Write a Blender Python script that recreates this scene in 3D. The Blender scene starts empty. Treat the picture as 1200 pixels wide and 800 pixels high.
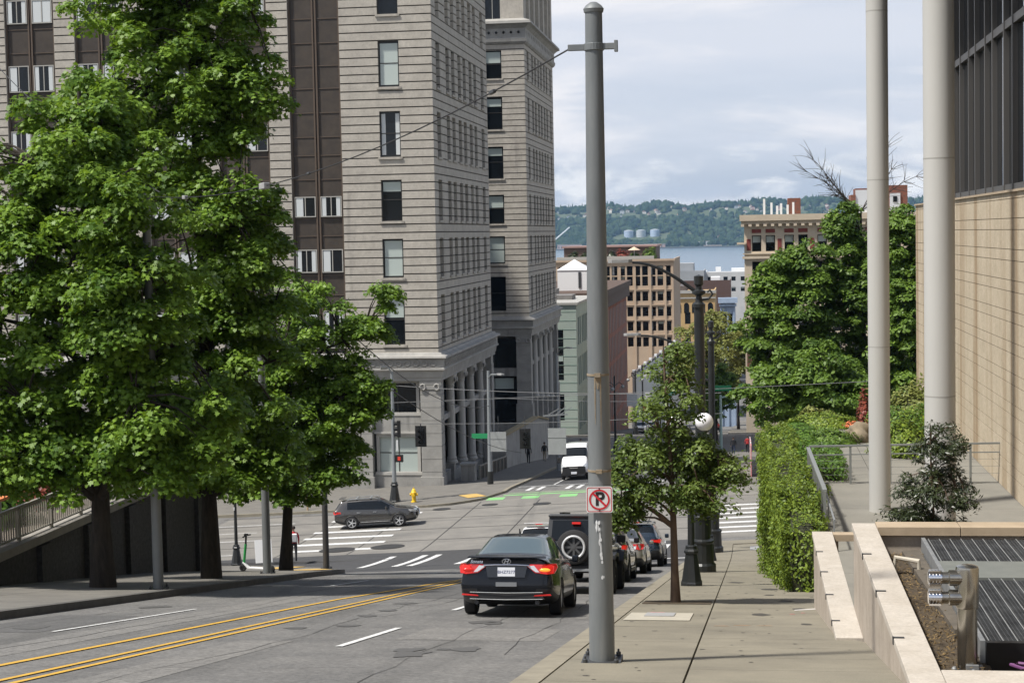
import bpy, bmesh, math, random
import numpy as np
from mathutils import Vector, Matrix
R=math.radians; PI=math.pi
random.seed(7); rng=np.random.default_rng(7)
scene=bpy.context.scene
col=scene.collection

# ---------------------------------------------------------------- ground height (camera eye is z = 0)
KN=[(-80,.1675),(66,.1675),(80,.10),(88,.03),(106,.03),(114,.10),(150,.11),(188,.11),(194,.03),(212,.03),(218,.11),(380,.10),(400,.04),(500,.03),(520,.012),(1200,.012)]
def z0(Y):
    if Y<=66: return -1.7-.1675*Y
    z=-1.7-.1675*66
    for (a,sa),(b,sb) in zip(KN[1:],KN[2:]):
        if Y<=b:
            t=(Y-a)/(b-a); s=sa+(sb-sa)*t
            return z-(sa+s)/2*(Y-a)
        z-=(sa+sb)/2*(b-a)
    return z
def ss(a,b,x):
    t=min(1,max(0,(x-a)/(b-a))); return t*t*(3-2*t)
def G(X,Y):
    c=.05*ss(45,80,Y)*(1-.7*ss(112,150,Y))
    return z0(Y)+c*max(-32,min(6,X+1.5))
ROAD=-0.14
def lerp(a,b,t): return a+(b-a)*t
def pw(tab,x):
    if x<=tab[0][0]: return tab[0][1]
    for (a,u),(b,v) in zip(tab,tab[1:]):
        if x<=b: return u+(v-u)*(x-a)/(b-a)
    return tab[-1][1]

# ---------------------------------------------------------------- materials
MATS={}
def nd(nt,t,**k):
    n=nt.nodes.new(t)
    for a,b in k.items():
        if a in n.inputs: n.inputs[a].default_value=b
        else: setattr(n,a,b)
    return n
def mat(name,c,rough=.6,metal=0,var=0,vscale=3,bump=0,bscale=40,c2=None,spec=.5,coat=0,streak=None,emit=None,stretch=(1,1,1),detail=6,speck=None):
    """principled material; colour varied by noise between c and c2 (or c*(1-var)); bump from a finer noise"""
    if name in MATS: return MATS[name]
    m=bpy.data.materials.new(name); m.use_nodes=True; nt=m.node_tree; L=nt.links
    b=nt.nodes['Principled BSDF']
    b.inputs['Base Color'].default_value=(*c,1); b.inputs['Roughness'].default_value=rough; b.inputs['Metallic'].default_value=metal
    b.inputs['Specular IOR Level'].default_value=spec; b.inputs['Coat Weight'].default_value=coat; b.inputs['Coat Roughness'].default_value=.03
    if emit:
        b.inputs['Emission Color'].default_value=(*emit[0],1); b.inputs['Emission Strength'].default_value=emit[1]
    tc=None
    def coords():
        nonlocal tc
        if tc is None:
            t=nt.nodes.new('ShaderNodeTexCoord'); mp=nt.nodes.new('ShaderNodeMapping'); mp.inputs['Scale'].default_value=stretch
            L.new(t.outputs['Object'],mp.inputs['Vector']); tc=mp
        return tc.outputs['Vector']
    if var or c2:
        if not c2: c2=tuple(x*(1-var) for x in c)
        n=nd(nt,'ShaderNodeTexNoise',Scale=vscale,Detail=detail,Roughness=.65); L.new(coords(),n.inputs['Vector'])
        r=nt.nodes.new('ShaderNodeValToRGB'); r.color_ramp.elements[0].position=.32; r.color_ramp.elements[1].position=.68
        r.color_ramp.elements[0].color=(*c,1); r.color_ramp.elements[1].color=(*c2,1)
        L.new(n.outputs['Fac'],r.inputs['Fac']); out=r.outputs['Color']
        if streak:   # (colour, scale, stretch, threshold): long stains
            mp=nt.nodes.new('ShaderNodeMapping'); mp.inputs['Scale'].default_value=streak[2]
            t=nt.nodes.new('ShaderNodeTexCoord'); L.new(t.outputs['Object'],mp.inputs['Vector'])
            n2=nd(nt,'ShaderNodeTexNoise',Scale=streak[1],Detail=4,Roughness=.6); L.new(mp.outputs['Vector'],n2.inputs['Vector'])
            r2=nt.nodes.new('ShaderNodeValToRGB'); r2.color_ramp.elements[0].position=streak[3]; r2.color_ramp.elements[1].position=min(1,streak[3]+.18)
            L.new(n2.outputs['Fac'],r2.inputs['Fac'])
            mx=nt.nodes.new('ShaderNodeMix'); mx.data_type='RGBA'; L.new(r2.outputs['Color'],mx.inputs['Factor'])
            L.new(out,mx.inputs[6]); mx.inputs[7].default_value=(*streak[0],1); out=mx.outputs[2]
        if speck:    # (scale, low, high): fine grain of the material itself
            n3=nd(nt,'ShaderNodeTexNoise',Scale=speck[0],Detail=3,Roughness=.8); L.new(coords(),n3.inputs['Vector'])
            mr=nt.nodes.new('ShaderNodeMapRange'); mr.inputs['From Min'].default_value=.3; mr.inputs['From Max'].default_value=.7; mr.inputs['To Min'].default_value=speck[1]; mr.inputs['To Max'].default_value=speck[2]
            L.new(n3.outputs['Fac'],mr.inputs['Value']); mm=nt.nodes.new('ShaderNodeMix'); mm.data_type='RGBA'; mm.blend_type='MULTIPLY'; mm.inputs['Factor'].default_value=1
            L.new(out,mm.inputs[6]); L.new(mr.outputs['Result'],mm.inputs[7]); out=mm.outputs[2]
        L.new(out,b.inputs['Base Color'])
    if bump:
        n=nd(nt,'ShaderNodeTexNoise',Scale=bscale,Detail=4,Roughness=.7); L.new(coords(),n.inputs['Vector'])
        bp=nd(nt,'ShaderNodeBump',Strength=min(1,bump),Distance=.02); L.new(n.outputs['Fac'],bp.inputs['Height']); L.new(bp.outputs['Normal'],b.inputs['Normal'])
    MATS[name]=m; return m
def leafmat(name,dark,light,trans=.25,rough=.42,spec=.45):
    m=bpy.data.materials.new(name); m.use_nodes=True; nt=m.node_tree; L=nt.links
    b=nt.nodes['Principled BSDF']; b.inputs['Roughness'].default_value=rough; b.inputs['Specular IOR Level'].default_value=spec
    a=nd(nt,'ShaderNodeAttribute',attribute_name='v')
    r=nt.nodes.new('ShaderNodeValToRGB'); r.color_ramp.elements[0].color=(*dark,1); r.color_ramp.elements[1].color=(*light,1)
    L.new(a.outputs['Fac'],r.inputs['Fac']); L.new(r.outputs['Color'],b.inputs['Base Color'])
    t=nt.nodes.new('ShaderNodeBsdfTranslucent'); mx=nd(nt,'ShaderNodeMix',data_type='RGBA'); mx.inputs['Factor'].default_value=.5
    L.new(r.outputs['Color'],mx.inputs[6]); mx.inputs[7].default_value=(light[0]*1.6,light[1]*1.5,light[2],1)
    L.new(mx.outputs[2],t.inputs['Color'])
    ms=nt.nodes.new('ShaderNodeMixShader'); ms.inputs[0].default_value=trans
    L.new(b.outputs[0],ms.inputs[1]); L.new(t.outputs[0],ms.inputs[2]); L.new(ms.outputs[0],nt.nodes['Material Output'].inputs['Surface'])
    MATS[name]=m; return m

# ---------------------------------------------------------------- mesh builder
SPLIT={'post','pilaster','spandrel','red_panel','vent_pipe','pier','chimney','roof_house','roof_door','concrete_rib','roof_box','baluster','spandrel_band','window_strip','arched_window','rib','brick_pier','skate_stop','cable','planter','concrete_joint','opening','rail','handrail','rosette_frieze','sticker_scrap','window_surround','capital_scroll','pilaster_capital'}
class MB:
    def __init__(s): s.v=[];s.f=[];s.m=[];s.T=None
    def P(s,p):
        p=Vector(p)
        if s.T is not None: p=s.T@p
        s.v.append((p.x,p.y,p.z)); return len(s.v)-1
    def poly(s,pts,mi=0):
        s.f.append([s.P(p) for p in pts]); s.m.append(mi)
    def box(s,x0,x1,y0,y1,z0_,z1,mi=0):
        i=[s.P((x,y,z)) for z in (z0_,z1) for y in (y0,y1) for x in (x0,x1)]
        for q in ((0,2,3,1),(4,5,7,6),(0,1,5,4),(1,3,7,5),(3,2,6,7),(2,0,4,6)):
            s.f.append([i[k] for k in q]); s.m.append(mi)
    def prism(s,pts,d,mi=0):
        """polygon pts (3D, planar) extruded by vector d"""
        d=Vector(d); a=[s.P(p) for p in pts]; b=[s.P(Vector(p)+d) for p in pts]; n=len(a)
        s.f.append(a[::-1]); s.m.append(mi); s.f.append(b); s.m.append(mi)
        for k in range(n):
            s.f.append([a[k],a[(k+1)%n],b[(k+1)%n],b[k]]); s.m.append(mi)
    def bar(s,p,q,w,h,mi=0,up=(0,0,1)):
        p=Vector(p);q=Vector(q);d=(q-p).normalized();u=Vector(up)
        if abs(d.dot(u))>.98: u=Vector((1,0,0))
        x=d.cross(u).normalized(); y=x.cross(d).normalized()
        pts=[p+x*a*w/2+y*b*h/2 for a,b in ((-1,-1),(1,-1),(1,1),(-1,1))]
        s.prism(pts,q-p,mi)
    def tube(s,path,r,n=8,mi=0,cap=True):
        path=[Vector(p) for p in path]; k=len(path)
        rr=[r]*k if not isinstance(r,(list,tuple)) else r
        rings=[]; ref=None
        for i,p in enumerate(path):
            d=(path[min(i+1,k-1)]-path[max(i-1,0)])
            if d.length<1e-9: d=Vector((0,0,1))
            d.normalize()
            if ref is None: ref=Vector((1,0,0)) if abs(d.x)<.8 else Vector((0,1,0))
            x=(ref-d*ref.dot(d)).normalized(); y=d.cross(x); ref=x
            rings.append([s.P(p+(x*math.cos(2*PI*j/n)+y*math.sin(2*PI*j/n))*rr[i]) for j in range(n)])
        for a,b in zip(rings,rings[1:]):
            for j in range(n):
                s.f.append([a[j],a[(j+1)%n],b[(j+1)%n],b[j]]); s.m.append(mi)
        if cap:
            s.f.append(rings[0][::-1]); s.m.append(mi); s.f.append(rings[-1]); s.m.append(mi)
    def lathe(s,prof,o=(0,0,0),n=16,mi=0,M=None,cap=True):
        """prof: (radius, height) pairs round the z axis of matrix M at o"""
        o=Vector(o); M=M or Matrix.Identity(3); rings=[]
        for r,z in prof:
            if r<1e-6: rings.append([s.P(o+M@Vector((0,0,z)))])
            else: rings.append([s.P(o+M@Vector((r*math.cos(2*PI*j/n),r*math.sin(2*PI*j/n),z))) for j in range(n)])
        for a,b in zip(rings,rings[1:]):
            for j in range(n):
                q=[a[j%len(a)],a[(j+1)%len(a)],b[(j+1)%len(b)],b[j%len(b)]]
                q=list(dict.fromkeys(q))
                if len(q)>2: s.f.append(q); s.m.append(mi)
        if len(rings[0])>1 and cap: s.f.append(rings[0][::-1]); s.m.append(mi)
        if len(rings[-1])>1 and cap: s.f.append(rings[-1]); s.m.append(mi)
    def ball(s,c,r,n=12,mi=0):
        r=(r,r,r) if not isinstance(r,(list,tuple)) else r
        M=Matrix.Diagonal(r); k=n//2
        s.lathe([(math.sin(PI*i/k),-math.cos(PI*i/k)) for i in range(k+1)],c,n,mi,M)
    def mesh(s,name,mats,org=None,smooth=False):
        me=bpy.data.meshes.new(name)
        v=s.v if org is None else [(a-org[0],b-org[1],c-org[2]) for a,b,c in s.v]
        me.from_pydata(v,[],s.f)
        for m in (mats if isinstance(mats,(list,tuple)) else [mats]): me.materials.append(m)
        me.polygons.foreach_set('material_index',s.m)
        if smooth:
            me.polygons.foreach_set('use_smooth',[True]*len(s.f)); me.update()
            try: me.set_sharp_from_angle(angle=R(40 if smooth is True else smooth))
            except Exception: pass
        me.update(); return me
    def build(s,name,mats,parent=None,org=None,smooth=False,bevel=0):
        if parent is not None and name in SPLIT: return s.split(name,mats,parent,org,smooth,bevel)
        return s.build1(name,mats,parent,org,smooth,bevel)
    def split(s,name,mats,parent,org,smooth,bevel):
        """every connected piece becomes a part of its own"""
        par=list(range(len(s.v)))
        def fd(i):
            while par[i]!=i: par[i]=par[par[i]]; i=par[i]
            return i
        for f in s.f:
            for i in f[1:]: par[fd(i)]=fd(f[0])
        gr={}
        for f,m in zip(s.f,s.m): gr.setdefault(fd(f[0]),[]).append((f,m))
        for k in gr:
            q=MB(); ix={}
            for f,m in gr[k]:
                g_=[]
                for i in f:
                    if i not in ix: ix[i]=len(q.v); q.v.append(s.v[i])
                    g_.append(ix[i])
                q.f.append(g_); q.m.append(m)
            o=q.build1(name,mats,parent,org,smooth,bevel)
        return o
    def build1(s,name,mats,parent=None,org=None,smooth=False,bevel=0):
        if org is None and parent is not None: org=wloc(parent)
        o=bpy.data.objects.new(name,s.mesh(name,mats,org,smooth)); col.objects.link(o)
        if parent is not None: o.parent=parent
        elif org is not None: o.location=org
        if bevel:
            b=o.modifiers.new('Bevel','BEVEL'); b.width=bevel; b.segments=2; b.limit_method='ANGLE'; b.angle_limit=R(40)
        return o
def wloc(o):
    v=Vector((0,0,0))
    while o is not None: v+=o.location; o=o.parent
    return v
def link_mesh(name,me,parent=None,loc=(0,0,0),rot=(0,0,0)):
    o=bpy.data.objects.new(name,me); col.objects.link(o); o.location=loc; o.rotation_euler=rot
    if parent is not None: o.parent=parent
    return o
def tag(o,label=None,cat=None,group=None,kind=None):
    if label: o['label']=label
    if cat: o['category']=cat
    if group: o['group']=group
    if kind: o['kind']=kind
    return o
def thing(name,label,cat,loc=(0,0,0),rot=(0,0,0),group=None):
    o=bpy.data.objects.new(name,None); col.objects.link(o); o.location=loc; o.rotation_euler=rot; o.empty_display_size=.3
    return tag(o,label,cat,group)
def copy_tree(o,parent=None):
    c=o.copy(); col.objects.link(c)
    if parent is not None: c.parent=parent
    for ch in list(o.children): copy_tree(ch,c)
    return c
def text_mesh(s,size,mt,ext=.004,bold=False,shear=0,space=1):
    cu=bpy.data.curves.new('txt','FONT'); cu.body=s; cu.size=size; cu.extrude=ext; cu.align_x='CENTER'; cu.align_y='CENTER'; cu.shear=shear; cu.space_character=space
    if bold: cu.offset=size*.03
    o=bpy.data.objects.new('txt',cu); col.objects.link(o); dg=bpy.context.evaluated_depsgraph_get(); dg.update()
    me=bpy.data.meshes.new_from_object(o.evaluated_get(dg)); bpy.data.objects.remove(o)
    me.materials.clear(); me.materials.append(mt)
    me.transform(Matrix.Rotation(PI/2,4,'X'))     # now reads when seen from -Y
    return me

# ---------------------------------------------------------------- shared materials
M_asphalt=mat('asphalt',(.165,.160,.150),.9,vscale=.9,bump=.5,bscale=60,c2=(.112,.110,.106),detail=12,speck=(13,.62,1.42),streak=((.092,.090,.085),.55,(1.6,.035,1),.50))
M_asphalt_dark=mat('asphalt_dark',(.055,.055,.057),.9,c2=(.042,.042,.042),vscale=1.5,bump=.4,bscale=60,speck=(30,.7,1.35))
M_concrete_road=mat('concrete_road',(.215,.203,.18),.85,c2=(.15,.143,.13),vscale=.5,bump=.2,bscale=30,detail=10,streak=((.12,.117,.11),.6,(.12,1,1),.56),speck=(22,.8,1.2))
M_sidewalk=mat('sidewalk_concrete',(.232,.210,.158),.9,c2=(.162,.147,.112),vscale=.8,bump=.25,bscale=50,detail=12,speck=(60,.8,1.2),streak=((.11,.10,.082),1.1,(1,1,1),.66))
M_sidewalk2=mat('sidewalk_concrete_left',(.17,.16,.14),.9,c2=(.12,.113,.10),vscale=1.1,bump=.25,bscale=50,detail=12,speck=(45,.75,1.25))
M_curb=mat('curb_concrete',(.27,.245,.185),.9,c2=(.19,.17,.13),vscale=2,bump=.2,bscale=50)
M_white_line=mat('white_road_paint',(.74,.74,.72),.7,c2=(.42,.42,.41),vscale=7)
M_yellow_line=mat('yellow_road_paint',(.64,.37,.035),.7,c2=(.46,.28,.05),vscale=6)
M_green_line=mat('green_road_paint',(.16,.50,.13),.7,c2=(.25,.38,.22),vscale=3)
M_black=mat('black_paint',(.012,.013,.014),.38,var=.3,vscale=5)
M_black_iron=mat('black_iron',(.014,.016,.017),.4,c2=(.022,.024,.024),vscale=4,bump=.1,bscale=30)
M_galv=mat('galvanised_steel',(.28,.29,.29),.55,.35,c2=(.20,.21,.22),vscale=5,bump=.06,bscale=25,stretch=(1,1,.25))
M_dark_metal=mat('dark_metal',(.06,.062,.065),.45,.3)
M_chrome=mat('chrome',(.75,.75,.76),.12,1)
M_rubber=mat('rubber',(.02,.02,.021),.85,bump=.2,bscale=60)
M_glass=mat('dark_glass',(.008,.010,.012),.05,spec=.38,bump=.12,bscale=1.3)
M_glass_pale=mat('pale_glass',(.10,.13,.14),.06,spec=.8)
M_white=mat('white_paint',(.78,.79,.79),.4)
M_red=mat('red_paint',(.55,.02,.03),.4)
M_steel=mat('polished_steel',(.47,.45,.40),.22,.95,c2=(.33,.31,.27),vscale=6,stretch=(1,1,.4))
M_bark=mat('bark',(.055,.044,.034),.95,c2=(.022,.018,.014),vscale=9,bump=.8,bscale=30,stretch=(1,1,.25))  # bark colour darkened to carry the shade under the crowns
M_bark2=mat('bark_brown',(.15,.10,.065),.9,c2=(.08,.055,.038),vscale=9,bump=.5,bscale=40,stretch=(1,1,.3))
M_soil=mat('soil',(.10,.075,.045),1,c2=(.045,.033,.022),vscale=8,bump=.9,bscale=35,detail=12)
# ================================================================ world, sun, camera
SUN=Vector((-.66,-.42,1.30)).normalized()
elev=math.asin(SUN.z); rotz=math.atan2(SUN.x,SUN.y)
w=bpy.data.worlds.new('World'); scene.world=w; w.use_nodes=True; nt=w.node_tree; L=nt.links
bg=nt.nodes['Background']; bg.inputs['Strength'].default_value=.1
sky=nt.nodes.new('ShaderNodeTexSky'); sky.sky_type='NISHITA'; sky.sun_disc=False; sky.sun_elevation=elev; sky.sun_rotation=rotz; sky.altitude=50; sky.air_density=1; sky.dust_density=1.5
tc=nt.nodes.new('ShaderNodeTexCoord')
def cloudlayer(scale,stretch,p0,p1,detail=8):
    mp=nt.nodes.new('ShaderNodeMapping'); mp.inputs['Scale'].default_value=stretch; L.new(tc.outputs['Generated'],mp.inputs['Vector'])
    n=nd(nt,'ShaderNodeTexNoise',Scale=scale,Detail=detail,Roughness=.55,Distortion=.4); L.new(mp.outputs['Vector'],n.inputs['Vector'])
    r=nt.nodes.new('ShaderNodeMapRange'); r.inputs['From Min'].default_value=p0; r.inputs['From Max'].default_value=p1; r.interpolation_type='SMOOTHSTEP'
    L.new(n.outputs['Fac'],r.inputs['Value']); return r.outputs['Result']
def mixc(f,a,b):
    m=nt.nodes.new('ShaderNodeMix'); m.data_type='RGBA'
    if hasattr(f,'node'): L.new(f,m.inputs['Factor'])
    else: m.inputs['Factor'].default_value=f
    for k,x in ((6,a),(7,b)):
        if hasattr(x,'node'): L.new(x,m.inputs[k])
        else: m.inputs[k].default_value=(*x,1)
    return m.outputs[2]
thin=cloudlayer(2.2,(1,1,7),.30,.62)
bands=cloudlayer(5.5,(1,1,6.5),.44,.68)
puff=cloudlayer(16,(1,1,3.0),.50,.66)
# white puffs only low over the horizon
sep=nt.nodes.new('ShaderNodeSeparateXYZ'); L.new(tc.outputs['Generated'],sep.inputs[0])
lowr=nt.nodes.new('ShaderNodeMapRange'); lowr.inputs['From Min'].default_value=.075; lowr.inputs['From Max'].default_value=.02; L.new(sep.outputs['Z'],lowr.inputs['Value'])
pm=nt.nodes.new('ShaderNodeMath'); pm.operation='MULTIPLY'; L.new(puff,pm.inputs[0]); L.new(lowr.outputs['Result'],pm.inputs[1])
c1=mixc(.72,sky.outputs['Color'],(4.8,5.35,6.6))
c2=mixc(thin,c1,(6.0,6.3,7.0))
c3=mixc(bands,c2,(7.7,7.6,7.8))
c4=mixc(pm.outputs[0],c3,(8.6,8.5,8.4))
zen=nt.nodes.new('ShaderNodeMapRange'); zen.inputs['From Min'].default_value=.28; zen.inputs['From Max'].default_value=.80; zen.interpolation_type='SMOOTHSTEP'; L.new(sep.outputs['Z'],zen.inputs['Value'])
wisp=cloudlayer(3.0,(1,1,2.0),.52,.75)
high=mixc(wisp,sky.outputs['Color'],(4.2,4.4,4.8))       # overhead sky, out of view, kept bluer and dimmer to lower ambient light
c5=mixc(zen.outputs['Result'],c4,high)
L.new(c5,bg.inputs['Color'])
sl=bpy.data.lights.new('sun','SUN'); sl.energy=4.9; sl.angle=R(4); sl.color=(1,.955,.885)
so=bpy.data.objects.new('sun',sl); col.objects.link(so); so.rotation_euler=SUN.to_track_quat('Z','Y').to_euler(); so.location=(-60,-40,90)
cam=bpy.data.cameras.new('camera'); co=bpy.data.objects.new('camera',cam); col.objects.link(co); scene.camera=co
cam.sensor_width=36; cam.lens=60; cam.clip_end=20000; cam.clip_start=.1
fx,cx_,cy_=2000.,872-600.,270-400.
d=Vector((cx_,cy_,fx)).normalized(); h=Vector((1,-.02,0)); n_=h.cross(d).normalized()
if n_.y>0: n_=-n_
r_=d.cross(n_).normalized()
if r_.x<0: r_=-r_
Rw=Matrix((r_,d,n_))                    # world = Rw @ (right, down, forward)
cx3=Rw@Vector((1,0,0)); cy3=Rw@Vector((0,-1,0)); cz3=Rw@Vector((0,0,-1))
co.matrix_world=Matrix(((cx3.x,cy3.x,cz3.x,0),(cx3.y,cy3.y,cz3.y,0),(cx3.z,cy3.z,cz3.z,0),(0,0,0,1)))
scene.view_settings.view_transform='Standard'; scene.view_settings.look='None'; scene.view_settings.gamma=1; scene.view_settings.exposure=.32
scene.cycles.max_bounces=5; scene.cycles.diffuse_bounces=2; scene.cycles.glossy_bounces=3; scene.cycles.transmission_bounces=3; scene.cycles.transparent_max_bounces=6; scene.cycles.volume_bounces=0
scene.cycles.use_denoising=True; scene.cycles.caustics_reflective=False; scene.cycles.caustics_refractive=False; scene.cycles.sample_clamp_indirect=6

# ================================================================ ground, roads, pavements
def sheet(mb,xl,xr,Ys,off,nx=4,mi=0):
    """grid between the lines xl(Y) and xr(Y), lying on the ground + off"""
    fl=xl if callable(xl) else (lambda Y:xl); fr=xr if callable(xr) else (lambda Y:xr)
    rows=[]
    for Y in Ys:
        a,b=fl(Y),fr(Y)
        rows.append([mb.P((lerp(a,b,i/nx),Y,G(lerp(a,b,i/nx),Y)+off)) for i in range(nx+1)])
    for p,q in zip(rows,rows[1:]):
        for i in range(nx): mb.f.append([p[i],p[i+1],q[i+1],q[i]]); mb.m.append(mi)
    return rows
def slab(mb,xl,xr,Ys,off,depth,nx=3,mi=0,mside=None):
    rows=sheet(mb,xl,xr,Ys,off,nx,mi)
    ms=mi if mside is None else mside
    def dn(i): v=mb.v[i]; mb.v.append((v[0],v[1],v[2]-depth)); return len(mb.v)-1
    L_=[r[0] for r in rows]; R_=[r[-1] for r in rows]
    for line,fl in ((L_,0),(R_,1)):
        low=[dn(i) for i in line]
        for k in range(len(line)-1):
            q=[line[k],line[k+1],low[k+1],low[k]]
            mb.f.append(q if fl==0 else q[::-1]); mb.m.append(ms)
    for row,fl in ((rows[0],0),(rows[-1],1)):
        low=[dn(i) for i in row]
        for k in range(len(row)-1):
            q=[row[k],low[k],low[k+1],row[k+1]]
            mb.f.append(q if fl==0 else q[::-1]); mb.m.append(ms)
def fr(a,b,st):
    n=max(1,int(math.ceil((b-a)/st))); return [a+(b-a)*i/n for i in range(n+1)]
M_ground=mat('earth_ground',(.09,.10,.06),.95,c2=(.07,.065,.05),vscale=.05)
g=MB(); sheet(g,-900,900,fr(-80,60,10)+fr(62,120,2)[0:]+fr(124,560,6)+fr(570,980,20),-.9,60); 
tag(g.build('ground',M_ground,smooth=True),kind='structure')
g=MB()
sheet(g,-80,50,fr(-40,40,2)+fr(41,120,1)+fr(122,400,2)+fr(405,900,8),ROAD,40); tag(g.build('road',[M_asphalt],smooth=True),kind='structure')
XLT=[(-60,-12.95),(46,-12.95),(54,-13.5),(62,-15.0),(70,-17.0),(75,-19.2),(78.5,-22.5),(80.3,-27),(81,-34),(81.2,-80)]
def XL(Y): return pw(XLT,Y)
# dark re-laid asphalt by the near crosswalk and down the lower street
g=MB()
sheet(g,lambda Y:XL(Y)-.0,-2.45,fr(70.5,83.9,.7),ROAD+.004,16); 
sheet(g,-15.5,-2.45,fr(113,190,2),ROAD+.004,6)
tag(g.build('road_asphalt_patch',M_asphalt_dark),kind='structure')
g=MB()
def farcurb(X):   # Y of the far kerb of the cross street
    return pw([(-80,101.6),(-20,102.4),(-17.8,103.2),(-16.4,105),(-15.5,108.5)],X)
sheet(g,-80,50,fr(83.9,101.2,1),ROAD+.005,90); sheet(g,-22,6,fr(101.2,108.6,.8),ROAD+.005,20)
tag(g.build('road_concrete_intersection',M_concrete_road),kind='structure')
# joints between the concrete road slabs (narrow tarred seams)
M_seam=mat('tar_seam',(.04,.039,.037),.9)
g=MB()
for X in (-24,-20.2,-16.4,-12.7,-9,-5.3,-1.6): sheet(g,X-.035,X+.035,fr(83.95,104,1),ROAD+.011,1)
for Y in (88.4,92.7,97.2,101.1): sheet(g,-40,6,[Y-.06,Y+.06],ROAD+.012,46)
# wandering cracks sealed with tar on the asphalt
rs=random.Random(5)
def crack(x,y,dx,dy,n,w_):
    px,py=x,y
    for k in range(n):
        qx=px+dx+rs.uniform(-.10,.10); qy=py+dy+rs.uniform(-.25,.25); e=w_*rs.uniform(.2,.7)
        a=math.atan2(qy-py,qx-px); nx_,ny_=-math.sin(a)*e/2,math.cos(a)*e/2
        g.poly([(u,v,G(u,v)+ROAD+.006) for u,v in ((px+nx_,py+ny_),(px-nx_,py-ny_),(qx-nx_,qy-ny_),(qx+nx_,qy+ny_))]); px,py=qx,qy
for x,y,dx,dy,n,w_ in ((-7.1,10,.01,1.0,30,.03),(-4.1,14,-.015,1.0,24,.025),(-10.2,18,.0,1,40,.035),(-11.9,22,.01,1.1,22,.03),(-6.6,30,.02,.9,36,.03),(-3.2,22,.0,1,40,.03),(-9.6,27,.45,.05,8,.03),(-6.4,24.5,.4,.06,9,.025),(-12.4,33,.5,.05,8,.03),(-8.6,19.5,.4,.03,10,.02),(-10.6,46,.45,.0,12,.035),(-5.6,38.5,.4,.0,7,.03)): crack(x,y,dx,dy,n,w_)
tag(g.build('road_seams',M_seam),kind='structure')
g=MB(); rs=random.Random(21)
for k in range(70):
    x=rs.choice((-4.3,-7.0,-11.8))+rs.gauss(0,.28); y=rs.uniform(12,72) if k<55 else rs.uniform(62,72); r=rs.uniform(.06,.28); n=10; pts=[]
    for i in range(n):
        a=2*PI*i/n; q=r*rs.uniform(.6,1.3); u,v=x+q*math.cos(a),y+q*math.sin(a)*rs.uniform(1.2,2.2); pts.append((u,v,G(u,v)+ROAD+.0075))
    g.poly(pts)
tag(g.build('road_oil_stains',mat('oil_stain',(.085,.083,.079),.75)),kind='structure')
# squares of newer and older asphalt
g=MB(); 
def apatch(x0,x1,y0,y1,mi): sheet(g,x0,x1,fr(y0,y1,1),ROAD+.0035,2,mi)
apatch(-12.5,-11.0,25.0,29.5,0); apatch(-7.7,-6.1,37,45,0); apatch(-5.2,-3.0,24.5,27.2,1); apatch(-10.4,-9.6,13,48,1); apatch(-12.6,-10.9,52,63,0); apatch(-3.1,-2.5,30,60,1); apatch(-7.4,-6.6,15,24,1)
tag(g.build('road_asphalt_patch',[mat('asphalt_newer',(.105,.103,.099),.9,c2=(.082,.081,.079),vscale=2,bump=.5,bscale=60,speck=(15,.7,1.35)),mat('asphalt_older',(.185,.178,.165),.9,c2=(.14,.136,.128),vscale=1.4,bump=.5,bscale=60,speck=(13,.65,1.4))]),kind='structure')

# painted lines
g=MB()
def strip(mb,x0,y0,x1,y1,wd,mi,off=.012,n=None):
    """painted bar from (x0,y0) to (x1,y1) on the road"""
    d=Vector((x1-x0,y1-y0)); ln=d.length; d/=ln; p=Vector((-d.y,d.x))*wd/2; n=n or max(1,int(ln/1.2))
    prev=None
    for i in range(n+1):
        c=Vector((x0,y0))+d*ln*i/n
        a=[mb.P((c.x+s*p.x,c.y+s*p.y,G(c.x+s*p.x,c.y+s*p.y)+ROAD+off)) for s in (1,-1)]
        if prev: mb.f.append([prev[0],prev[1],a[1],a[0]]); mb.m.append(mi)
        prev=a
for dx in (-.13,.13): strip(g,-8.15+dx,-30,-8.0+dx,47,.09,1)
strip(g,-8.0,47,-7.95,72.4,.13,1); strip(g,-8.26,47,-8.2,72.4,.11,1)
strip(g,-9.32,-30,-8.9,36,.11,1); strip(g,-8.9,36,-8.3,47.5,.11,1)
for a,b in ((-6,0),(6,9),(23,27),(32.3,36),(45,48),(58,61)): strip(g,-5.68,a,-5.66,b,.11,0)
for a,b in ((-8,-4),(10,13.5),(25.2,31.8),(43,47),(56,60)): strip(g,-10.8,a,-10.7,b,.075,0)
strip(g,-7.9,73.2,-2.6,73.2,.4,0)                            # stop line
for x in (-17.6,-16.0,-15.3,-13.1,-12.4,-10.2,-9.5,-7.4,-6.7,-4.8,-4.1): strip(g,x,75.6,x+.25,82.0,.32,0,.014)
for k in range(7): strip(g,-24.4+.3*k/7,100.2-2.35*k,-19.4+.3*k/7,100.2-2.35*k,.62,0,.014)
for k in range(7): strip(g,-1.65,86.3+1.75*k,1.9,86.3+1.75*k,.55,0,.014)
for x in (-14.2,-13.5,-11.6,-10.9,-9.1,-8.4,-6.4,-5.7,-4,-3.3): strip(g,x,109.3,x+.1,112.4,.3,0,.014)
strip(g,-15.3,113.4,-2.5,113.4,.35,0,.014)
strip(g,-13.0,114.5,-13.0,122,.12,0); strip(g,-9.1,114.5,-9.1,150,.12,1)
strip(g,-15.2,107.9,-2.4,107.6,.22,2,.014); strip(g,-15.4,106.9,-2.4,106.6,.5,2,.013)
for x in (-18.5,-16.2,-14.0,-11.6,-9.2,-6.9,-4.6): strip(g,x,105.3,x+1.1,105.3,1.4,2,.016)
strip(g,-21.5,103.6,-19.2,104.0,.8,2,.016)
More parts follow.
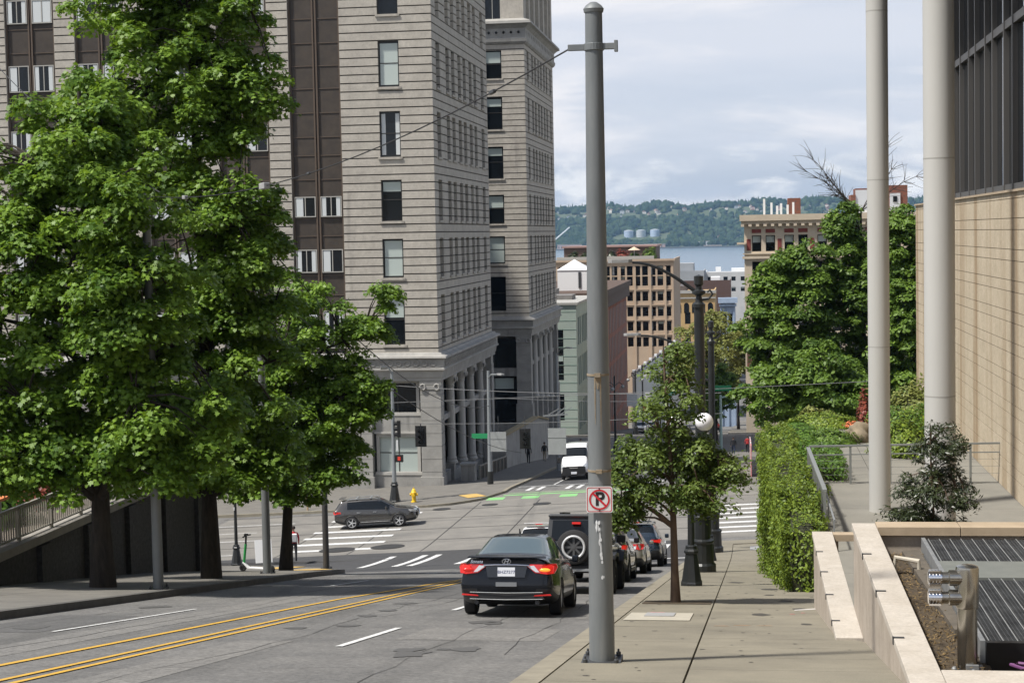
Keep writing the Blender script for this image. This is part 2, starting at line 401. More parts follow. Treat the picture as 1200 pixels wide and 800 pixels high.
for y in (85.8,91.2,97.8): strip(g,-60,y,-26.6,y,.16,0,.014)
strip(g,-44,94.5,-36,94.5,.12,0,.014); strip(g,-33,94.5,-28,94.5,.12,0,.014)
tag(g.build('road_markings',[M_white_line,M_yellow_line,M_green_line]),kind='structure')
M_cover=mat('iron_cover',(.03,.03,.03),.7,bump=.5,bscale=40)
def manhole(x,y,r,label):
    mb=MB(); n=20
    pts=[(x+r*math.cos(2*PI*i/n),y+r*math.sin(2*PI*i/n)) for i in range(n)]
    mb.prism([(a,b,G(a,b)+ROAD+.018) for a,b in pts],(0,0,.012))
    tag(mb.build('manhole_cover',M_cover,org=(x,y,G(x,y)+ROAD)),label,'manhole cover',group='iron covers in the road')
manhole(-21.2,86.0,.95,'large dark round iron cover on the end of the left crosswalk nearest the corner')
manhole(-18.6,86.4,.9,'dark iron cover in the road just right of the left crosswalk')
manhole(-15.6,102.4,.5,'round iron cover left of the green bike paint near the far kerb')
manhole(-12.3,101.7,.55,'round iron cover in front of the green bike lane bars')
manhole(-18.4,101.3,.55,'round iron cover by the kerb in front of the yellow hydrant')

# right-hand pavement: kerb and separate slabs with open joints
g=MB()
slab(g,-2.42,-2.13,fr(-12,80.8,1),0,.4,1)
tag(g.build('kerb',M_curb,smooth=False),kind='structure')
g=MB()
def XR(Y): return pw([(-40,1.7),(23.3,1.7),(23.4,1.45),(33,1.4),(33.1,3.0),(38.8,3.0),(38.9,1.9),(82,1.9)],Y)
ys=[-12,-9,-6,-3,0,3,6,9,12,15,17.2,19.9,22.9,26,29,32.6,34.1,38,41,44,48,52,56,60,64,68,72,76,79.2]
for a,b in zip(ys,ys[1:]):
    slab(g,-2.105,-.68,fr(a+.012,b-.012,1),0,.25,2)
ys=[-12+1.62*i for i in range(57)]
for a,b in zip(ys,ys[1:]):
    if b<79.5: slab(g,-.655,XR,fr(a+.007,b-.007,1),0,.25,2)
slab(g,-2.1,2.4,fr(79.22,81.2,.5),0,.25,3)
tag(g.build('sidewalk',M_sidewalk),kind='structure')
g=MB(); slab(g,-2.12,3.6,[-12,0,20,40,60,70,76,81],-.05,.4,4); tag(g.build('sidewalk_bed',M_soil),kind='structure')
# left pavement
g=MB()
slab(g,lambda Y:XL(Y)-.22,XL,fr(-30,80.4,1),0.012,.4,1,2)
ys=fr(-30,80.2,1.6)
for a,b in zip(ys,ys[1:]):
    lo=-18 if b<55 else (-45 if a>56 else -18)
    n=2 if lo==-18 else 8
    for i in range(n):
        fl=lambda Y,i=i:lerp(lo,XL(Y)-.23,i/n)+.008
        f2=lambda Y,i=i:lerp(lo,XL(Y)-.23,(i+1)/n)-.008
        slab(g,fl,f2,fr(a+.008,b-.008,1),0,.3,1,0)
tag(g.build('sidewalk',[M_sidewalk2,M_curb,mat('dark_kerb',(.105,.10,.09),.9,c2=(.065,.062,.056),vscale=2.5,bump=.3,bscale=40)]),kind='structure')  # left kerb in a darker tone than the right one
g=MB(); slab(g,-46,lambda Y:XL(Y)-.1,fr(-30,80,2),-.05,.4,4); tag(g.build('sidewalk_bed',M_soil),kind='structure')
# far block: pavement round the office building and down the hill
g=MB()
xs=[-80,-60,-45,-35,-28,-24,-21.5,-19.5,-18.2,-17.2,-16.5,-16,-15.6,-15.5]
prev=None
def slabx(mb,xs,yf,y2,off,mi,n=6):
    cols=[[ (x,lerp(yf(x),y2,j/n)) for j in range(n+1)] for x in xs]
    idx=[[mb.P((x,y,G(x,y)+off)) for x,y in c] for c in cols]
    for p,q in zip(idx,idx[1:]):
        for j in range(n): mb.f.append([p[j],q[j],q[j+1],p[j+1]]); mb.m.append(mi)
    low=[mb.P((c[0][0],c[0][1],G(*c[0])+off-.4)) for c in cols]
    for k in range(len(xs)-1): mb.f.append([idx[k][0],low[k],low[k+1],idx[k+1][0]]); mb.m.append(1)
slabx(g,xs,farcurb,118.7,0,0,14)
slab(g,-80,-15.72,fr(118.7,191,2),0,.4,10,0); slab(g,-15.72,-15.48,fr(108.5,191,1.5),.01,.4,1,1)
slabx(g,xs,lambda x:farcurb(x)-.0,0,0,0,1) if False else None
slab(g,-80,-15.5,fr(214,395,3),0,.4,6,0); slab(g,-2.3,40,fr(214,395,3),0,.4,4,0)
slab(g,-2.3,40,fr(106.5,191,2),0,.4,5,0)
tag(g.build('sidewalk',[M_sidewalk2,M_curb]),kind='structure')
g=MB()
for x in xs[:-1]: pass
for a,b in zip(xs,xs[1:]):
    ya,yb=farcurb(a),farcurb(b)
    g.prism([(a,ya-.005,G(a,ya)+.012),(b,yb-.005,G(b,yb)+.012),(b,yb+.2,G(b,yb+.2)+.012),(a,ya+.2,G(a,ya+.2)+.012)],(0,0,-.3))
tag(g.build('kerb',M_curb),kind='structure')
M_ramp=mat('yellow_tactile',(.58,.38,.10),.85,c2=(.42,.28,.10),vscale=8,bump=.6,bscale=30)
def ramp_pad(x,y,w_,l_,rot,label):
    mb=MB(); c,s=math.cos(rot),math.sin(rot)
    pts=[]
    for u,v in ((-w_/2,-l_/2),(w_/2,-l_/2),(w_/2,l_/2),(-w_/2,l_/2)):
        X=x+u*c-v*s; Y=y+u*s+v*c; pts.append((X,Y,G(X,Y)+.022))
    mb.prism(pts,(0,0,.012))
    tag(mb.build('tactile_pad',M_ramp,org=(x,y,G(x,y))),label,'tactile paving',group='yellow tactile pads at the kerb ramps')
ramp_pad(-18.9,71.3,1.5,2.8,.5,'yellow tactile pad on the near left corner by the dark pole')
ramp_pad(-21.2,75.6,1.4,1.6,.9,'small yellow tactile pad at the end of the left crosswalk')
ramp_pad(-17.3,106.3,1.2,1.9,.5,'yellow tactile pad on the far corner in front of the stone building')
# pavement fittings on the right
M_lid=mat('grey_lid',(.36,.36,.35),.6,c2=(.28,.28,.28),vscale=6); M_paleconc=mat('pale_concrete',(.44,.41,.33),.85,c2=(.36,.33,.27),vscale=5)
def pad(mb,x0,x1,y0,y1,off,th,mi): mb.prism([(x0,y0,G(x0,y0)+off),(x1,y0,G(x1,y0)+off),(x1,y1,G(x1,y1)+off),(x0,y1,G(x0,y1)+off)],(0,0,th),mi)
t=thing('utility_cover','pale concrete utility cover with a grey lid in the right pavement before the small tree','utility cover',(-1.5,28.7,G(-1.5,28.7)))
mb=MB(); pad(mb,-2.03,-.95,27.5,29.6,.006,.008,0); mb.build('frame',M_paleconc,t)
mb=MB(); pad(mb,-1.75,-1.25,28.5,29.5,.016,.01,0); mb.build('lid',M_lid,t)
mb=MB(); pad(mb,.1,.55,74.5,77,.008,.012,0); tag(mb.build('utility_cover',M_lid,org=(.3,75.7,G(.3,75.7))),'small pale grey lid in the pavement close to the right crosswalk','utility cover')
g=MB(); pad(g,-2.05,-.72,32.8,34.0,.006,.006,0); tag(g.build('tree_pit_soil',M_soil),kind='structure')
# gum spots, drips and paint marks trodden into the pavement
g=MB(); rs=random.Random(11)
def blot(x,y,r,mi,el=1):
    n=9; pts=[]
    for k in range(n):
        a=2*PI*k/n; q=r*rs.uniform(.7,1.25); u,v=x+q*math.cos(a),y+q*math.sin(a)*el; pts.append((u,v,G(u,v)+.0035))
    g.poly(pts,mi)
for k in range(170): blot(rs.uniform(-2.0,1.35),rs.uniform(13,72),rs.uniform(.012,.045),0,1.5)
for x,y,r in ((.75,34.5,.16),(.45,37,.12),(.95,31.5,.13),(.2,29.5,.18),(.9,27,.10),(.5,40,.2),(-.3,44,.2)): blot(x,y,r,0,2.2)
for x,y,r in ((.75,29.8,.05),(.95,30.2,.045),(-1.55,29.9,.10),(-1.68,29.95,.06)): blot(x,y,r,1,1.2)
g.poly([(u,v,G(u,v)+.004) for u,v in ((.82,30.9),(1.32,31.5),(1.34,31.9),(.84,31.2))],2)
for x in (-.4,-.1,.25): blot(x,26.4+rs.uniform(-.3,.3),.12,3,.5)
tag(g.build('sidewalk_stains',[mat('gum_dark',(.055,.05,.042),.9),mat('pink_mark',(.50,.16,.15),.8),mat('white_mark',(.5,.48,.45),.8),mat('orange_mark',(.30,.19,.11),.9)]),kind='structure')
# ================================================================ street furniture near the camera
def g0(x,y,o=0): return (x,y,G(x,y)+o)
M_rust=mat('rust',(.22,.15,.075),.9,c2=(.27,.235,.18),vscale=14)
M_pole=mat('weathered_pole',(.215,.225,.225),.5,.25,c2=(.15,.165,.17),vscale=3,bump=.12,bscale=18,stretch=(1,1,.22),streak=((.30,.30,.285),1.4,(1,1,.12),.58))
M_sticker=mat('sticker_white',(.62,.63,.63),.7)
M_signwhite=mat('sign_white',(.72,.73,.72),.45,c2=(.62,.62,.60),vscale=5)
def trolley_pole(x,y,h,r0,r1,label,mt,name='utility_pole',group='trolley wire poles',lean=(0,0)):
    t=thing(name,label,'pole',g0(x,y),group=group)
    mb=MB(); mb.T=Matrix.Translation(Vector(wloc(t)))
    P=[(0,0,.02),(lean[0]*.5,lean[1]*.5,h*.5),(lean[0],lean[1],h)]
    mb.tube(P,[r0,(r0+r1)/2,r1],20); o=mb.build('shaft',mt,t,smooth=True)
    mb=MB(); mb.T=Matrix.Translation(Vector(wloc(t)))
    mb.lathe([(r1+.012,h-.03),(r1+.02,h+.01),(r1*.9,h+.05),(r1*.4,h+.085),(0,h+.09)],(lean[0],lean[1],0),20); mb.build('cap',mt,t,smooth=True)
    mb=MB(); mb.T=Matrix.Translation(Vector(wloc(t)))
    mb.box(-r0*1.55,r0*1.55,-r0*1.55,r0*1.55,-.10,.035); 
    for sx in (-1,1):
        for sy in (-1,1): mb.lathe([(.03,.035),(.03,.075),(.014,.075),(.014,.11),(0,.11)],(sx*r0*1.22,sy*r0*1.22,0),8)
    mb.build('base_plate',M_dark_metal,t,bevel=.008)
    return t
PX,PY=-1.70,19.6; PZ=G(PX,PY)
pole=trolley_pole(PX,PY,7.52,.148,.098,'tall weathered grey steel pole with a no parking sign at the kerb in the foreground',M_pole,lean=(.03,-.02))
def pr(z): return .148+(.098-.148)*z/7.62
T=Matrix.Translation((PX,PY,PZ))
mb=MB(); mb.T=T
z=7.1; mb.lathe([(pr(z)+.014,z-.04),(pr(z)+.014,z+.04)],(.028,-.02,0),20); mb.box(-.27,-.08,-.055,.015,z-.035,z+.035); mb.box(.12,.29,-.055,.015,z-.03,z+.04); mb.box(.26,.30,-.06,.02,z-.06,z+.07)
mb.build('wire_clamp',M_pole,pole,bevel=.005)
for z in (3.36,2.25):
    mb=MB(); mb.T=T
    mb.lathe([(pr(z)+.006,z-.012),(pr(z)+.006,z+.012)],(.012,-.01,0),20); mb.box(-.02,.05,-pr(z)-.035,-pr(z),z-.022,z+.022); mb.build('strap',M_rust,pole)
# rust run below the upper strap, torn sticker scraps, conduit strip on the right side
def patch(mb,zs,ths,T,outline,mi=0,off=.003):
    """patch wrapped on the shaft; outline = (angle, z) points"""
    pts=[((pr(z)+off)*math.cos(a)+.012,(pr(z)+off)*math.sin(a)-.01,z) for a,z in outline]
    mb.poly(pts,mi)
mb=MB(); mb.T=T
for a0,za,zb,w_ in ((-1.80,3.33,2.80,.07),(-1.30,3.34,2.72,.09),(-1.55,3.34,3.2,.2)):
    for k in range(6):
        zt,zbm=lerp(za,zb,k/6),lerp(za,zb,(k+1)/6); w0,w1=w_*(1-.12*k),w_*(1-.12*(k+1))
        n=3
        for i in range(n):
            patch(mb,0,0,T,[(a0+lerp(-w0,w0,i/n),zt),(a0+lerp(-w1,w1,i/n),zbm),(a0+lerp(-w1,w1,(i+1)/n),zbm),(a0+lerp(-w0,w0,(i+1)/n),zt)])
mb.build('rust_stain',M_rust,pole)
mb=MB(); mb.T=T
for (a,z,wa,hz) in ((-1.83,1.66,.10,.03),(-1.62,1.66,.12,.028),(-1.85,1.60,.07,.05),(-1.70,1.60,.05,.05),(-1.58,1.585,.06,.03),(-1.56,1.50,.06,.05),(-1.50,1.46,.10,.025),(-1.62,1.43,.05,.04),(-1.50,1.36,.05,.07),(-1.50,1.29,.11,.03),(-1.45,1.255,.12,.035),(-1.40,1.20,.09,.02),(-1.44,1.02,.10,.025),(-1.30,1.03,.05,.016)):
    m=5
    pts=[]
    for k in range(8):
        th=2*PI*k/8; q=random.uniform(.7,1.2); pts.append((a+wa*q*math.cos(th),z+hz*q*math.sin(th)))
    patch(mb,0,0,T,pts,0,.004)
mb.build('sticker_scrap',M_sticker,pole)
mb=MB(); mb.T=T; mb.tube([(.135,.03,.02),(.137,.03,.55)],.012,8); mb.build('ground_wire',M_dark_metal,pole)
# no parking sign
sg=thing('no_parking_sign','square white no parking sign with red ring and black letter strapped to the grey pole','sign',(PX+.015,PY-.165,PZ+1.93),(0,0,R(3)))
def rrect(w_,h_,r,n=5):
    pts=[]
    for cx,cz,a0 in ((w_/2-r,h_/2-r,0),(-w_/2+r,h_/2-r,90),(-w_/2+r,-h_/2+r,180),(w_/2-r,-h_/2+r,270)):
        for k in range(n+1):
            a=R(a0+90*k/n); pts.append((cx+r*math.cos(a),0,cz+r*math.sin(a)))
    return pts
S=.305
def addlocal(mb,name,m,par,**k):
    o=link_mesh(name,mb.mesh(name,m,**k),par); return o
mb=MB(); mb.prism(rrect(S,S,.03),(0,-.003,0)); addlocal(mb,'plate',M_signwhite,sg)
mb=MB()
a=rrect(S-.022,S-.022,.024); b=rrect(S-.038,S-.038,.018)
for k in range(len(a)):
    j=(k+1)%len(a); mb.poly([(p[0],-.0045,p[2]) for p in (a[k],a[j],b[j],b[k])])
mb.build('border',M_red,None) if False else addlocal(mb,'border',M_red,sg)
mb=MB(); n=40; ro,ri=.119,.099
for k in range(n):
    a0,a1=2*PI*k/n,2*PI*(k+1)/n
    mb.poly([(r*math.cos(t_),-.0075,r*math.sin(t_)) for r,t_ in ((ro,a0),(ro,a1),(ri,a1),(ri,a0))])
u=Vector((-.707,0,.707)); v=Vector((.707,0,.707))*.0115
mb.poly([u*.105+v+Vector((0,-.0065,0)),u*.105-v+Vector((0,-.0065,0)),-u*.105-v+Vector((0,-.0065,0)),-u*.105+v+Vector((0,-.0065,0))])
addlocal(mb,'prohibition_ring',M_red,sg)
me=text_mesh('P',.215,mat('sign_black',(.012,.012,.012),.5),.0006,True); link_mesh('letter',me,sg,(.004,-.0052,0))
mb=MB()
for zz in (.125,-.125): mb.lathe([(.009,0),(.009,.008),(0,.008)],(0,-.003,zz),8,M=Matrix.Rotation(R(90),3,'X'))
addlocal(mb,'bolt',M_dark_metal,sg)

# ---- black street lamps on the right
def black_pedestal(mb,h,wd):
    mb.lathe([(wd*.5,0),(wd*.5,.09),(wd*.46,.13),(wd*.44,.2),(wd*.27,h*.8),(wd*.33,h*.83),(wd*.34,h*.88),(wd*.27,h*.93),(wd*.26,h),(wd*.2,h+.02)],(0,0,0),8,M=Matrix.Rotation(R(22.5),3,'Z'))
M_globe=mat('white_globe',(.82,.82,.84),.25)
def local(mb,name,m,par,smooth=True): return link_mesh(name,mb.mesh(name,m,None,smooth),par)
def globe_lamp(x,y,label,h=3.75,arms=True,group=None):
    t=thing('street_lamp',label,'street lamp',g0(x,y),group=group)
    mb=MB(); black_pedestal(mb,1.0,.56); local(mb,'pedestal',M_black_iron,t,False)
    mb=MB(); mb.tube([(0,0,.95),(0,0,h)],[.085,.062],14); mb.lathe([(.1,h-.02),(.1,h+.05),(.05,h+.1),(0,h+.25)],(0,0,0),12); local(mb,'pole',M_black_iron,t)
    mb=MB(); mb.tube([(-.02,-.085,2.7),(-.02,-.09,2.85)],.03,8); local(mb,'tag_band',M_sticker,t)
    if arms:
        for s in (-1,1):
            mb=MB(); mb.tube([(0,0,h-.25),(s*.18,0,h-.3),(s*.33,0,h-.2),(s*.36,0,h+.0)],.022,8); mb.lathe([(.05,0),(.09,.08),(.06,.1)],(s*.36,0,h),12); local(mb,'arm',M_black_iron,t)
            mb=MB(); mb.ball((s*.36,0,h+.3),.225,20); local(mb,'globe',M_globe,t)
    return t
globe_lamp(-1.38,41.8,'black twin globe street lamp nearest the camera behind the small street tree')
def cobra(mb,mh,base,d,L_,rise):
    """curved arm and flat lamp head"""
    d=Vector(d); base=Vector(base)
    path=[base+d*L_*t_+Vector((0,0,rise*math.sin(t_*PI/2))) for t_ in (0,.15,.3,.45,.6,.75,.9,1)]
    mb.tube(path,[.06,.058,.054,.05,.046,.042,.04,.038],8)
    e=path[-1]; s=d.cross(Vector((0,0,1)))
    mh.prism([e+s*.06,e+d*.12+s*.13,e+d*.62+s*.14,e+d*.74+s*.06,e+d*.74-s*.06,e+d*.62-s*.14,e+d*.12-s*.13,e-s*.06],(0,0,.1))
def big_lamp(x,y,h,label,arms,r=.17):
    t=thing('trolley_lamp_pole',label,'lamp pole',g0(x,y))
    mb=MB(); mb.lathe([(.42,0),(.42,.25),(.36,.32),(.34,.9),(.37,.95),(.37,1.0),(.26,1.05),(.26,1.65),(.29,1.68),(.29,1.74),(.24,1.78),(.24,2.0),(.20,2.05)],(0,0,0),16); local(mb,'pedestal',M_black_iron,t,False)
    mb=MB(); mb.tube([(0,0,1.9),(0,0,h)],[r,r*.9],16); mb.lathe([(r*1.15,h-.1),(r*1.15,h),(r*.7,h+.06),(r*.5,h+.25),(r*1.2,h+.32),(r*1.2,h+.4),(r*.6,h+.45),(r*.55,h+.55),(r*.85,h+.6),(r*.85,h+.85),(0,h+.9)],(0,0,0),14); local(mb,'pole',M_black_iron,t)
    for d,L_,rise,z in arms:
        mb=MB(); mh=MB(); cobra(mb,mh,(0,0,z),d,L_,rise); o=local(mb,'arm',M_black_iron,t); local(mh,'lamp_head',M_lid,o,False)
    mb=MB(); mb.tube([(-.05,0,h+.1),(.3,0,h+.15),(.42,0,h+.3),(.34,0,h+.42),(.25,0,h+.36)],.035,8); local(mb,'scroll',M_black_iron,t)
    return t
big_lamp(-1.39,52.3,8.25,'thick black trolley pole with a long lamp arm over the road beside the small tree',[((-1,-.1,0),2.0,1.0,8.55)])
globe_lamp(-1.45,65.5,'short black lamp post standing third in the row of black posts',3.5,False)
big_lamp(-1.47,74.0,9.2,'black trolley pole with lamp arm farthest down the row near the right crosswalk',[((-1,-.1,0),3.0,1.3,8.2),((-1,-.05,0),2.2,.2,7.5)],.15)

# ---- grey poles on the left pavement
trolley_pole(-13.45,37.4,9.0,.12,.09,'grey steel pole between the two big trunks on the left pavement',M_pole)
trolley_pole(-14.2,48.9,9.0,.125,.09,'grey steel pole beside the parked scooter on the left pavement',M_pole)
trolley_pole(-18.35,72.4,9.0,.14,.10,'dark pole standing at the yellow pad on the near left corner',mat('dark_pole',(.045,.043,.042),.6,c2=(.03,.03,.03),vscale=4))
t=globe_lamp(-24.6,81.5-2,'black lamp post with a heavy base at the far end of the shaded left pavement',3.9,True)

# ================================================================ right side: stone walls, planter, plaza, hall
M_cream=mat('cream_stone',(.40,.345,.285),.8,c2=(.30,.255,.205),vscale=1.8,bump=.18,bscale=60,detail=10,streak=((.20,.17,.135),1.3,(1,1,.25),.60),speck=(26,.88,1.12))
M_cream_top=mat('cream_stone_coping',(.47,.43,.375),.8,c2=(.385,.345,.29),vscale=2.4,bump=.15,bscale=60,detail=10,speck=(24,.88,1.12),streak=((.30,.265,.22),1.6,(1,1,1),.62))
M_tan=mat('tan_coping',(.42,.335,.235),.8,c2=(.32,.25,.17),vscale=2,bump=.15,bscale=50,detail=8)
def stone_wall(name,label,x0,x1,y0,y1,ztop,cap=.09,seg=1.12,stops=3):
    t=thing(name,label,'wall',(x0,y0,G(x0,y0)))
    mb=MB()
    # face courses follow the level top; bottom follows the pavement
    ys=fr(y0,y1,1.0)
    for a,b in zip(ys,ys[1:]):
        a2,b2=a+(.004 if a>y0 else 0),b-(.004 if b<y1 else 0)
        z1_=ztop-cap
        zb=[G(x0,a2)-.3,G(x0,b2)-.3]
        # blocks as upright prisms
        mb.prism([(x0+.03,a2,zb[0]),(x0+.03,b2,zb[1]),(x0+.03,b2,z1_),(x0+.03,a2,z1_)],(x1-x0-.06,0,0))
    mb.build('wall',M_cream,t)
    mb=MB(); ys=fr(y0,y1,seg)
    for a,b in zip(ys,ys[1:]): mb.box(x0,x1,a+.004,b-.004,ztop-cap,ztop)
    mb.build('coping',M_cream_top,t,bevel=.006)
    for i in range(stops):
        y=lerp(y0+.5,y1-.8,(i+.3)/stops) ; mb=MB()
        mb.box(x0-.012,x0+.0,y-.03,y+.03,ztop-.07,ztop+.012); mb.box(x0-.012,x0+.11,y-.03,y+.0,ztop+.001,ztop+.014); mb.build('skate_stop',M_dark_metal,t)
    return t
stone_wall('stone_wall','low cream stone wall end rising from the pavement beside the ivy',1.19,1.56,23.6,32.0,-5.62,stops=4)
stone_wall('stone_wall','tall cream stone planter wall in the right foreground beside the grating',1.53,1.87,10.0,25.55,-4.36,stops=6)
t=thing('planter_wall','tan stone coping wall closing the far side of the grated planter','wall',(1.88,25.2,-7.0))
mb=MB(); mb.box(1.88,9.0,25.16,25.5,-7.2,-4.47); mb.build('wall',M_cream,t)
mb=MB()
for a,b in ((1.875,3.05),(3.06,4.6),(4.61,6.2),(6.21,9)): mb.box(a,b-.0,25.1,25.56,-4.47,-4.34)
mb.build('coping',M_tan,t,bevel=.006)
t=thing('planter_wall','cream coping wall closing the near side of the grated planter','wall',(1.88,16.3,-6.0))
mb=MB(); mb.box(1.88,9.0,16.6,16.95,-6.2,-4.46); mb.build('wall',M_cream,t)
mb=MB(); mb.box(1.875,3.4,16.5,17.0,-4.46,-4.355); mb.box(3.41,9,16.5,17.0,-4.46,-4.355); mb.build('coping',M_cream_top,t,bevel=.006)
t=thing('planter_wall','short cross wall with a dark opening between the two cream stone walls','wall',(1.56,31.9,-7.2))
mb=MB(); mb.box(1.565,2.6,31.7,32.0,-5.75,-5.63); mb.box(1.565,1.66,31.75,31.95,-7.3,-5.76); mb.box(2.3,2.6,31.75,31.95,-7.3,-5.76); mb.build('wall',M_tan,t)
mb=MB(); nx,ny=30,34
rows=[[mb.P((lerp(1.872,9,i/nx),lerp(16.96,25.15,j/ny),-4.74+random.uniform(-.03,.03)+.04*math.sin(j*.9)-(.5 if i>3 else 0))) for i in range(nx+1)] for j in range(ny+1)]
for p,q in zip(rows,rows[1:]):
    for i in range(nx): mb.f.append([p[i],p[i+1],q[i+1],q[i]]); mb.m.append(0)
tag(mb.build('planter_soil',M_soil,smooth=True),kind='structure')
# wood-chip litter on the soil
N=2600; C=np.column_stack([rng.uniform(1.9,2.5,N),rng.uniform(17.0,25.0,N),np.full(N,-4.70)]); C[:,2]+=rng.uniform(-.04,.05,N)
M_litter=leafmat('dry_litter',(.10,.07,.035),(.30,.21,.10),0,.9,.1)
def leaves(name,C,Nm,S,shape,mt,parent=None,fold=.25,org=None,vv=None):
    """one mesh of many small leaf faces: centres C, normals Nm, sizes S"""
    N=len(C); C=np.asarray(C,float); Nm=np.asarray(Nm,float); Nm/=np.linalg.norm(Nm,axis=1,keepdims=True)+1e-9
    ref=rng.normal(size=(N,3)); Tn=np.cross(Nm,ref); Tn/=np.linalg.norm(Tn,axis=1,keepdims=True)+1e-9; Bn=np.cross(Nm,Tn)
    sh=np.asarray(shape,float); k=len(sh); S=np.asarray(S,float).reshape(-1,1)
    V=np.empty((N,k,3))
    for i,(x,y) in enumerate(sh): V[:,i]=C+S*(x*Tn+y*Bn-fold*abs(x)*Nm-.3*fold*(y+.5)**2*Nm)
    V=V.reshape(-1,3)
    if org is None and parent is not None: org=wloc(parent)
    if org is not None: V=V-np.array(org)
    me=bpy.data.meshes.new(name); me.vertices.add(N*k); me.vertices.foreach_set('co',V.astype(np.float32).ravel())
    me.loops.add(N*k); me.loops.foreach_set('vertex_index',np.arange(N*k,dtype=np.int32))
    me.polygons.add(N); me.polygons.foreach_set('loop_start',np.arange(0,N*k,k,dtype=np.int32))
    me.update(calc_edges=True); me.validate()
    at=me.attributes.new('v','FLOAT','FACE'); val=rng.beta(2,2.4,N)
    if vv is not None: val=.62*val+.38*vv
    at.data.foreach_set('value',np.clip(val,0,1).astype(np.float32))
    me.materials.append(mt)
    o=bpy.data.objects.new(name,me); col.objects.link(o)
    if parent is not None: o.parent=parent
    elif org is not None: o.location=org
    return o
MAPLE=[(0,-.42),(.16,-.3),(.5,-.28),(.3,0),(.42,.26),(.15,.2),(0,.58),(-.15,.2),(-.42,.26),(-.3,0),(-.5,-.28),(-.16,-.3)]
OVAL=[(0,-.5),(.27,-.18),(.24,.2),(0,.55),(-.24,.2),(-.27,-.18)]
LANCE=[(0,-.6),(.15,-.1),(0,.65),(-.15,-.1)]
tag(leaves('leaf_litter',C,rng.normal(size=(N,3))*[.5,.5,1]+[0,0,1.2],rng.uniform(.02,.06,N),LANCE,M_litter),kind='stuff')
# grating
M_grate=mat('dark_grating',(.11,.115,.118),.6,.4,c2=(.05,.052,.055),vscale=3); M_gratebar=mat('pale_grating_bar',(.34,.35,.35),.5,.4); M_gband=mat('grey_green_steel',(.16,.17,.155),.6,c2=(.13,.14,.13),vscale=4)
t=thing('steel_grating','dark steel grating with pale bars raised over the planter soil','grating',(2.5,18.8,-4.74))
mb=MB()
def mesh_panel(y0,y1):
    for y in fr(y0,y1,.06): mb.box(2.55,9,y-.006,y+.006,-4.58,-4.52)
    for x in fr(2.59,9,.045): mb.box(x-.004,x+.004,y0,y1,-4.575,-4.522)
mesh_panel(18.86,22.2); mesh_panel(23.42,25.08); mb.build('grating_panel',M_grate,t)
mb=MB()
for x in fr(2.59,8.9,.155): mb.box(x-.0045,x+.0045,18.86,22.24,-4.51,-4.502); mb.box(x-.0045,x+.0045,23.38,25.08,-4.51,-4.502)
mb.build('bar',M_gratebar,t)
mb=MB(); mb.box(2.55,9,22.26,23.36,-4.58,-4.498); mb.build('cross_band',M_gband,t)
mb=MB(); mb.box(2.49,2.545,18.8,25.08,-4.80,-4.49); mb.build('side_edge',M_galv,t)
mb=MB(); mb.box(2.55,9,18.75,18.85,-4.80,-4.50); mb.build('front_edge',M_black,t)
mb=MB(); mb.box(2.55,9,18.9,25.08,-5.0,-4.9); mb.build('pit_floor',M_black,t)
# steel twin-inlet standpipe
t=thing('standpipe','polished steel twin inlet fire standpipe in the foreground planter','standpipe',(2.31,18.45,-4.76))
def LB(): return MB()
mb=LB(); mb.lathe([(.105,-.05),(.105,.72)],(0,0,0),28); local(mb,'pipe',M_steel,t)
mb=LB(); mb.lathe([(.118,.71),(.122,.73),(.122,1.12),(.115,1.15),(.08,1.165),(0,1.17)],(0,0,0),28); local(mb,'head',M_steel,t)
mb=LB(); mb.lathe([(.19,-.06),(.19,-.03),(.16,.0)],(0,0,0),8); 
for k in range(4):
    a=k*PI/2+.3; mb.lathe([(.03,-.03),(.03,.06),(.018,.08),(0,.08)],(.15*math.cos(a),.15*math.sin(a),0),8)
mb.box(-.03,.1,-.15,-.10,.02,.12); local(mb,'base_clamp',M_galv,t,False)
Mx=Matrix.Rotation(R(-90),3,'Y')
for z in (.82,1.03):
    mb=LB(); mb.lathe([(.085,.05),(.085,.19),(.066,.20),(.064,.29)],(0,-.02,z),20,M=Mx); o=local(mb,'inlet',M_steel,t)
    mb=LB()
    prof=[]
    for k in range(4): prof+=[(.082,.27+.035*k),(.082,.292+.035*k),(.07,.294+.035*k),(.07,.303+.035*k)]
    mb.lathe(prof+[(0,.41)],(0,-.02,z),14,M=Mx)
    for k in range(6):
        a=k*PI/3; mb.box(-.40,-.28,-.02+.08*math.cos(a)-.012,-.02+.08*math.cos(a)+.012,z+.08*math.sin(a)-.012,z+.08*math.sin(a)+.012)
    local(mb,'cap',M_chrome,o)
mb=MB(); 
mb.tube([(3.2,18.25,-4.68),(2.85,18.3,-4.66),(2.76,18.45,-4.66),(2.85,18.55,-4.67),(3.3,18.4,-4.68)],.018,8)
tag(mb.build('garden_hose',mat('purple_hose',(.16,.06,.16),.5),smooth=True,org=(2.9,18.3,-4.7)),'purple hose loop lying on the planter soil','hose')
mb=MB(); mb.tube([(1.98,23.6,-4.72),(2.0,23.6,-4.5),(2.3,23.55,-4.54),(2.32,23.55,-4.72)],.035,8);
tag(mb.build('pipe_frame',mat('pale_pipe',(.5,.46,.38),.6),smooth=True,org=(2.1,23.6,-4.7)),'bent pale pipe frame in the far corner of the planter soil','pipe')
mb=MB()
mb.prism([(2.36,20.0,-4.74),(2.2,24.9,-4.74),(2.46,25.0,-4.74),(2.48,20.0,-4.74)],(0,0,.09)); tag(mb.build('concrete_footing',mat('dark_concrete',(.13,.11,.085),.95,c2=(.08,.07,.055),vscale=6,bump=.4,bscale=40),org=(2.5,23,-4.95)),'dark rough concrete footing strip along the edge of the grating','footing')

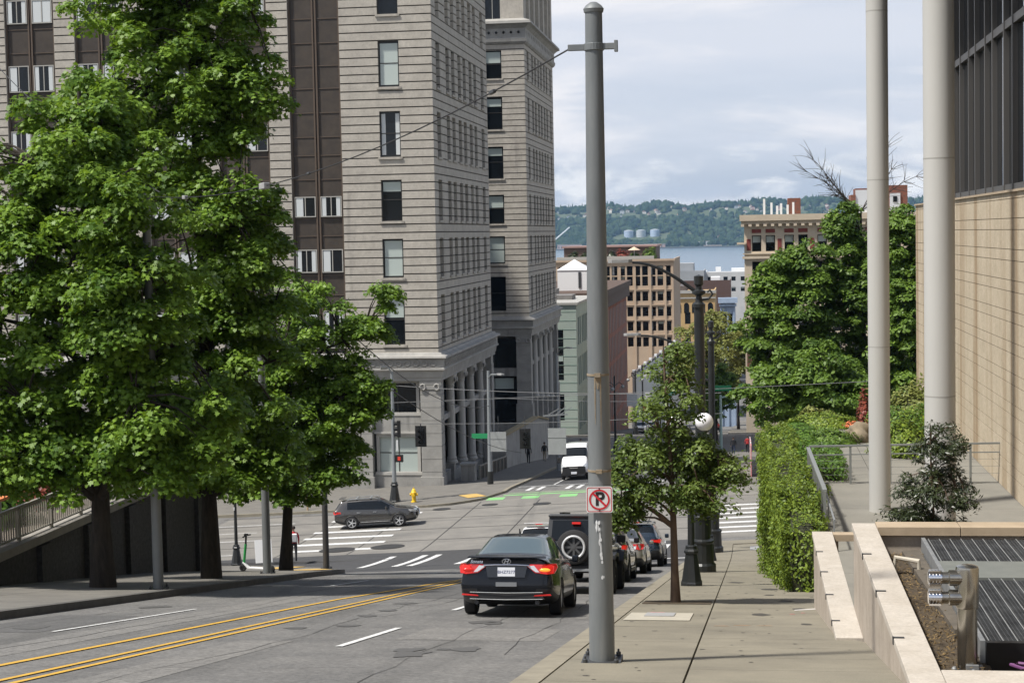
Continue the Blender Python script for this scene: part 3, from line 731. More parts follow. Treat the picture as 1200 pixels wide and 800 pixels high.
# plaza
M_plaza=mat('plaza_concrete',(.215,.205,.175),.85,c2=(.165,.158,.137),vscale=.7,bump=.15,bscale=50,detail=10)
g=MB()
ys=[32.05,36,40,44.4,48.8,53.2,57.6,62,64.5]
for a,b in zip(ys,ys[1:]):
    for x0,x1 in ((1.7,3.6),(3.62,7.4),(7.42,9.5)): g.box(x0,x1-.0,a+.008,b-.008,-7.5,-7.2)
g.box(1.7,9.5,25.6,32.04,-7.5,-7.21)
tag(g.build('plaza',M_plaza),kind='structure')
g=MB(); g.box(1.75,14,26,64.4,-20,-7.45); tag(g.build('plaza_podium',M_plaza),kind='structure')
# the stone hall
M_sand=mat('sandstone',(.49,.415,.305),.85,c2=(.395,.33,.235),vscale=1.3,bump=.25,bscale=45,detail=10,streak=((.25,.165,.085),.75,(1,.75,.035),.49),speck=(9,.84,1.16))
M_mull=mat('bronze_mullion',(.115,.11,.105),.4,.4)
M_curtain=mat('curtain_glass',(.012,.015,.018),.03,spec=.7)
hall=thing('stone_hall','sandstone hall with a tall dark glass curtain wall and round columns along its front','building',(7,10,-7.2))
mb=MB(); z=-7.2; i=0
rowz=[]
while z<.86:
    hgt=(.52,.30)[i%2]; rowz.append((z,min(z+hgt,.88))); z+=hgt; i+=1
for k,(a,b) in enumerate(rowz):
    y=8-(k%3)*.5
    while y<72:
        y2=min(72,y+1.6+.9*((k*7+int(y*3))%3)/3)
        mb.box(7.0,7.3,y+.004 if y>8 else y,y2-.004,a+.009,b-.009); y=y2
mb.build('stone_cladding',M_sand,hall)
mb=MB(); mb.box(7.035,20,8,71.97,-7.3,.87); mb.box(7.3,20,8,61,.87,14); mb.build('wall',mat('sandstone_joint',(.25,.20,.14),.95),hall)
mb=MB(); mb.box(6.94,7.3,8,72.05,.87,.93); mb.build('ledge',M_tan,hall)
mb=MB(); mb.box(7.12,7.14,8,60.9,.94,14); mb.build('curtain_glass',M_curtain,hall)
mb=MB(); y=60.9; k=0
while y>10:
    mb.box(6.98,7.2,y-.065,y+.065,.93,14); y-=(2.15,1.5)[k%2]; k+=1
for z in (.98,5.35,5.75+4.0): mb.box(7.0,7.2,8,60.9,z-.11,z+.11)
mb.build('mullion_grid',M_mull,hall)
M_colm=mat('column_paint',(.47,.465,.44),.55,c2=(.43,.425,.40),vscale=.8,bump=.05,bscale=20,stretch=(1,1,.2))
for i,y in enumerate((18,31,44,57)):
    mb=MB(); mb.lathe([(.27,-7.25),(.27,14)],(3.35 if i>1 else 3.42,y,0),40) if i in(1,2) else None
    if i==2:
        mb2=MB(); mb2.lathe([(.31,-7.2),(.31,-7.14),(.28,-7.12)],(3.35,y,0),32)
    if mb.v:
        cc=mb.build('column',M_colm,hall,smooth=True)
        mb=MB(); xc=3.35 if i>1 else 3.42
        for z in (-3.0,1.2,5.4): mb.lathe([(.272,z-.012),(.2735,z),(.272,z+.012)],(xc,y,0),40)
        mb.build('weld_seam',mat('weld_seam',(.33,.325,.30),.6),hall,smooth=True)
mb=MB(); mb.box(2.6,20,8,62,14,15); mb.build('roof',M_colm,hall)
# railings of the plaza
M_rail=mat('rail_paint',(.22,.23,.22),.5,.3)
t=thing('plaza_railing','grey metal railing running along the ivy side of the plaza','railing',(1.72,41,-7.2))
mb=MB()
P0,P1=Vector((1.82,40.6,0)),Vector((1.72,48.6,0))
for z in (-6.16,): mb.bar(P0+Vector((0,0,z)),P1+Vector((0,0,z)),.1,.05)
for z in (-7.05,): mb.bar(P0+Vector((0,0,z)),P1+Vector((0,0,z)),.04,.04)
mb.build('rail',M_rail,t)
mb=MB()
for k in range(9):
    p=P0.lerp(P1,k/8); mb.box(p.x-.03,p.x+.03,p.y-.03,p.y+.03,-7.2,-6.17)
mb.build('post',M_rail,t)
mb=MB()
for k in range(73):
    p=P0.lerp(P1,k/72); mb.box(p.x-.008,p.x+.008,p.y-.008,p.y+.008,-7.05,-6.18)
mb.build('baluster_panel',M_rail,t)
mb=MB(); mb.tube([(1.93,38.4,-6.5),(1.92,44,-6.45)],.025,8); mb.box(1.9,1.94,38.4,38.44,-7.2,-6.5); mb.box(1.9,1.94,41,41.04,-7.2,-6.48); mb.build('handrail',M_galv,t)
t=thing('plaza_railing','grey metal railing crossing the back of the plaza in front of the shrub','railing',(1.72,48.7,-7.2))
mb=MB(); mb.bar((1.75,48.7,-6.13),(7,48.7,-6.05),.08,.05); mb.bar((1.75,48.7,-6.38),(7,48.7,-6.3),.04,.03); mb.build('rail',M_rail,t)
mb=MB()
for x in (1.78,2.9,4.0,5.1,6.2): mb.box(x-.03,x+.03,48.67,48.73,-7.2,-6.1)
mb.build('post',M_rail,t)
mb=MB()
for z in (-6.55,-6.75,-6.95): mb.bar((1.75,48.7,z),(7,48.7,z+.06),.008,.008)
mb.build('cable',M_rail,t)
# ================================================================ trees and planting
def rdir():
    v=rng.normal(size=3); return v/np.linalg.norm(v)
def make_tree(name,label,base,trunk_h,trunk_r,ells,nclump,per,clr,lsize,leafm,shape=MAPLE,bark=None,group=None,flat=.6,inner=.35,lean=(0,0),cat='tree',bare=0,droop=.25,trunk_bend=.1):
    """tapered trunk with limbs to leaf clumps spread through a union of ellipsoids ells=[(dx,dy,z,rx,ry,rz,weight)] relative to base"""
    bark=bark or M_bark
    t=thing(name,label,cat,base,group=group); B=np.array(base,float)
    wts=np.array([e[6] for e in ells],float); wts/=wts.sum()
    cl=[]; 
    while len(cl)<nclump:
        e=ells[rng.choice(len(ells),p=wts)]
        d=rdir(); q=rng.uniform(.72,1.0) if rng.random()>inner else rng.uniform(.2,.75)
        q*=1+.12*math.sin(5*d[0]+7*d[2]+e[0])*1
        cl.append(np.array([e[0]+d[0]*e[3]*q,e[1]+d[1]*e[4]*q,e[2]+d[2]*e[5]*q]))
    cl=np.array(cl)
    # wood
    mb=MB()
    top=max(e[2]+e[5]*.55 for e in ells)
    tp=[]
    for k in range(9):
        f=k/8; z=top*f; tp.append(Vector((lean[0]*f+trunk_bend*math.sin(f*5)*f,lean[1]*f+trunk_bend*math.cos(f*4)*f-trunk_bend*f,z)))
    tp[0].z=-.15
    mb.tube([tuple(p) for p in tp],[trunk_r*(1.35 if k==0 else lerp(1,.18,k/8)) for k in range(9)],10)
    nl=max(6,int(nclump**.5*1.3)); limbs=[]
    for i in rng.choice(len(cl),min(nl,len(cl)),replace=False):
        c=Vector(cl[i]); hz=max(trunk_h*.85,min(top*.92,c.z-.55*math.hypot(c.x,c.y))); f=hz/top
        a=tp[0].lerp(tp[-1],f); k=min(7,int(f*8)); a=tp[k].lerp(tp[k+1],f*8-k)
        m=a.lerp(c,.5)+Vector((0,0,.12*(c-a).length)); r=trunk_r*lerp(.55,.2,f)
        mb.tube([tuple(a),tuple(a.lerp(m,.5)+Vector((0,0,.03))),tuple(m),tuple(c)],[r,r*.8,r*.55,r*.2],7)
        limbs+=[a.lerp(m,.6),m,m.lerp(c,.5),c]
    LA=np.array([tuple(p) for p in limbs])
    for c in cl:
        j=np.argmin(((LA-c)**2).sum(1)); a=Vector(LA[j]); c=Vector(c)
        if (a-c).length>.05:
            m=a.lerp(c,.5)+Vector((0,0,.1*(c-a).length)); mb.tube([tuple(a),tuple(m),tuple(c)],[trunk_r*.11+.008,trunk_r*.07+.006,.005],5)
    if bare:
        for k in range(bare):
            a=tp[-1]; a=Vector((a.x,a.y,a.z)); ang=rng.choice([0,PI])+rng.normal()*.5; el=rng.uniform(.55,1.45); ln=rng.uniform(3,5.8)
            p=[a]; d=Vector((math.cos(ang)*math.cos(el),math.sin(ang)*math.cos(el),math.sin(el)))
            for s in range(6): d=(d+Vector(rdir())*.22+Vector((0,0,.03))).normalized(); p.append(p[-1]+d*ln/6)
            mb.tube(p,[.036,.033,.03,.027,.023,.018,.012],5)
            for s in range(2,6):
                for _ in range(5):
                    q=[p[s]]; d2=(d+Vector(rdir())*.8).normalized()
                    for s2 in range(3): d2=(d2+Vector(rdir())*.25).normalized(); q.append(q[-1]+d2*ln*.09)
                    mb.tube(q,[.016,.014,.011,.008],4)
    link_mesh('trunk',mb.mesh('trunk',bark,None,60),t)
    # leaves
    C=[];N=[]
    per_=np.maximum(8,rng.normal(per,per*.25,len(cl)).astype(int))
    for c,n in zip(cl,per_):
        r=clr*rng.uniform(.65,1.25)
        d=rng.normal(size=(n,3)); d/=np.linalg.norm(d,axis=1,keepdims=True); d[:,2]=np.where(d[:,2]<-.35,-d[:,2]*.6,d[:,2])
        q=rng.uniform(.35,1.0,size=(n,1))**.6
        p=d*q*r*[1,1,flat]; p[:,2]-=droop*(p[:,0]**2+p[:,1]**2)/r
        C.append(c+p); N.append(d*[.8,.8,.5]+[0,0,.75]+rng.normal(size=(n,3))*.42)
    C=np.concatenate(C); N=np.concatenate(N)
    o=leaves('crown',C,N,lsize*rng.uniform(.65,1.3,len(C)),shape,leafm,t,org=(0,0,0),vv=np.repeat(rng.uniform(0,1,len(cl)),per_))
    return t
ML_maple=leafmat('maple_leaf',(.038,.098,.012),(.235,.37,.042),.30,.5,.35)
ML_street=leafmat('street_tree_leaf',(.030,.060,.011),(.185,.255,.048),.25,.5,.4)
ML_park=leafmat('park_tree_leaf',(.032,.075,.011),(.185,.29,.040),.27,.5,.35)
ML_yel=leafmat('yellow_green_leaf',(.11,.14,.035),(.28,.30,.085),.25,.5,.3)
ML_ivy=leafmat('ivy_leaf',(.035,.075,.009),(.245,.325,.038),.18,.5,.3)
ML_shrub=leafmat('shrub_leaf',(.03,.08,.012),(.15,.26,.035),.2,.5,.3)
ML_dark=leafmat('dark_shrub_leaf',(.014,.026,.010),(.06,.075,.026),.12,.4,.5)
ML_red=leafmat('red_leaf',(.12,.02,.02),(.35,.10,.06),.2,.5,.3)
# big maples on the left pavement
b=g0(-15.1,38.2)
make_tree('maple_tree','leftmost big leafy maple with a thick dark trunk on the shaded left pavement',b,2.4,.255,
  [(-2.0,-.3,6.4,3.0,2.2,2.6,1.3),(.3,-.4,7.0,2.6,2.0,2.6,1.2),(-.6,-.9,3.9,3.6,1.7,1.45,1.2),(-1.0,0,9.4,2.0,1.8,1.7,.7),(1.5,-.7,4.1,2.2,1.6,1.4,.9),(-3.5,-.3,4.1,1.7,1.5,1.5,.6),(-3.4,.2,8.0,1.4,1.2,.8,.3),(1.5,-1.4,6.2,1.3,1.1,1.9,.7),(1.3,-1.3,8.9,1.2,1.1,1.3,.5),(-.3,-1.1,2.9,3.6,1.3,.8,.7),(-3.3,.1,10.2,.9,.8,.4,.14),(-.1,.1,11.0,1.5,1.4,1.1,.5),(.2,-.2,10.0,1.8,1.6,1.3,.6)],600,200,.55,.13,ML_maple,group='maples on the left pavement',inner=.5,flat=.75,droop=.2)
b=g0(-14.4,44.2)
make_tree('maple_tree','tallest leafy maple reaching past the top of the picture on the left pavement',b,2.6,.235,
  [(-.4,-.3,6.5,2.6,2.0,2.6,1.1),(.3,-.3,9.5,2.3,2.0,2.6,1.2),(-.7,-.2,12.6,2.8,2.1,2.7,1.5),(-.8,0,15.6,2.6,2.0,2.2,1.3),(.9,-.5,4.0,2.2,1.6,1.5,.9),(-1.3,-.6,3.7,2.0,1.6,1.4,.7),(1.4,-.6,7.4,1.4,1.5,2.2,.8),(1.2,-.2,13.2,1.3,1.2,1.9,.5),(.5,-.9,3.1,2.4,1.2,.8,.5)],640,200,.55,.13,ML_maple,group='maples on the left pavement',inner=.5,flat=.75,droop=.2)
b=g0(-15.5,55.6)
make_tree('maple_tree','smaller maple with a leaning side branch over the near left corner by the scooter',b,2.8,.205,
  [(-.6,-.2,5.6,2.5,2.0,2.0,1.2),(.5,.0,8.0,2.3,2.0,1.9,1.0),(1.7,-.3,4.6,1.5,1.5,1.5,.85),(2.3,.1,6.3,1.5,1.2,1.0,.5),(3.1,.2,8.2,.8,.8,.55,.18),(3.6,.2,9.1,.3,.4,.55,.08),(3.3,.1,5.6,.6,.6,.4,.09),(.4,-.5,3.7,2.4,1.5,1.2,.9),(-.3,-.7,3.0,2.2,1.2,.7,.4)],470,190,.53,.13,ML_maple,group='maples on the left pavement',lean=(.5,0),inner=.4)
# street tree on the right kerb
b=g0(-1.42,33.4)
make_tree('street_tree','small young street tree with thin brown trunk at the right kerb behind the sign',b,1.75,.085,
  [(.08,0,2.6,1.25,1.1,.62,1.6),(-.1,0,3.65,.72,.7,.6,.7),(.02,.1,4.4,.5,.5,.6,.4),(.9,.1,2.55,.5,.6,.4,.4),(-.75,-.1,2.2,.65,.6,.55,.5),(-.95,0,2.9,.45,.5,.35,.2),(.12,0,4.95,.2,.2,.25,.08),(.5,-.2,2.05,.8,.6,.3,.35),(-1.05,-.15,1.9,.45,.45,.5,.35)],215,105,.29,.08,ML_street,OVAL,M_bark2,lean=(-.12,0),trunk_bend=.05,flat=.8)
# dark leafed small tree on the plaza
make_tree('plaza_shrub_tree','small dark leaved tree standing behind the planter wall in front of the big columns',(2.95,27.8,-7.2),1.5,.05,
  [(.05,0,2.2,.72,.6,.45,1),(.0,0,2.9,.62,.5,.5,1),(.12,0,3.55,.42,.4,.40,.6),(-.45,0,2.55,.35,.3,.2,.25),(.5,0,2.3,.3,.3,.25,.2),(.1,0,3.95,.3,.28,.2,.25),(-.1,0,1.75,.65,.5,.35,.6)],170,90,.22,.075,ML_dark,LANCE,M_bark2,flat=.7,inner=.4,trunk_bend=.05)
# park trees beyond the crossing on the right
def pt(label,x,y,ells,n,per,clr,ls,lm=None,**k):
    make_tree('park_tree',label,g0(x,y),3.5,.3,ells,n,per,clr,ls,lm or ML_park,MAPLE if ls>.3 else OVAL,group='trees beyond the crossing on the right',**k)
pt('round full green tree beyond the crossing left of the slim column',3.0,114,[(0,0,9.2,3.4,3,4.0,1.5),(-.6,-.4,5.2,3.1,2.6,2.6,1.0),(.6,0,13.2,2.3,2,1.8,.7),(1.7,-.5,5.5,2.6,2,2.4,.7),(-1.3,0,12.2,1.5,1.4,1.5,.4)],430,170,.8,.26)
pt('tall green tree with bare branches sticking out of its top behind the slim column',7.8,116,[(0,0,9.5,3.4,3,4.4,1.5),(.3,0,13.8,2.4,2,2.2,.8),(-1.4,0,16.6,.9,1,1.1,.25),(-.6,-.8,5,3.2,2.4,2.6,.9),(2.3,0,12.2,1.8,1.4,2.4,.6),(-.6,0,15.2,1.0,.9,1.0,.25)],450,170,.8,.26,bare=8)
pt('dense green tree between the slim column and the big column',11.0,108,[(0,0,8.4,3.2,3,4.0,1.5),(-.8,0,12.2,2.2,2,2.4,.9),(-1.2,0,15.2,1.2,1.2,1.6,.35),(.2,0,4.6,3,2.6,2.4,.9)],380,170,.8,.26)
pt('shadier green tree low behind the ivy hedge near the crossing',4.2,103.5,[(0,0,6.0,2.6,2.4,2.6,1.2),(-2.1,0,6.3,1.3,1.3,1.5,.4),(1.6,0,5.0,2.4,2.2,2.2,.8)],230,160,.75,.24)
def yt(label,x,y,h,r,lm=ML_yel,n=130):
    make_tree('street_tree',label,g0(x,y),h*.35,.2,[(0,0,h*.62,r,r,h*.3,1),(r*.3,0,h*.8,r*.6,r*.6,h*.18,.5),(-r*.4,0,h*.5,r*.7,r*.7,h*.2,.5)],n,110,r*.27,.36,lm,OVAL,group='street trees far down the hill')
yt('pale yellow green tree down the hill left of the beige corner building',-5.2,236,17,4.8)
yt('yellow green tree behind the black pole far down the hill',-1.2,262,17,4.6)
yt('pale green tree low behind the cobra lamp far down the hill',-7.3,268,12,3.2)
yt('green tree far down the hill beside the pale street canopy',-3.6,205,9,2.6,ML_park)
# ivy hedge
def hedge(name,label,x0,x1,y0,y1,zt,zb,dens,ls,lm,cat,bulge=.12,corem=None):
    """leafy mass over a box-like bank; zt and zb are functions of Y"""
    t=thing(name,label,cat,((x0+x1)/2,y0,zb(y0)))
    mb=MB(); ys=fr(y0+.15,y1-.15,1.5); rows=[]
    for y in ys: rows.append([mb.P((x0+.14,y,zb(y)-.1)),mb.P((x0+.14,y,zt(y)-.12)),mb.P((x1-.14,y,zt(y)-.12)),mb.P((x1-.14,y,zb(y)-.1))])
    for p,q in zip(rows,rows[1:]):
        for k in range(3): mb.f.append([p[k],q[k],q[k+1],p[k+1]]); mb.m.append(0)
    mb.f.append(rows[0]); mb.m.append(0); mb.f.append(rows[-1][::-1]); mb.m.append(0)
    mb.build('stems',corem or mat('ivy_stem',(.035,.04,.015),.95,c2=(.02,.022,.01),vscale=6),t)
    C=[];N=[]
    def bump(a,b,c): return bulge*(math.sin(a*1.9+b*.7)+math.sin(b*2.3+c*1.7)+.7*math.sin(a*4.1+c*3.3))*.5
    A=[('L',(y1-y0)*(abs(zt(y0)-zb(y0))+abs(zt(y1)-zb(y1)))/2),('T',(y1-y0)*(x1-x0)),('F',(x1-x0)*abs(zt(y0)-zb(y0))),('R',(y1-y0)*.8),('B',(x1-x0)*abs(zt(y1)-zb(y1)))]
    for side,area in A:
        for _ in range(int(area*dens)):
            y=rng.uniform(y0,y1)
            if side=='L': z=rng.uniform(zb(y),zt(y)+.03); b=bump(y,z,0); p=(x0-b+rng.normal()*.05-.1*max(0,(z-zt(y)+.7)),y,z); n=(-1,0,.45)
            elif side=='R': z=rng.uniform(zt(y)-.8,zt(y)); p=(x1+bump(y,z,2)+rng.normal()*.05,y,z); n=(1,0,.5)
            elif side=='T': x=rng.uniform(x0-.08,x1+.08); b=bump(x*2,y,1); p=(x,y,zt(y)+b+rng.normal()*.05); n=(0,0,1)
            else:
                yy=y0 if side=='F' else y1; s=-1 if side=='F' else 1; z=rng.uniform(zb(yy),zt(yy)); x=rng.uniform(x0,x1); p=(x,yy+s*(bump(x*2,z,3))+rng.normal()*.05,z); n=(0,s,.45)
            C.append(p); N.append(n)
    C=np.array(C); N=np.array(N)+rng.normal(size=(len(C),3))*.38
    leaves('foliage',C,N,ls*rng.uniform(.6,1.35,len(C)),OVAL,lm,t)
    return t
gz=lambda y:G(.8,y)
hedge('ivy_hedge','thick green ivy hanging over the plaza wall down to the right pavement',.72,1.66,41.2,62,lambda y:-6.4-.03*(y-39)+(.12 if y<44 else 0),gz,560,.078,ML_ivy,'ivy',.30)
hedge('ivy_hedge','end drape of green ivy stepping out beside the low cream stone wall',.86,1.62,38.6,41.2,lambda y:-6.6-.05*(41-y),gz,560,.075,ML_ivy,'ivy',.22)
def blob(name,label,x,y,z,rx,ry,rz,n,ls,lm,cat='shrub',group=None,shape=OVAL,seed=0):
    t=thing(name,label,cat,(x,y,z),group=group); n=int(n*2.3)
    d=rng.normal(size=(n,3)); d/=np.linalg.norm(d,axis=1,keepdims=True); d[:,2]=np.abs(d[:,2])
    wob=1+.16*np.sin(4*d[:,:1]+seed)+.14*np.sin(6*d[:,1:2]+3*d[:,2:3])
    n=int(n*1); C=d*wob*rng.uniform(.70,1.05,(n,1))*[rx,ry,rz]; N=d+[0,0,.35]+rng.normal(size=(n,3))*.35
    leaves('foliage',C,N,ls*rng.uniform(.6,1.3,n),shape,lm,t,org=(0,0,0))
    mb=MB(); mb.lathe([(rx*.68,0),(rx*.64,rz*.35),(rx*.42,rz*.58),(0,rz*.7)],(0,0,0),12,M=Matrix.Diagonal((1,ry/rx,1))); link_mesh('stems',mb.mesh('stems',MATS['ivy_stem'],None,True),t)
    return t
hedge('box_shrub','low clipped green shrub behind the back railing of the plaza',1.75,2.75,49.2,55,lambda y:-6.75,lambda y:-7.3,260,.10,ML_shrub,'shrub',.1)
blob('shrub','bright rounded shrub behind the boxy plaza shrub',1.7,60,-7.25,1.1,2.2,.45,1700,.11,ML_shrub,seed=1)
blob('shrub','wide low green shrub beside the boulder at the back of the plaza',2.9,63.5,-7.2,1.5,1.6,.42,2200,.11,ML_ivy,seed=2)
blob('shrub','dark green shrub nearest the boulder behind the plaza railing',2.9,58.0,-7.2,.85,1.2,.5,1200,.10,ML_park,seed=3)
blob('shrub','spiky yellow green grass tuft above the ivy at the back of the plaza',2.6,63.8,-7.2,.6,.5,.6,400,.28,ML_yel,shape=LANCE,seed=4)
blob('shrub','light green shrub between the columns at the back of the plaza',5.5,60,-7.2,1.2,1.3,1.1,1900,.11,ML_shrub,seed=5)
blob('shrub','feathery yellow green shrub beside the big column at the back of the plaza',6.0,63.2,-7.2,1.1,1.2,1.6,1600,.13,ML_yel,seed=6)
blob('shrub','green shrub under the shrubs between the two columns',4.9,55,-7.2,1.0,1.0,1.2,1500,.11,ML_ivy,seed=7)
blob('red_shrub','red leaved shrub behind the slim column',4.25,63,-7.2,.3,.35,1.2,330,.11,ML_red,seed=8)
blob('flower_clump','orange flowers low beside the boulder on the plaza',3.75,60.5,-6.9,.45,.35,.16,120,.07,leafmat('orange_petal',(.4,.08,.02),(.7,.25,.12),.1,.6,.2),'flowers',seed=9)
t=thing('boulder','tan boulder lying among the shrubs at the back of the plaza','boulder',(3.75,58.6,-7.2))
bm=bmesh.new(); bmesh.ops.create_icosphere(bm,subdivisions=4,radius=1)
for v in bm.verts:
    p=v.co; q=1+.18*math.sin(3*p.x+1)+.12*math.sin(5*p.y+p.z*3)+.05*math.sin(11*p.x+9*p.z); v.co=Vector((p.x*.5*q,p.y*.45*q,max(-.1,p.z*.42*q+.16)))
me=bpy.data.meshes.new('rock'); bm.to_mesh(me); bm.free(); me.materials.append(mat('boulder_rock',(.26,.21,.14),.9,c2=(.15,.125,.09),vscale=3,bump=.6,bscale=12)); me.polygons.foreach_set('use_smooth',[True]*len(me.polygons)); link_mesh('rock',me,t)
# left: plaza wall with railing and planting
M_aggr=mat('dark_aggregate',(.075,.072,.068),.9,c2=(.032,.031,.03),vscale=9,bump=.7,bscale=30,detail=12)  # dark aggregate, darkened further to stand in for the tree shade
wl=thing('retaining_wall','dark aggregate retaining wall with ribs behind the left trees','wall',(-17.8,38,-7.4))
mb=MB(); mb.box(-18.2,-17.8,5,54.2,-14.0,-7.55); mb.box(-40,-18.2,53.8,54.2,-14,-7.55)
mb.build('wall',M_aggr,wl)
mb=MB()
for y in fr(10,53.4,3.1): mb.box(-17.82,-17.66,y-.32,y+.32,-14,-7.6)
mb.build('rib',M_aggr,wl)
mb=MB(); mb.box(-18.25,-17.7,5,54.3,-7.55,-7.34); mb.build('coping',mat('grey_coping',(.30,.28,.245),.85,c2=(.22,.21,.19),vscale=3),wl)
rl=thing('wall_railing','pale picket railing along the top of the dark retaining wall on the left','railing',(-17.95,38,-7.34))
mb=MB(); mb.box(-17.99,-17.91,20,54,-6.53,-6.46); mb.box(-17.98,-17.92,20,54,-7.26,-7.22); mb.build('rail',mat('pale_rail',(.27,.255,.22),.6),rl)  # rail colour lowered to stand in for shade from the trees
mb=MB()
for y in fr(20,54,.135): mb.box(-17.965,-17.935,y-.02,y+.02,-7.24,-6.5)
mb.build('picket_panel',mat('pale_rail',(.27,.255,.22),.6),rl)
mb=MB()
for y in fr(20,54,2.0): mb.box(-17.99,-17.91,y-.045,y+.045,-7.34,-6.5)
mb.build('post',mat('pale_rail',(.27,.255,.22),.6),rl)
g=MB(); g.box(-45,-18.2,4,53.8,-14.5,-7.6); tag(g.build('upper_terrace',mat('terrace_paving',(.26,.22,.18),.9,c2=(.2,.17,.14),vscale=1.5)),kind='structure')
t=thing('orange_table','flat orange topped table behind the railing at the far left edge','table',(-19.6,39.5,-7.6))
mb=MB(); mb.box(-1.6,.95,-1.6,1.6,1.15,1.22); link_mesh('tabletop',mb.mesh('t',mat('orange_top',(.62,.20,.06),.6)),t)
for sx in(-1.4,.8):
    for sy in(-1.3,1.3): mb=MB(); mb.box(sx-.04,sx+.04,sy-.04,sy+.04,0,1.15); link_mesh('leg',mb.mesh('l',M_galv),t)
blob('shrub','sunlit green shrub behind the railing on the left terrace',-21,44,-7.6,1.5,1.5,1.6,1500,.16,ML_shrub,seed=11)
blob('shrub','mixed green shrub at the left edge above the retaining wall',-22.3,47.5,-7.6,1.6,1.8,2.1,1700,.16,ML_maple,seed=12)
blob('red_shrub','reddish shrub among green ones on the left terrace',-20.4,47,-7.6,.9,.9,1.2,800,.14,ML_red,seed=13)
# ================================================================ vehicles (local frame: +Y forward, origin on the ground)
def paint(name,c,rough=.25,metal=.3): return mat(name,c,rough,metal,coat=1,spec=.5)
M_trim=mat('black_trim',(.012,.012,.013),.5)
M_tail=mat('tail_lamp_red',(.42,.012,.012),.12,coat=1,emit=((1,.03,.02),.15)); M_brake=mat('brake_lamp_lit',(.40,.012,.010),.2,emit=((1,.04,.02),.24)); M_amber=mat('amber_glow',(.9,.35,.03),.2,emit=((1,.26,.04),.6))
M_lampglass=mat('lamp_glass',(.62,.64,.66),.08,.3,coat=1); M_plate=mat('plate_white',(.66,.68,.72),.5); M_rim=mat('alloy_rim',(.58,.59,.60),.35,.35); M_blue_txt=mat('plate_blue',(.03,.05,.16),.5)
def wheel_meshes(r,wd,rr,spokes,rimmat=None):
    Mx=Matrix.Rotation(R(90),3,'Y'); mb=MB()
    mb.lathe([(rr,-wd/2),(r*.93,-wd/2),(r*.985,-wd*.42),(r,-wd*.3),(r,wd*.3),(r*.985,wd*.42),(r*.93,wd/2),(rr,wd/2)],(0,0,0),28,M=Mx,cap=False); ty=mb.mesh('tyre',M_rubber,None,50)
    mb=MB(); mb.lathe([(rr,-wd*.42),(rr*.93,-wd*.42),(rr*.9,-wd*.3),(rr*.9,wd*.3),(rr*.93,wd*.42),(rr,wd*.42)],(0,0,0),28,M=Mx,cap=False)
    for sgn in (-1,1):
        for k in range(spokes):
            a=2*PI*k/spokes; d=Vector((0,math.cos(a),math.sin(a))); x=sgn*wd*.36
            mb.bar(Vector((x,0,0))+d*rr*.12,Vector((x,0,0))+d*rr*.96,rr*.2,wd*.07,up=(1,0,0))
        mb.lathe([(rr*.2,sgn*wd*.31),(rr*.2,sgn*wd*.42),(0,sgn*wd*.43)],(0,0,0),12,M=Mx)
    rim=mb.mesh('rim',rimmat or M_rim,None,30)
    mb=MB(); mb.lathe([(rr*.86,-wd*.25),(rr*.86,wd*.2)],(0,0,0),20,M=Mx); hub=mb.mesh('hub',M_trim,None,30)
    return hub,ty,rim
def add_wheels(t,wm,xs,ys,r):
    for x in xs:
        for y in ys:
            o=link_mesh('wheel',wm[0],t,(x,y,r)); link_mesh('tyre',wm[1],o); link_mesh('rim',wm[2],o)
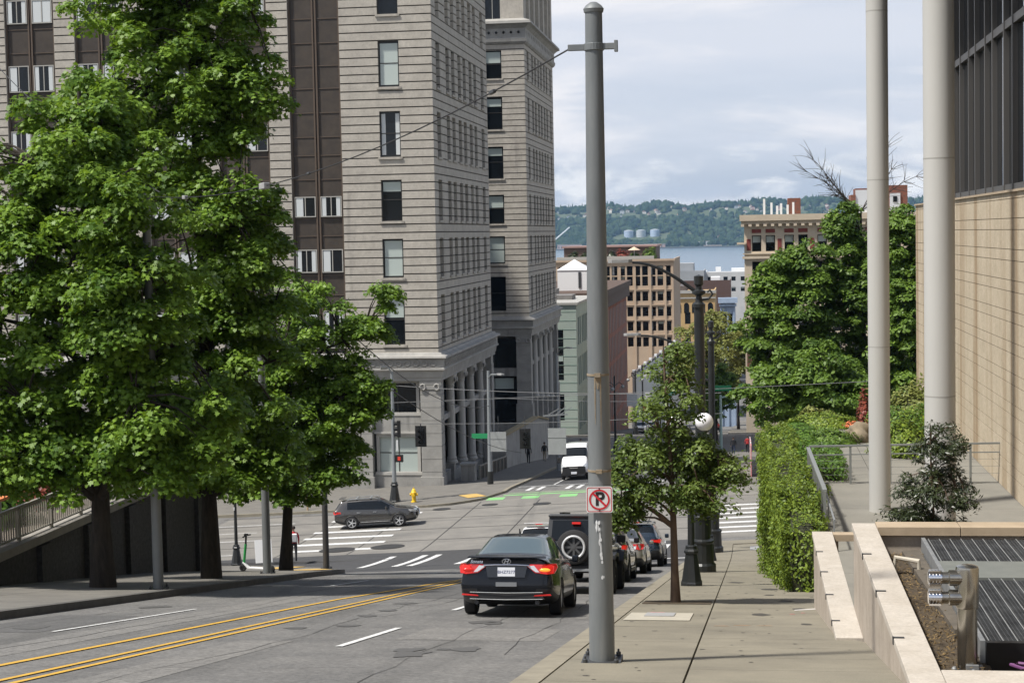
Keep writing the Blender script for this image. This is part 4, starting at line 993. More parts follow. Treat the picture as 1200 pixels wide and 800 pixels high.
def loft_car(t,P,ys,paintm,glass_side,rear_iv,front_iv,pillars,wheels,wr,wwell,sub=2,cap_dy=None,glassm=None,front_dy=None):
    """P: dict of piecewise tables over Y; ys: stations; glass_side: list of (ya,yb); rear_iv/front_iv: station intervals that are window in the upper columns"""
    glassm=glassm or M_glass
    def prof(y):
        p={k:pw(v,y) for k,v in P.items()}
        zb,hwb,zs,hw,zt,hwt,zr,hwr=[p[k] for k in('zb','hwb','zs','hw','zt','hwt','zr','hwr')]
        e=zr-.055*min(1,(zr-zt)/.3)
        return [(0,zb),(hwb*.75,zb),(hwb,zb+.04),(hw*.985,zb+.17),(hw,zs),(hwt+.022*(hw-hwt>.03),zt-.05),(hwt,zt),(lerp(hwt,hwr,.5)+.012,lerp(zt,e,.5)),(hwr,e),(hwr*.9,zr),(hwr*.5,zr+.012),(0,zr+.018)]
    bm=bmesh.new(); rings=[]; nc=12
    for si,y in enumerate(ys):
        pr_=prof(y); ring=[]
        dy=[0]*nc
        if si==0 and cap_dy: dy=cap_dy
        if si==len(ys)-1 and front_dy: dy=front_dy
        for k in range(nc): ring.append(bm.verts.new((pr_[k][0],y+dy[k],pr_[k][1])))
        for k in range(nc-2,0,-1): ring.append(bm.verts.new((-pr_[k][0],y+dy[k],pr_[k][1])))
        rings.append(ring)
    n=len(rings[0])
    for a,b,ya,yb in zip(rings,rings[1:],ys,ys[1:]):
        ym=(ya+yb)/2
        for k in range(n):
            f=bm.faces.new([a[k],a[(k+1)%n],b[(k+1)%n],b[k]])
            kk=k if k<nc-1 else n-1-k      # column pair kk,kk+1
            mi=1
            if kk in(6,7) and any(u<=ym<=v for u,v in glass_side): mi=2
            if kk in(8,9,10):
                if any(u<=ym<=v for u,v in front_iv): mi=3
                if any(u<=ym<=v for u,v in rear_iv): mi=4
            if kk in(0,1,2): mi=0
            f.material_index=mi
    for ring,fl in ((rings[0],1),(rings[-1],0)):
        for k in range(nc-1):
            l0=ring[k]; l1=ring[k+1]; r0=ring[(n-k)%n]; r1=ring[(n-k-1)%n]
            vs=[l0,l1,r1,r0]; vs=list(dict.fromkeys(vs))
            if len(vs)<3: continue
            f=bm.faces.new(vs if fl else vs[::-1]); f.material_index=0 if k<2 else 1
    bmesh.ops.recalc_face_normals(bm,faces=bm.faces)
    me=bpy.data.meshes.new('tmp'); bm.to_mesh(me); bm.free()
    for m in (M_trim,paintm,glassm,glassm,glassm): me.materials.append(m)
    o=bpy.data.objects.new('tmp',me); col.objects.link(o)
    s=o.modifiers.new('s','SUBSURF'); s.levels=sub; s.render_levels=sub
    cut=[]
    for (x,y) in wheels:
        mb=MB(); mb.lathe([(wwell,-.22),(wwell,.30)],(x,y,wr),28,M=Matrix.Rotation(R(90 if x>0 else -90),3,'Y')); c=bpy.data.objects.new('cut',mb.mesh('cut',M_trim)); col.objects.link(c); cut.append(c)
        m=o.modifiers.new('b','BOOLEAN'); m.operation='DIFFERENCE'; m.object=c; m.solver='EXACT'
    dg=bpy.context.evaluated_depsgraph_get(); dg.update()
    em=bpy.data.meshes.new_from_object(o.evaluated_get(dg))
    for c in cut+[o]: bpy.data.objects.remove(c)
    # split by material (and connected piece, for the side windows)
    names={0:'underbody',1:'body',2:'side_window',3:'windscreen',4:'rear_window'}; mats_={0:M_trim,1:paintm,2:glassm,3:glassm,4:glassm}
    V=[v.co.copy() for v in em.vertices]; parts={}
    for p in em.polygons:
        key=(p.material_index,) if p.material_index!=2 else (2,V[p.vertices[0]].x>0,next((i for i,(u,v) in enumerate(pillars) if u<=sum(V[k].y for k in p.vertices)/len(p.vertices)<=v),0))
        parts.setdefault(key,[]).append(list(p.vertices))
    body=None
    for key in sorted(parts,key=lambda k:(k[0]!=1,str(k))):
        idx={}; mb=MB()
        for f in parts[key]:
            g_=[]
            for i in f:
                if i not in idx: idx[i]=mb.P(V[i])
                g_.append(idx[i])
            mb.f.append(g_); mb.m.append(0)
        link_mesh(names[key[0]],mb.mesh(names[key[0]],mats_[key[0]],None,35),t)
    bpy.data.meshes.remove(em)
def road_pose(x,y,heading):
    """rotation matrix putting local +Y along heading (unit 2D) on the sloping road"""
    hx,hy=heading; e=.8
    gx=(G(x+e,y)-G(x-e,y))/(2*e); gy=(G(x,y+e)-G(x,y-e))/(2*e)
    up=Vector((-gx,-gy,1)).normalized(); f=Vector((hx,hy,hx*gx+hy*gy)).normalized(); rt=f.cross(up).normalized()
    return Matrix((rt,f,up)).transposed().to_euler()
def vehicle(name,label,cat,x,y,heading=(0,1),group=None):
    return thing(name,label,cat,(x,y,G(x,y)+ROAD+.005),road_pose(x,y,heading),group)
def lp(mb,name,m,t,smooth=False,bevel=0):
    o=link_mesh(name,mb.mesh(name,m,None,smooth),t)
    if bevel: b=o.modifiers.new('Bevel','BEVEL'); b.width=bevel; b.segments=2; b.limit_method='ANGLE'
    return o
SED=dict(zb=[(-2.42,.36),(-2.3,.30),(-1.9,.20),(1.9,.19),(2.3,.22),(2.44,.27)],
 hwb=[(-2.42,.74),(-2.3,.80),(-1.9,.84),(1.9,.84),(2.44,.66)],
 zs=[(-2.42,.60),(0,.60),(2.44,.52)],
 hw=[(-2.42,.83),(-2.3,.875),(-1.7,.918),(1.6,.915),(2.1,.87),(2.35,.78),(2.44,.64)],
 zt=[(-2.42,.92),(-2.2,.955),(-.5,.96),(1.05,.90),(1.6,.84),(2.2,.74),(2.44,.60)],
 hwt=[(-2.42,.76),(-2.2,.80),(-1.2,.845),(.9,.84),(1.6,.80),(2.2,.72),(2.44,.52)],
 zr=[(-2.42,1.04),(-2.36,1.075),(-1.75,1.085),(-1.68,1.10),(-.75,1.43),(-.1,1.475),(.45,1.45),(1.25,.96),(1.6,.90),(2.2,.79),(2.44,.63)],
 hwr=[(-2.42,.64),(-2.2,.70),(-1.75,.72),(-.75,.56),(.45,.565),(1.25,.72),(1.6,.70),(2.2,.62),(2.44,.44)])
def sedan(t,pm,detail=True,lit=True,wm=None,glassm=None):
    ys=[-2.42,-2.38,-2.2,-1.9,-1.72,-1.66,-1.3,-1.02,-.96,-.76,-.7,-.14,-.05,.42,.48,.95,1.2,1.27,1.6,2.0,2.25,2.38,2.44]
    loft_car(t,SED,ys,pm,[(-1.3,.95)],[(-1.66,-.76)],[(.48,1.2)],[(-1.3,-.10),(-.1,.95)],[(s*.80,y) for s in(-1,1) for y in(-1.335,1.46)],.335,.37,
      cap_dy=[.02,.0,-.03,-.055,-.06,-.01,.02,.02,.02,.0,-.02,-.02],glassm=glassm)
    wm=wm or wheel_meshes(.335,.22,.225,10)
    add_wheels(t,wm,(-.795,.795),(-1.335,1.46),.335)
    for s in (-1,1):
        mb=MB(); mb.prism([(s*.36,-2.445,.93),(s*.52,-2.452,.80),(s*.74,-2.45,.775),(s*.86,-2.36,.79),(s*.905,-2.18,.90),(s*.88,-2.16,.965),(s*.80,-2.33,.965),(s*.64,-2.432,.955),(s*.44,-2.44,.955)],(0,.10,0)); o=lp(mb,'tail_light',M_tail,t,bevel=.008)
        if detail:
            mb=MB(); mb.prism([(s*.38,-2.456,.925),(s*.53,-2.462,.82),(s*.60,-2.464,.815),(s*.50,-2.458,.935)],(0,.02,0)); lp(mb,'reverse_lens',M_lampglass,o)
            mb=MB(); mb.ball((s*.70,-2.452,.855),(.10,.018,.035),12); lp(mb,'brake_glow',M_amber if s>0 else M_brake,o,True)
            mb=MB(); mb.prism([(s*.62,-2.462,.80),(s*.74,-2.463,.785),(s*.845,-2.38,.80),(s*.86,-2.36,.93),(s*.80,-2.36,.945),(s*.66,-2.452,.94)],(0,.012,0)); lp(mb,'brake_lens',M_brake,o)
            mb=MB(); mb.prism([(s*.50,-2.512,.385),(s*.82,-2.47,.40),(s*.80,-2.475,.43),(s*.52,-2.515,.41)],(0,.02,0)); lp(mb,'rear_reflector',M_tail,t)
        mb=MB(); mb.box(s*.90 if s>0 else -1.04,1.04 if s>0 else -.90,.72,.80,.92,1.05); lp(mb,'wing_mirror',pm,t,bevel=.03)
        for y in (-.62,.42): 
            mb=MB(); mb.box(s*.905-.012,s*.905+.012,y-.09,y+.09,.80,.825); lp(mb,'door_handle',M_chrome if detail else pm,t,bevel=.006)
        mb=MB(); mb.prism([(s*.60,2.40,.60),(s*.80,2.25,.66),(s*.86,2.02,.74),(s*.80,2.1,.62),(s*.62,2.38,.54)],(0,.06,.02)); lp(mb,'headlight',M_lampglass,t,bevel=.01)
    mb=MB(); mb.tube([(-.42,-2.475,.935),(-.2,-2.482,.945),(.2,-2.482,.945),(.42,-2.475,.935)],.013,8); lp(mb,'chrome_bar',M_chrome,t,True)
    mb=MB(); mb.box(-.158,.158,-2.492,-2.468,.74,.90); o=lp(mb,'licence_plate',M_plate,t)
    if detail:
        me=text_mesh('BHZ7277',.078,M_blue_txt,.001,False,0,1.05); link_mesh('plate_lettering',me,o,(0,-2.494,.815))
        mb=MB(); mb.prism([(-.38,-2.472,.925),(-.34,-2.485,.72),(.34,-2.485,.72),(.38,-2.472,.925)],(0,.02,0)); lp(mb,'plate_recess',paint('navy_black_recess',(.01,.012,.016)),t)
        me=text_mesh('Sonata',.085,M_chrome,.004,False,.35); link_mesh('lettering',me,t,(-.55,-2.462,1.0),(R(-6),0,0))
        mb=MB(); n=24
        mb.tube([(.078*math.cos(2*PI*k/n),0,.045*math.sin(2*PI*k/n)) for k in range(n+1)],.007,6,cap=False)
        mb.bar((-.04,0,-.032),(-.018,0,.032),.012,.012); mb.bar((.018,0,-.032),(.04,0,.032),.012,.012); mb.bar((-.03,0,-.005),(.03,0,.005),.012,.01)
        o=lp(mb,'emblem',M_chrome,t); o.location=(0,-2.462,1.005)
        mb=MB(); mb.prism([(-.62,-2.49,.44),(-.70,-2.49,.33),(.70,-2.49,.33),(.62,-2.49,.44)],(0,.05,0)); lp(mb,'bumper_insert',M_trim,t)
        for z in (.455,.335): mb=MB(); mb.tube([(-.66,-2.505,z),(0,-2.525,z-.012),(.66,-2.505,z)],.008,6); lp(mb,'bumper_strip',M_galv,t,True)
        mb=MB(); mb.box(-.19,.19,-2.512,-2.49,.56,.635); lp(mb,'bumper_sticker',mat('sticker_grey',(.16,.17,.18),.5),t)
        for s in (-1,1):
            mb=MB(); mb.tube([(s*.55,-2.40,.27),(s*.55,-2.2,.27)],.04,12); lp(mb,'exhaust',M_dark_metal,t,True)
            mb=MB(); mb.tube([(s*.70,-1.66,1.02),(s*.80,-1.3,1.03),(s*.84,-.6,1.0),(s*.845,.9,.965)],.008,6); lp(mb,'window_trim',M_chrome,t,True)
        mb=MB(); mb.prism([(-.72,-2.44,1.062),(.72,-2.44,1.062),(.70,-2.30,1.09),(-.70,-2.30,1.09)],(0,0,.022)); lp(mb,'boot_lip',pm,t,bevel=.008)
    mb=MB(); mb.box(-.2,.2,-1.58,-1.52,1.115,1.15); lp(mb,'high_brake_light',M_brake if lit else M_tail,t)
    mb=MB(); mb.prism([(0,-.55,1.49),(0,-.40,1.49),(0,-.56,1.58)],(.02,0,0)); lp(mb,'roof_fin',pm,t)
    return t
PAL_GLASS=mat('tinted_rear_glass',(.05,.075,.075),.04,spec=.9,coat=.5)
s1=vehicle('sedan_car','black sedan with its brake lights lit waiting in the right lane nearest the camera','car',-4.36,32.55,(-.012,1))
sedan(s1,mat('black_car_paint',(.004,.0055,.009),.16,0,coat=.25,spec=.3),glassm=PAL_GLASS)

# ---- boxy off-road car with spare wheel
def jeep(t):
    pm=paint('charcoal_paint',(.010,.011,.012),.3,.2); top=mat('hard_top',(.035,.037,.040),.4)
    mb=MB(); mb.prism([(-.76,-1.95,.52),(-.76,-1.95,1.18),(-.76,.95,1.18),(-.74,2.1,1.08),(-.74,2.12,.62),(-.76,1.0,.5)],(1.52,0,0)); lp(mb,'body',pm,t,bevel=.05)
    mb=MB(); mb.prism([(-.70,-1.96,1.19),(-.665,-1.84,1.84),(-.64,.55,1.87),(-.69,.95,1.19)],(1.38,0,0)) ; 
    mb2=MB(); mb2.v=[];
    q=[(-.715,-1.955,1.185),(.715,-1.955,1.185),(.66,-1.80,1.80),(-.66,-1.80,1.80)]; r=[(-.715,.95,1.185),(.715,.95,1.185),(.64,.5,1.82),(-.64,.5,1.82)]
    mb2.poly(q); mb2.poly(r[::-1]); mb2.poly([q[0],q[3],r[3],r[0]]); mb2.poly([q[1],r[1],r[2],q[2]]); mb2.poly([q[3],q[2],r[2],r[3]])
    lp(mb2,'cabin',top,t)
    mb=MB(); mb.box(-.68,.68,-1.86,.52,1.79,1.88); lp(mb,'roof',top,t,bevel=.04)
    for x in(-.4,.4): 
        mb=MB(); mb.bar((x,-1.7,1.9),(x,.3,1.9),.05,.04); lp(mb,'roof_rail',M_trim,t)
    # glass
    def face(nm,pts,par=t,m=M_glass): mb=MB(); mb.poly(pts); return lp(mb,nm,m,par)
    n=Vector((0,-.006,.0))
    mb=MB(); mb.prism([(-.60,-1.955,1.26),(.60,-1.955,1.26),(.57,-1.845,1.73),(-.57,-1.845,1.73)],(0,.02,0)); lp(mb,'rear_window',M_glass,t)
    for s in(-1,1):
        for ya,yb in((-1.72,-1.05),(-.97,-.22),(-.14,.60)):
            def sp(y,z): f=(z-1.185)/.62; return (s*(lerp(.715,.66,f)+.006),y,z)
            mb=MB(); mb.poly([sp(ya+.06,1.24),sp(yb,1.24),sp(yb-.03,1.72),sp(ya+.08,1.72)]); lp(mb,'side_window',M_glass,t)
        mb=MB(); mb.prism([(s*.74,-1.95,.92),(s*.74,-1.5,.98),(s*.74,-.82,.95),(s*.74,-.75,.70),(s*.74,-.9,.86),(s*.74,-1.55,.90),(s*.74,-1.95,.80)],(s*.19,0,0)); lp(mb,'fender',M_trim,t,bevel=.02)
        mb=MB(); mb.prism([(s*.74,2.05,.95),(s*.74,1.1,1.0),(s*.74,.75,.72),(s*.74,.95,.80),(s*.74,1.2,.90),(s*.74,2.05,.85)],(s*.19,0,0)); lp(mb,'fender',M_trim,t,bevel=.02)
        mb=MB(); mb.box(s*.70-.06,s*.70+.06,-2.0,-1.95,.90,1.12); o=lp(mb,'tail_light',M_tail,t); mb=MB(); mb.box(s*.70-.04,s*.70+.04,-2.005,-1.998,.93,1.08); lp(mb,'lens',M_brake,o)
        mb=MB(); mb.box(s*.78-.02 if s>0 else -.98,.98 if s>0 else -.76,.62,.70,1.18,1.36); lp(mb,'wing_mirror',M_trim,t,bevel=.02)
    mb=MB(); mb.box(-.82,.82,-2.12,-1.95,.50,.68); lp(mb,'bumper',M_trim,t,bevel=.03)
    mb=MB(); mb.box(-.6,.6,-2.14,-2.12,.54,.60); lp(mb,'bumper_strip',M_galv,t)
    mb=MB(); mb.box(-.10,.10,-2.0,-1.86,1.64,1.69); lp(mb,'high_brake_light',M_brake,t)
    mb=MB(); mb.box(-.045,.045,-2.1,-1.9,1.28,1.36) ; lp(mb,'lamp_bracket',M_trim,t)
    wm=wheel_meshes(.40,.26,.235,7,mat('dark_rim',(.06,.06,.062),.4,.6)); add_wheels(t,wm,(-.76,.76),(-1.35,1.25),.40)
    sp=wheel_meshes(.41,.25,.25,8,mat('spare_rim',(.10,.10,.10),.4,.5))
    o=link_mesh('spare_wheel',sp[0],t,(-.04,-2.1,1.10),(0,0,R(90))); link_mesh('tyre',sp[1],o); link_mesh('rim',sp[2],o)
    mb=MB(); n=32
    mb.tube([(.255*math.cos(2*PI*k/n),-.135,.255*math.sin(2*PI*k/n)) for k in range(n+1)],.03,8,cap=False); r=link_mesh('rim_ring',mb.mesh('r',M_rim,None,True),o); r.rotation_euler=(0,0,R(-90))
    mb=MB(); mb.box(-.14,.14,-1.98,-1.96,.78,.92); lp(mb,'licence_plate',M_plate,t)
j1=vehicle('offroad_car','boxy charcoal off-road car with a spare wheel on its tailgate ahead of the black sedan','car',-4.02,41.6); jeep(j1)

SUVP=dict(zb=[(-2.33,.45),(-2.2,.34),(-1.8,.24),(1.8,.24),(2.2,.30),(2.33,.38)],hwb=[(-2.33,.74),(-2,.84),(1.9,.84),(2.33,.68)],
 zs=[(-2.33,.75),(0,.72),(2.33,.66)],hw=[(-2.33,.84),(-2.0,.90),(-1.5,.92),(1.5,.92),(2.1,.87),(2.33,.72)],
 zt=[(-2.33,1.05),(-1.8,1.10),(0,1.02),(1.0,1.0),(1.6,.99),(2.2,.90),(2.33,.78)],hwt=[(-2.33,.76),(-1.6,.84),(.9,.84),(1.6,.82),(2.2,.74),(2.33,.60)],
 zr=[(-2.33,1.12),(-2.28,1.16),(-1.95,1.60),(-1.7,1.60),(-.4,1.645),(.25,1.61),(1.15,1.10),(1.6,1.05),(2.2,.95),(2.33,.82)],
 hwr=[(-2.33,.66),(-1.95,.60),(-.4,.62),(.25,.61),(1.15,.74),(1.6,.74),(2.2,.66),(2.33,.5)])
def suv(t,pm,lit=False,rails=True,wm=None):
    ys=[-2.33,-2.27,-2.22,-1.98,-1.9,-1.80,-1.72,-.77,-.72,.07,.12,.2,.95,1.08,1.16,1.6,2.0,2.2,2.28,2.33]
    loft_car(t,SUVP,ys,pm,[(-1.72,.95)],[(-2.22,-1.98)],[(.2,1.08)],[(-1.8,-.745),(-.745,.095),(.095,1.0)],[(s*.80,y) for s in(-1,1) for y in(-1.35,1.35)],.36,.40,
      cap_dy=[.03,0,-.03,-.05,-.05,-.02,.0,.01,.02,.02,.02,.02])
    add_wheels(t,wm or wheel_meshes(.36,.23,.25,5),(-.80,.80),(-1.35,1.35),.36)
    for s in(-1,1):
        mb=MB(); mb.prism([(s*.52,-2.40,1.02),(s*.86,-2.30,1.04),(s*.91,-2.0,1.02),(s*.90,-1.98,.92),(s*.86,-2.33,.88),(s*.6,-2.41,.93)],(0,.06,0)); o=lp(mb,'tail_light',M_tail,t,bevel=.01)
        if lit: mb=MB(); mb.prism([(s*.62,-2.42,1.0),(s*.86,-2.33,1.015),(s*.90,-2.1,1.0),(s*.86,-2.34,.91),(s*.66,-2.42,.94)],(0,.01,0)); lp(mb,'brake_lens',M_brake,o)
        mb=MB(); mb.prism([(s*.56,2.30,.86),(s*.84,2.12,.92),(s*.89,1.9,.96),(s*.87,2.0,.84),(s*.62,2.3,.76)],(0,.05,.02)); lp(mb,'headlight',M_lampglass,t,bevel=.01)
        mb=MB(); mb.box(.90 if s>0 else -1.06,1.06 if s>0 else -.90,.62,.72,1.06,1.22); lp(mb,'wing_mirror',pm,t,bevel=.03)
        for y in(-.92,.0): mb=MB(); mb.box(s*.915-.014,s*.915+.014,y-.1,y+.1,.93,.955); lp(mb,'door_handle',M_chrome,t,bevel=.006)
        for y in(-1.35,1.35):
            mb=MB(); n=10
            pts=[(s*.885,y+(.41)*math.cos(PI*k/n),.36+.41*math.sin(PI*k/n)) for k in range(n+1)]; mb.tube(pts,.03,6); lp(mb,'arch_trim',M_trim,t,True)
        mb=MB(); mb.box(s*.90-.03,s*.90+.03,-.93,.93,.27,.36); lp(mb,'sill_trim',M_trim,t,bevel=.01)
        mb=MB(); mb.box(s*.916-.012,s*.916+.012,-.85,.85,.375,.40); lp(mb,'chrome_strip',M_chrome,t)
        if rails: 
            mb=MB(); mb.tube([(s*.56,-1.6,1.61),(s*.57,-1.45,1.665),(s*.57,.0,1.70),(s*.56,.2,1.63)],.022,8); lp(mb,'roof_rail',M_galv,t,True)
    if rails:
        for y in(-1.05,-.25): mb=MB(); mb.bar((-.58,y,1.70),(.58,y,1.70),.09,.03); lp(mb,'roof_bar',M_galv,t,bevel=.01)
    mb=MB(); mb.prism([(-.55,2.33,.82),(-.48,2.36,.5),(.48,2.36,.5),(.55,2.33,.82)],(0,.03,0)); lp(mb,'grille',M_trim,t)
    mb=MB(); mb.tube([(-.42,2.40,.84),(-.25,2.42,.56),(.25,2.42,.56),(.42,2.40,.84)],.025,8); lp(mb,'chrome_bar',M_chrome,t,True)
    mb=MB(); mb.box(-.16,.16,-2.42,-2.38,.80,.93); lp(mb,'licence_plate',M_plate,t)
    mb=MB(); mb.prism([(-.55,-2.06,1.70),(.55,-2.06,1.70),(.55,-1.75,1.70),(-.55,-1.75,1.70)],(0,0,.03)); lp(mb,'rear_spoiler',pm,t,bevel=.01)
    mb=MB(); mb.box(-.13,.13,-2.075,-2.04,1.665,1.69); lp(mb,'high_brake_light',M_brake if lit else M_tail,t)
v=vehicle('suv_car','dark grey suv with roof bars driving across the intersection on the left','car',-21.0,95.0,(1,.10)); suv(v,paint('gunmetal_paint',(.075,.072,.068),.22,.6))
Q='cars queueing at the stop line'
v=vehicle('suv_car','black suv with a bright red tail lamp just ahead of the boxy off-road car','car',-4.22,49.0); suv(v,paint('black_suv_paint',(.012,.010,.010),.2,.2),True,False)
v=vehicle('sedan_car','pale champagne sedan in the queue between two dark cars','car',-4.2,56.8); sedan(v,paint('champagne_paint',(.27,.255,.22),.3,.5),False)
v=vehicle('suv_car','dark blue suv standing first at the stop line in the right lane','car',-4.1,66.0); suv(v,paint('dark_blue_paint',(.015,.028,.045),.22,.3),True,True)
v=vehicle('suv_car','white suv mostly hidden ahead of the boxy off-road car in the left lane','car',-7.55,63.5); suv(v,paint('white_car_paint',(.70,.71,.72),.3,0),True,False)
# ---- white delivery van facing the camera
VAN=dict(zb=[(-3,.30),(2.5,.28),(2.85,.33),(2.95,.42)],hwb=[(-3,.9),(2.3,.92),(2.95,.78)],zs=[(-3,.9),(2.95,.75)],hw=[(-3,1.0),(2.2,1.0),(2.7,.95),(2.95,.84)],
 zt=[(-3,1.35),(1.4,1.35),(2.2,1.28),(2.8,1.08),(2.95,.92)],hwt=[(-3,.99),(1.4,.985),(2.2,.94),(2.8,.80),(2.95,.68)],
 zr=[(-3,2.52),(-2.9,2.56),(1.0,2.56),(1.35,2.46),(2.3,1.36),(2.7,1.18),(2.88,1.08),(2.95,.96)],hwr=[(-3,.88),(1.0,.88),(1.35,.86),(2.3,.84),(2.7,.72),(2.95,.60)])
v=vehicle('delivery_van','white delivery van with a black grille facing up the hill at the far crosswalk','van',-12.1,122.4,(0,-1))
wp=paint('van_white',(.80,.80,.79),.35,0)
loft_car(v,VAN,[-3,-2.9,-1.5,.2,.95,1.02,1.30,1.42,2.15,2.3,2.45,2.7,2.86,2.95],wp,[(1.02,1.30),(1.42,2.15)],[],[(1.42,2.15)],[(1.0,2.2)],[(s*.86,y) for s in(-1,1) for y in(-1.75,1.9)],.36,.41)
add_wheels(v,wheel_meshes(.36,.22,.2,8),(-.87,.87),(-1.75,1.9),.36)
mb=MB(); mb.prism([(-.80,2.97,.95),(-.86,2.97,.45),(-.7,2.99,.30),(.7,2.99,.30),(.86,2.97,.45),(.80,2.97,.95),(.45,3.0,.98),(-.45,3.0,.98)],(0,.05,0)); lp(mb,'grille',M_trim,v,bevel=.02)
mb=MB(); mb.prism([(-.3,3.03,.90),(-.3,3.03,.83),(.3,3.03,.83),(.3,3.03,.90)],(0,.03,0)); lp(mb,'badge',M_chrome,v)
mb=MB(); mb.box(-.2,.2,3.04,3.07,.44,.60); lp(mb,'licence_plate',M_plate,v)
for s in(-1,1):
    mb=MB(); mb.prism([(s*.55,2.96,.80),(s*.90,2.86,.86),(s*.92,2.55,1.14),(s*.80,2.72,1.12),(s*.66,2.93,.98)],(0,.06,.02)); lp(mb,'headlight',M_lampglass,v,bevel=.01)
    mb=MB(); mb.box(1.02 if s>0 else -1.27,1.27 if s>0 else -1.02,1.95,2.08,1.22,1.62); lp(mb,'wing_mirror',M_trim,v,bevel=.03)
mb=MB(); mb.tube([(-.55,2.33,1.36),(.1,2.2,1.5)],.012,5); mb.tube([(.0,2.36,1.34),(.6,2.2,1.48)],.012,5); lp(mb,'wiper',M_trim,v)
# far cars down the hill
pal=[((.5,.5,.5),'silver'),((.03,.05,.10),'navy'),((.65,.65,.64),'white'),((.05,.05,.05),'black'),((.3,.04,.04),'red')]
spots=[(-4.4,128,(0,1),0,'silver car seen through the small street tree beyond the crossing'),(-4.3,137,(0,1),1,'navy car beyond the crossing behind the small street tree'),(-13.9,226,(0,-1),2,'white car far down the hill left of the small street tree'),(-9.6,232,(0,-1),3,'black car far down the hill near the white signs'),(-4.5,240,(0,1),4,'red car far down the hill behind the street tree'),(-13.8,250,(0,-1),0,'silver car farthest down the left kerb'),(-8,196,(0,1),2,'white car passing the lower crossing')]
for x,y,hd,k,lb in spots:
    c,nm=pal[k]; v=vehicle('suv_car',lb,'car',x,y,hd,'cars far down the hill'); suv(v,paint(nm+'_far_paint',c,.3,.2),True,False)
# scooter
t=thing('kick_scooter','white and green kick scooter parked by the grey pole on the left pavement','scooter',g0(-14.85,50.2,.012),(0,0,R(78)))
mb=MB(); mb.box(-.075,.075,-.42,.30,.10,.145); mb.prism([(-.06,.28,.10),(-.06,.50,.30),(-.06,.54,.28),(-.06,.36,.10)],(.12,0,0)); lp(mb,'deck',M_white,t,bevel=.01)
mb=MB(); mb.tube([(0,.50,.24),(0,.42,.85)],.04,10); lp(mb,'stem',mat('scooter_green',(.03,.32,.08),.4),t,True)
mb=MB(); mb.tube([(0,.42,.85),(0,.40,1.1)],.03,8); mb.tube([(-.24,.38,1.1),(0,.40,1.12),(.24,.38,1.1)],.022,8); mb.box(-.06,.06,.36,.44,1.1,1.17); lp(mb,'handlebar',M_black,t)
wmS=wheel_meshes(.115,.05,.06,5)
for y in(-.44,.54): o=link_mesh('wheel',wmS[0],t,(0,y,.115)); link_mesh('tyre',wmS[1],o)
# ================================================================ buildings
M_stone=mat('building_stone',(.465,.432,.375),.9,c2=(.355,.328,.285),vscale=.8,bump=.8,bscale=7,detail=12,speck=(3.2,.80,1.18),streak=((.25,.235,.21),.9,(1,1,.10),.62))
M_stone_joint=mat('building_stone_joint',(.085,.078,.07),.95)
M_base=mat('base_stone',(.36,.35,.325),.85,c2=(.25,.243,.225),vscale=.9,bump=.2,bscale=20,detail=10,streak=((.12,.115,.105),1.0,(1,1,.1),.6))
M_brown=mat('brown_panel',(.060,.046,.034),.6,.1,c2=(.036,.028,.022),vscale=1.6,streak=((.17,.15,.13),2.4,(2.2,2.2,.10),.70))
M_brown2=mat('brown_mullion',(.085,.06,.042),.6)
M_frame=mat('window_frame_dark',(.03,.028,.025),.5); M_framel=mat('window_frame_pale',(.36,.35,.32),.6)
M_blind=mat('window_blind',(.42,.48,.45),.35,spec=.6,coat=.4); M_curtn=mat('white_curtain',(.55,.58,.58),.5,coat=.4)
def facade(mb,O,U,N,W,rows,ops,depth=.35,mj=1):
    """wall with real openings. rows: (za,zb,d,mat) stacked bands, d = how far the band stands back; ops: (u0,u1,z0,z1)"""
    O=Vector(O);U=Vector(U);N=Vector(N)
    zs=sorted(set([r[0] for r in rows]+[r[1] for r in rows]+[z for o in ops for z in o[2:4] if rows[0][0]<z<rows[-1][1]]))
    us=sorted(set([0,W]+[u for o in ops for u in o[:2]]))
    def pt_(u,z,d): return O+U*u+Vector((0,0,z))-N*d
    def solid(u,z): return not any(o[0]<u<o[1] and o[2]<z<o[3] for o in ops)
    ri=0; prev=None
    for za,zb in zip(zs,zs[1:]):
        if zb-za<1e-5: continue
        zm=(za+zb)/2
        r=next(r for r in rows if r[0]<=zm<=r[1]); d,mi=r[2],r[3]
        line=[]
        # merge runs of solid cells
        cur=None
        for u0,u1 in zip(us,us[1:]): line.append((u0,u1,solid((u0+u1)/2,zm)))
        k=0
        while k<len(line):
            if line[k][2]:
                j=k
                while j+1<len(line) and line[j+1][2]: j+=1
                a,b=line[k][0],line[j][1]
                mb.poly([pt_(a,za,d),pt_(b,za,d),pt_(b,zb,d),pt_(a,zb,d)],mi)
                if k>0: mb.poly([pt_(a,za,depth),pt_(a,za,d),pt_(a,zb,d),pt_(a,zb,depth)],mi)
                if j<len(line)-1: mb.poly([pt_(b,za,d),pt_(b,za,depth),pt_(b,zb,depth),pt_(b,zb,d)],mi)
                k=j+1
            else: k+=1
        if prev:
            for (u0,u1,s1),(_,_,s0) in zip(line,prev[0]):
                d0=prev[1] if s0 else depth; d1=d if s1 else depth
                if abs(d0-d1)>1e-5: mb.poly([pt_(u0,za,d0),pt_(u1,za,d0),pt_(u1,za,d1),pt_(u0,za,d1)] if d0<d1 else [pt_(u0,za,d1),pt_(u0,za,d0),pt_(u1,za,d0),pt_(u1,za,d1)],prev[2] if d0<d1 else mi)
        prev=(line,d,mi)
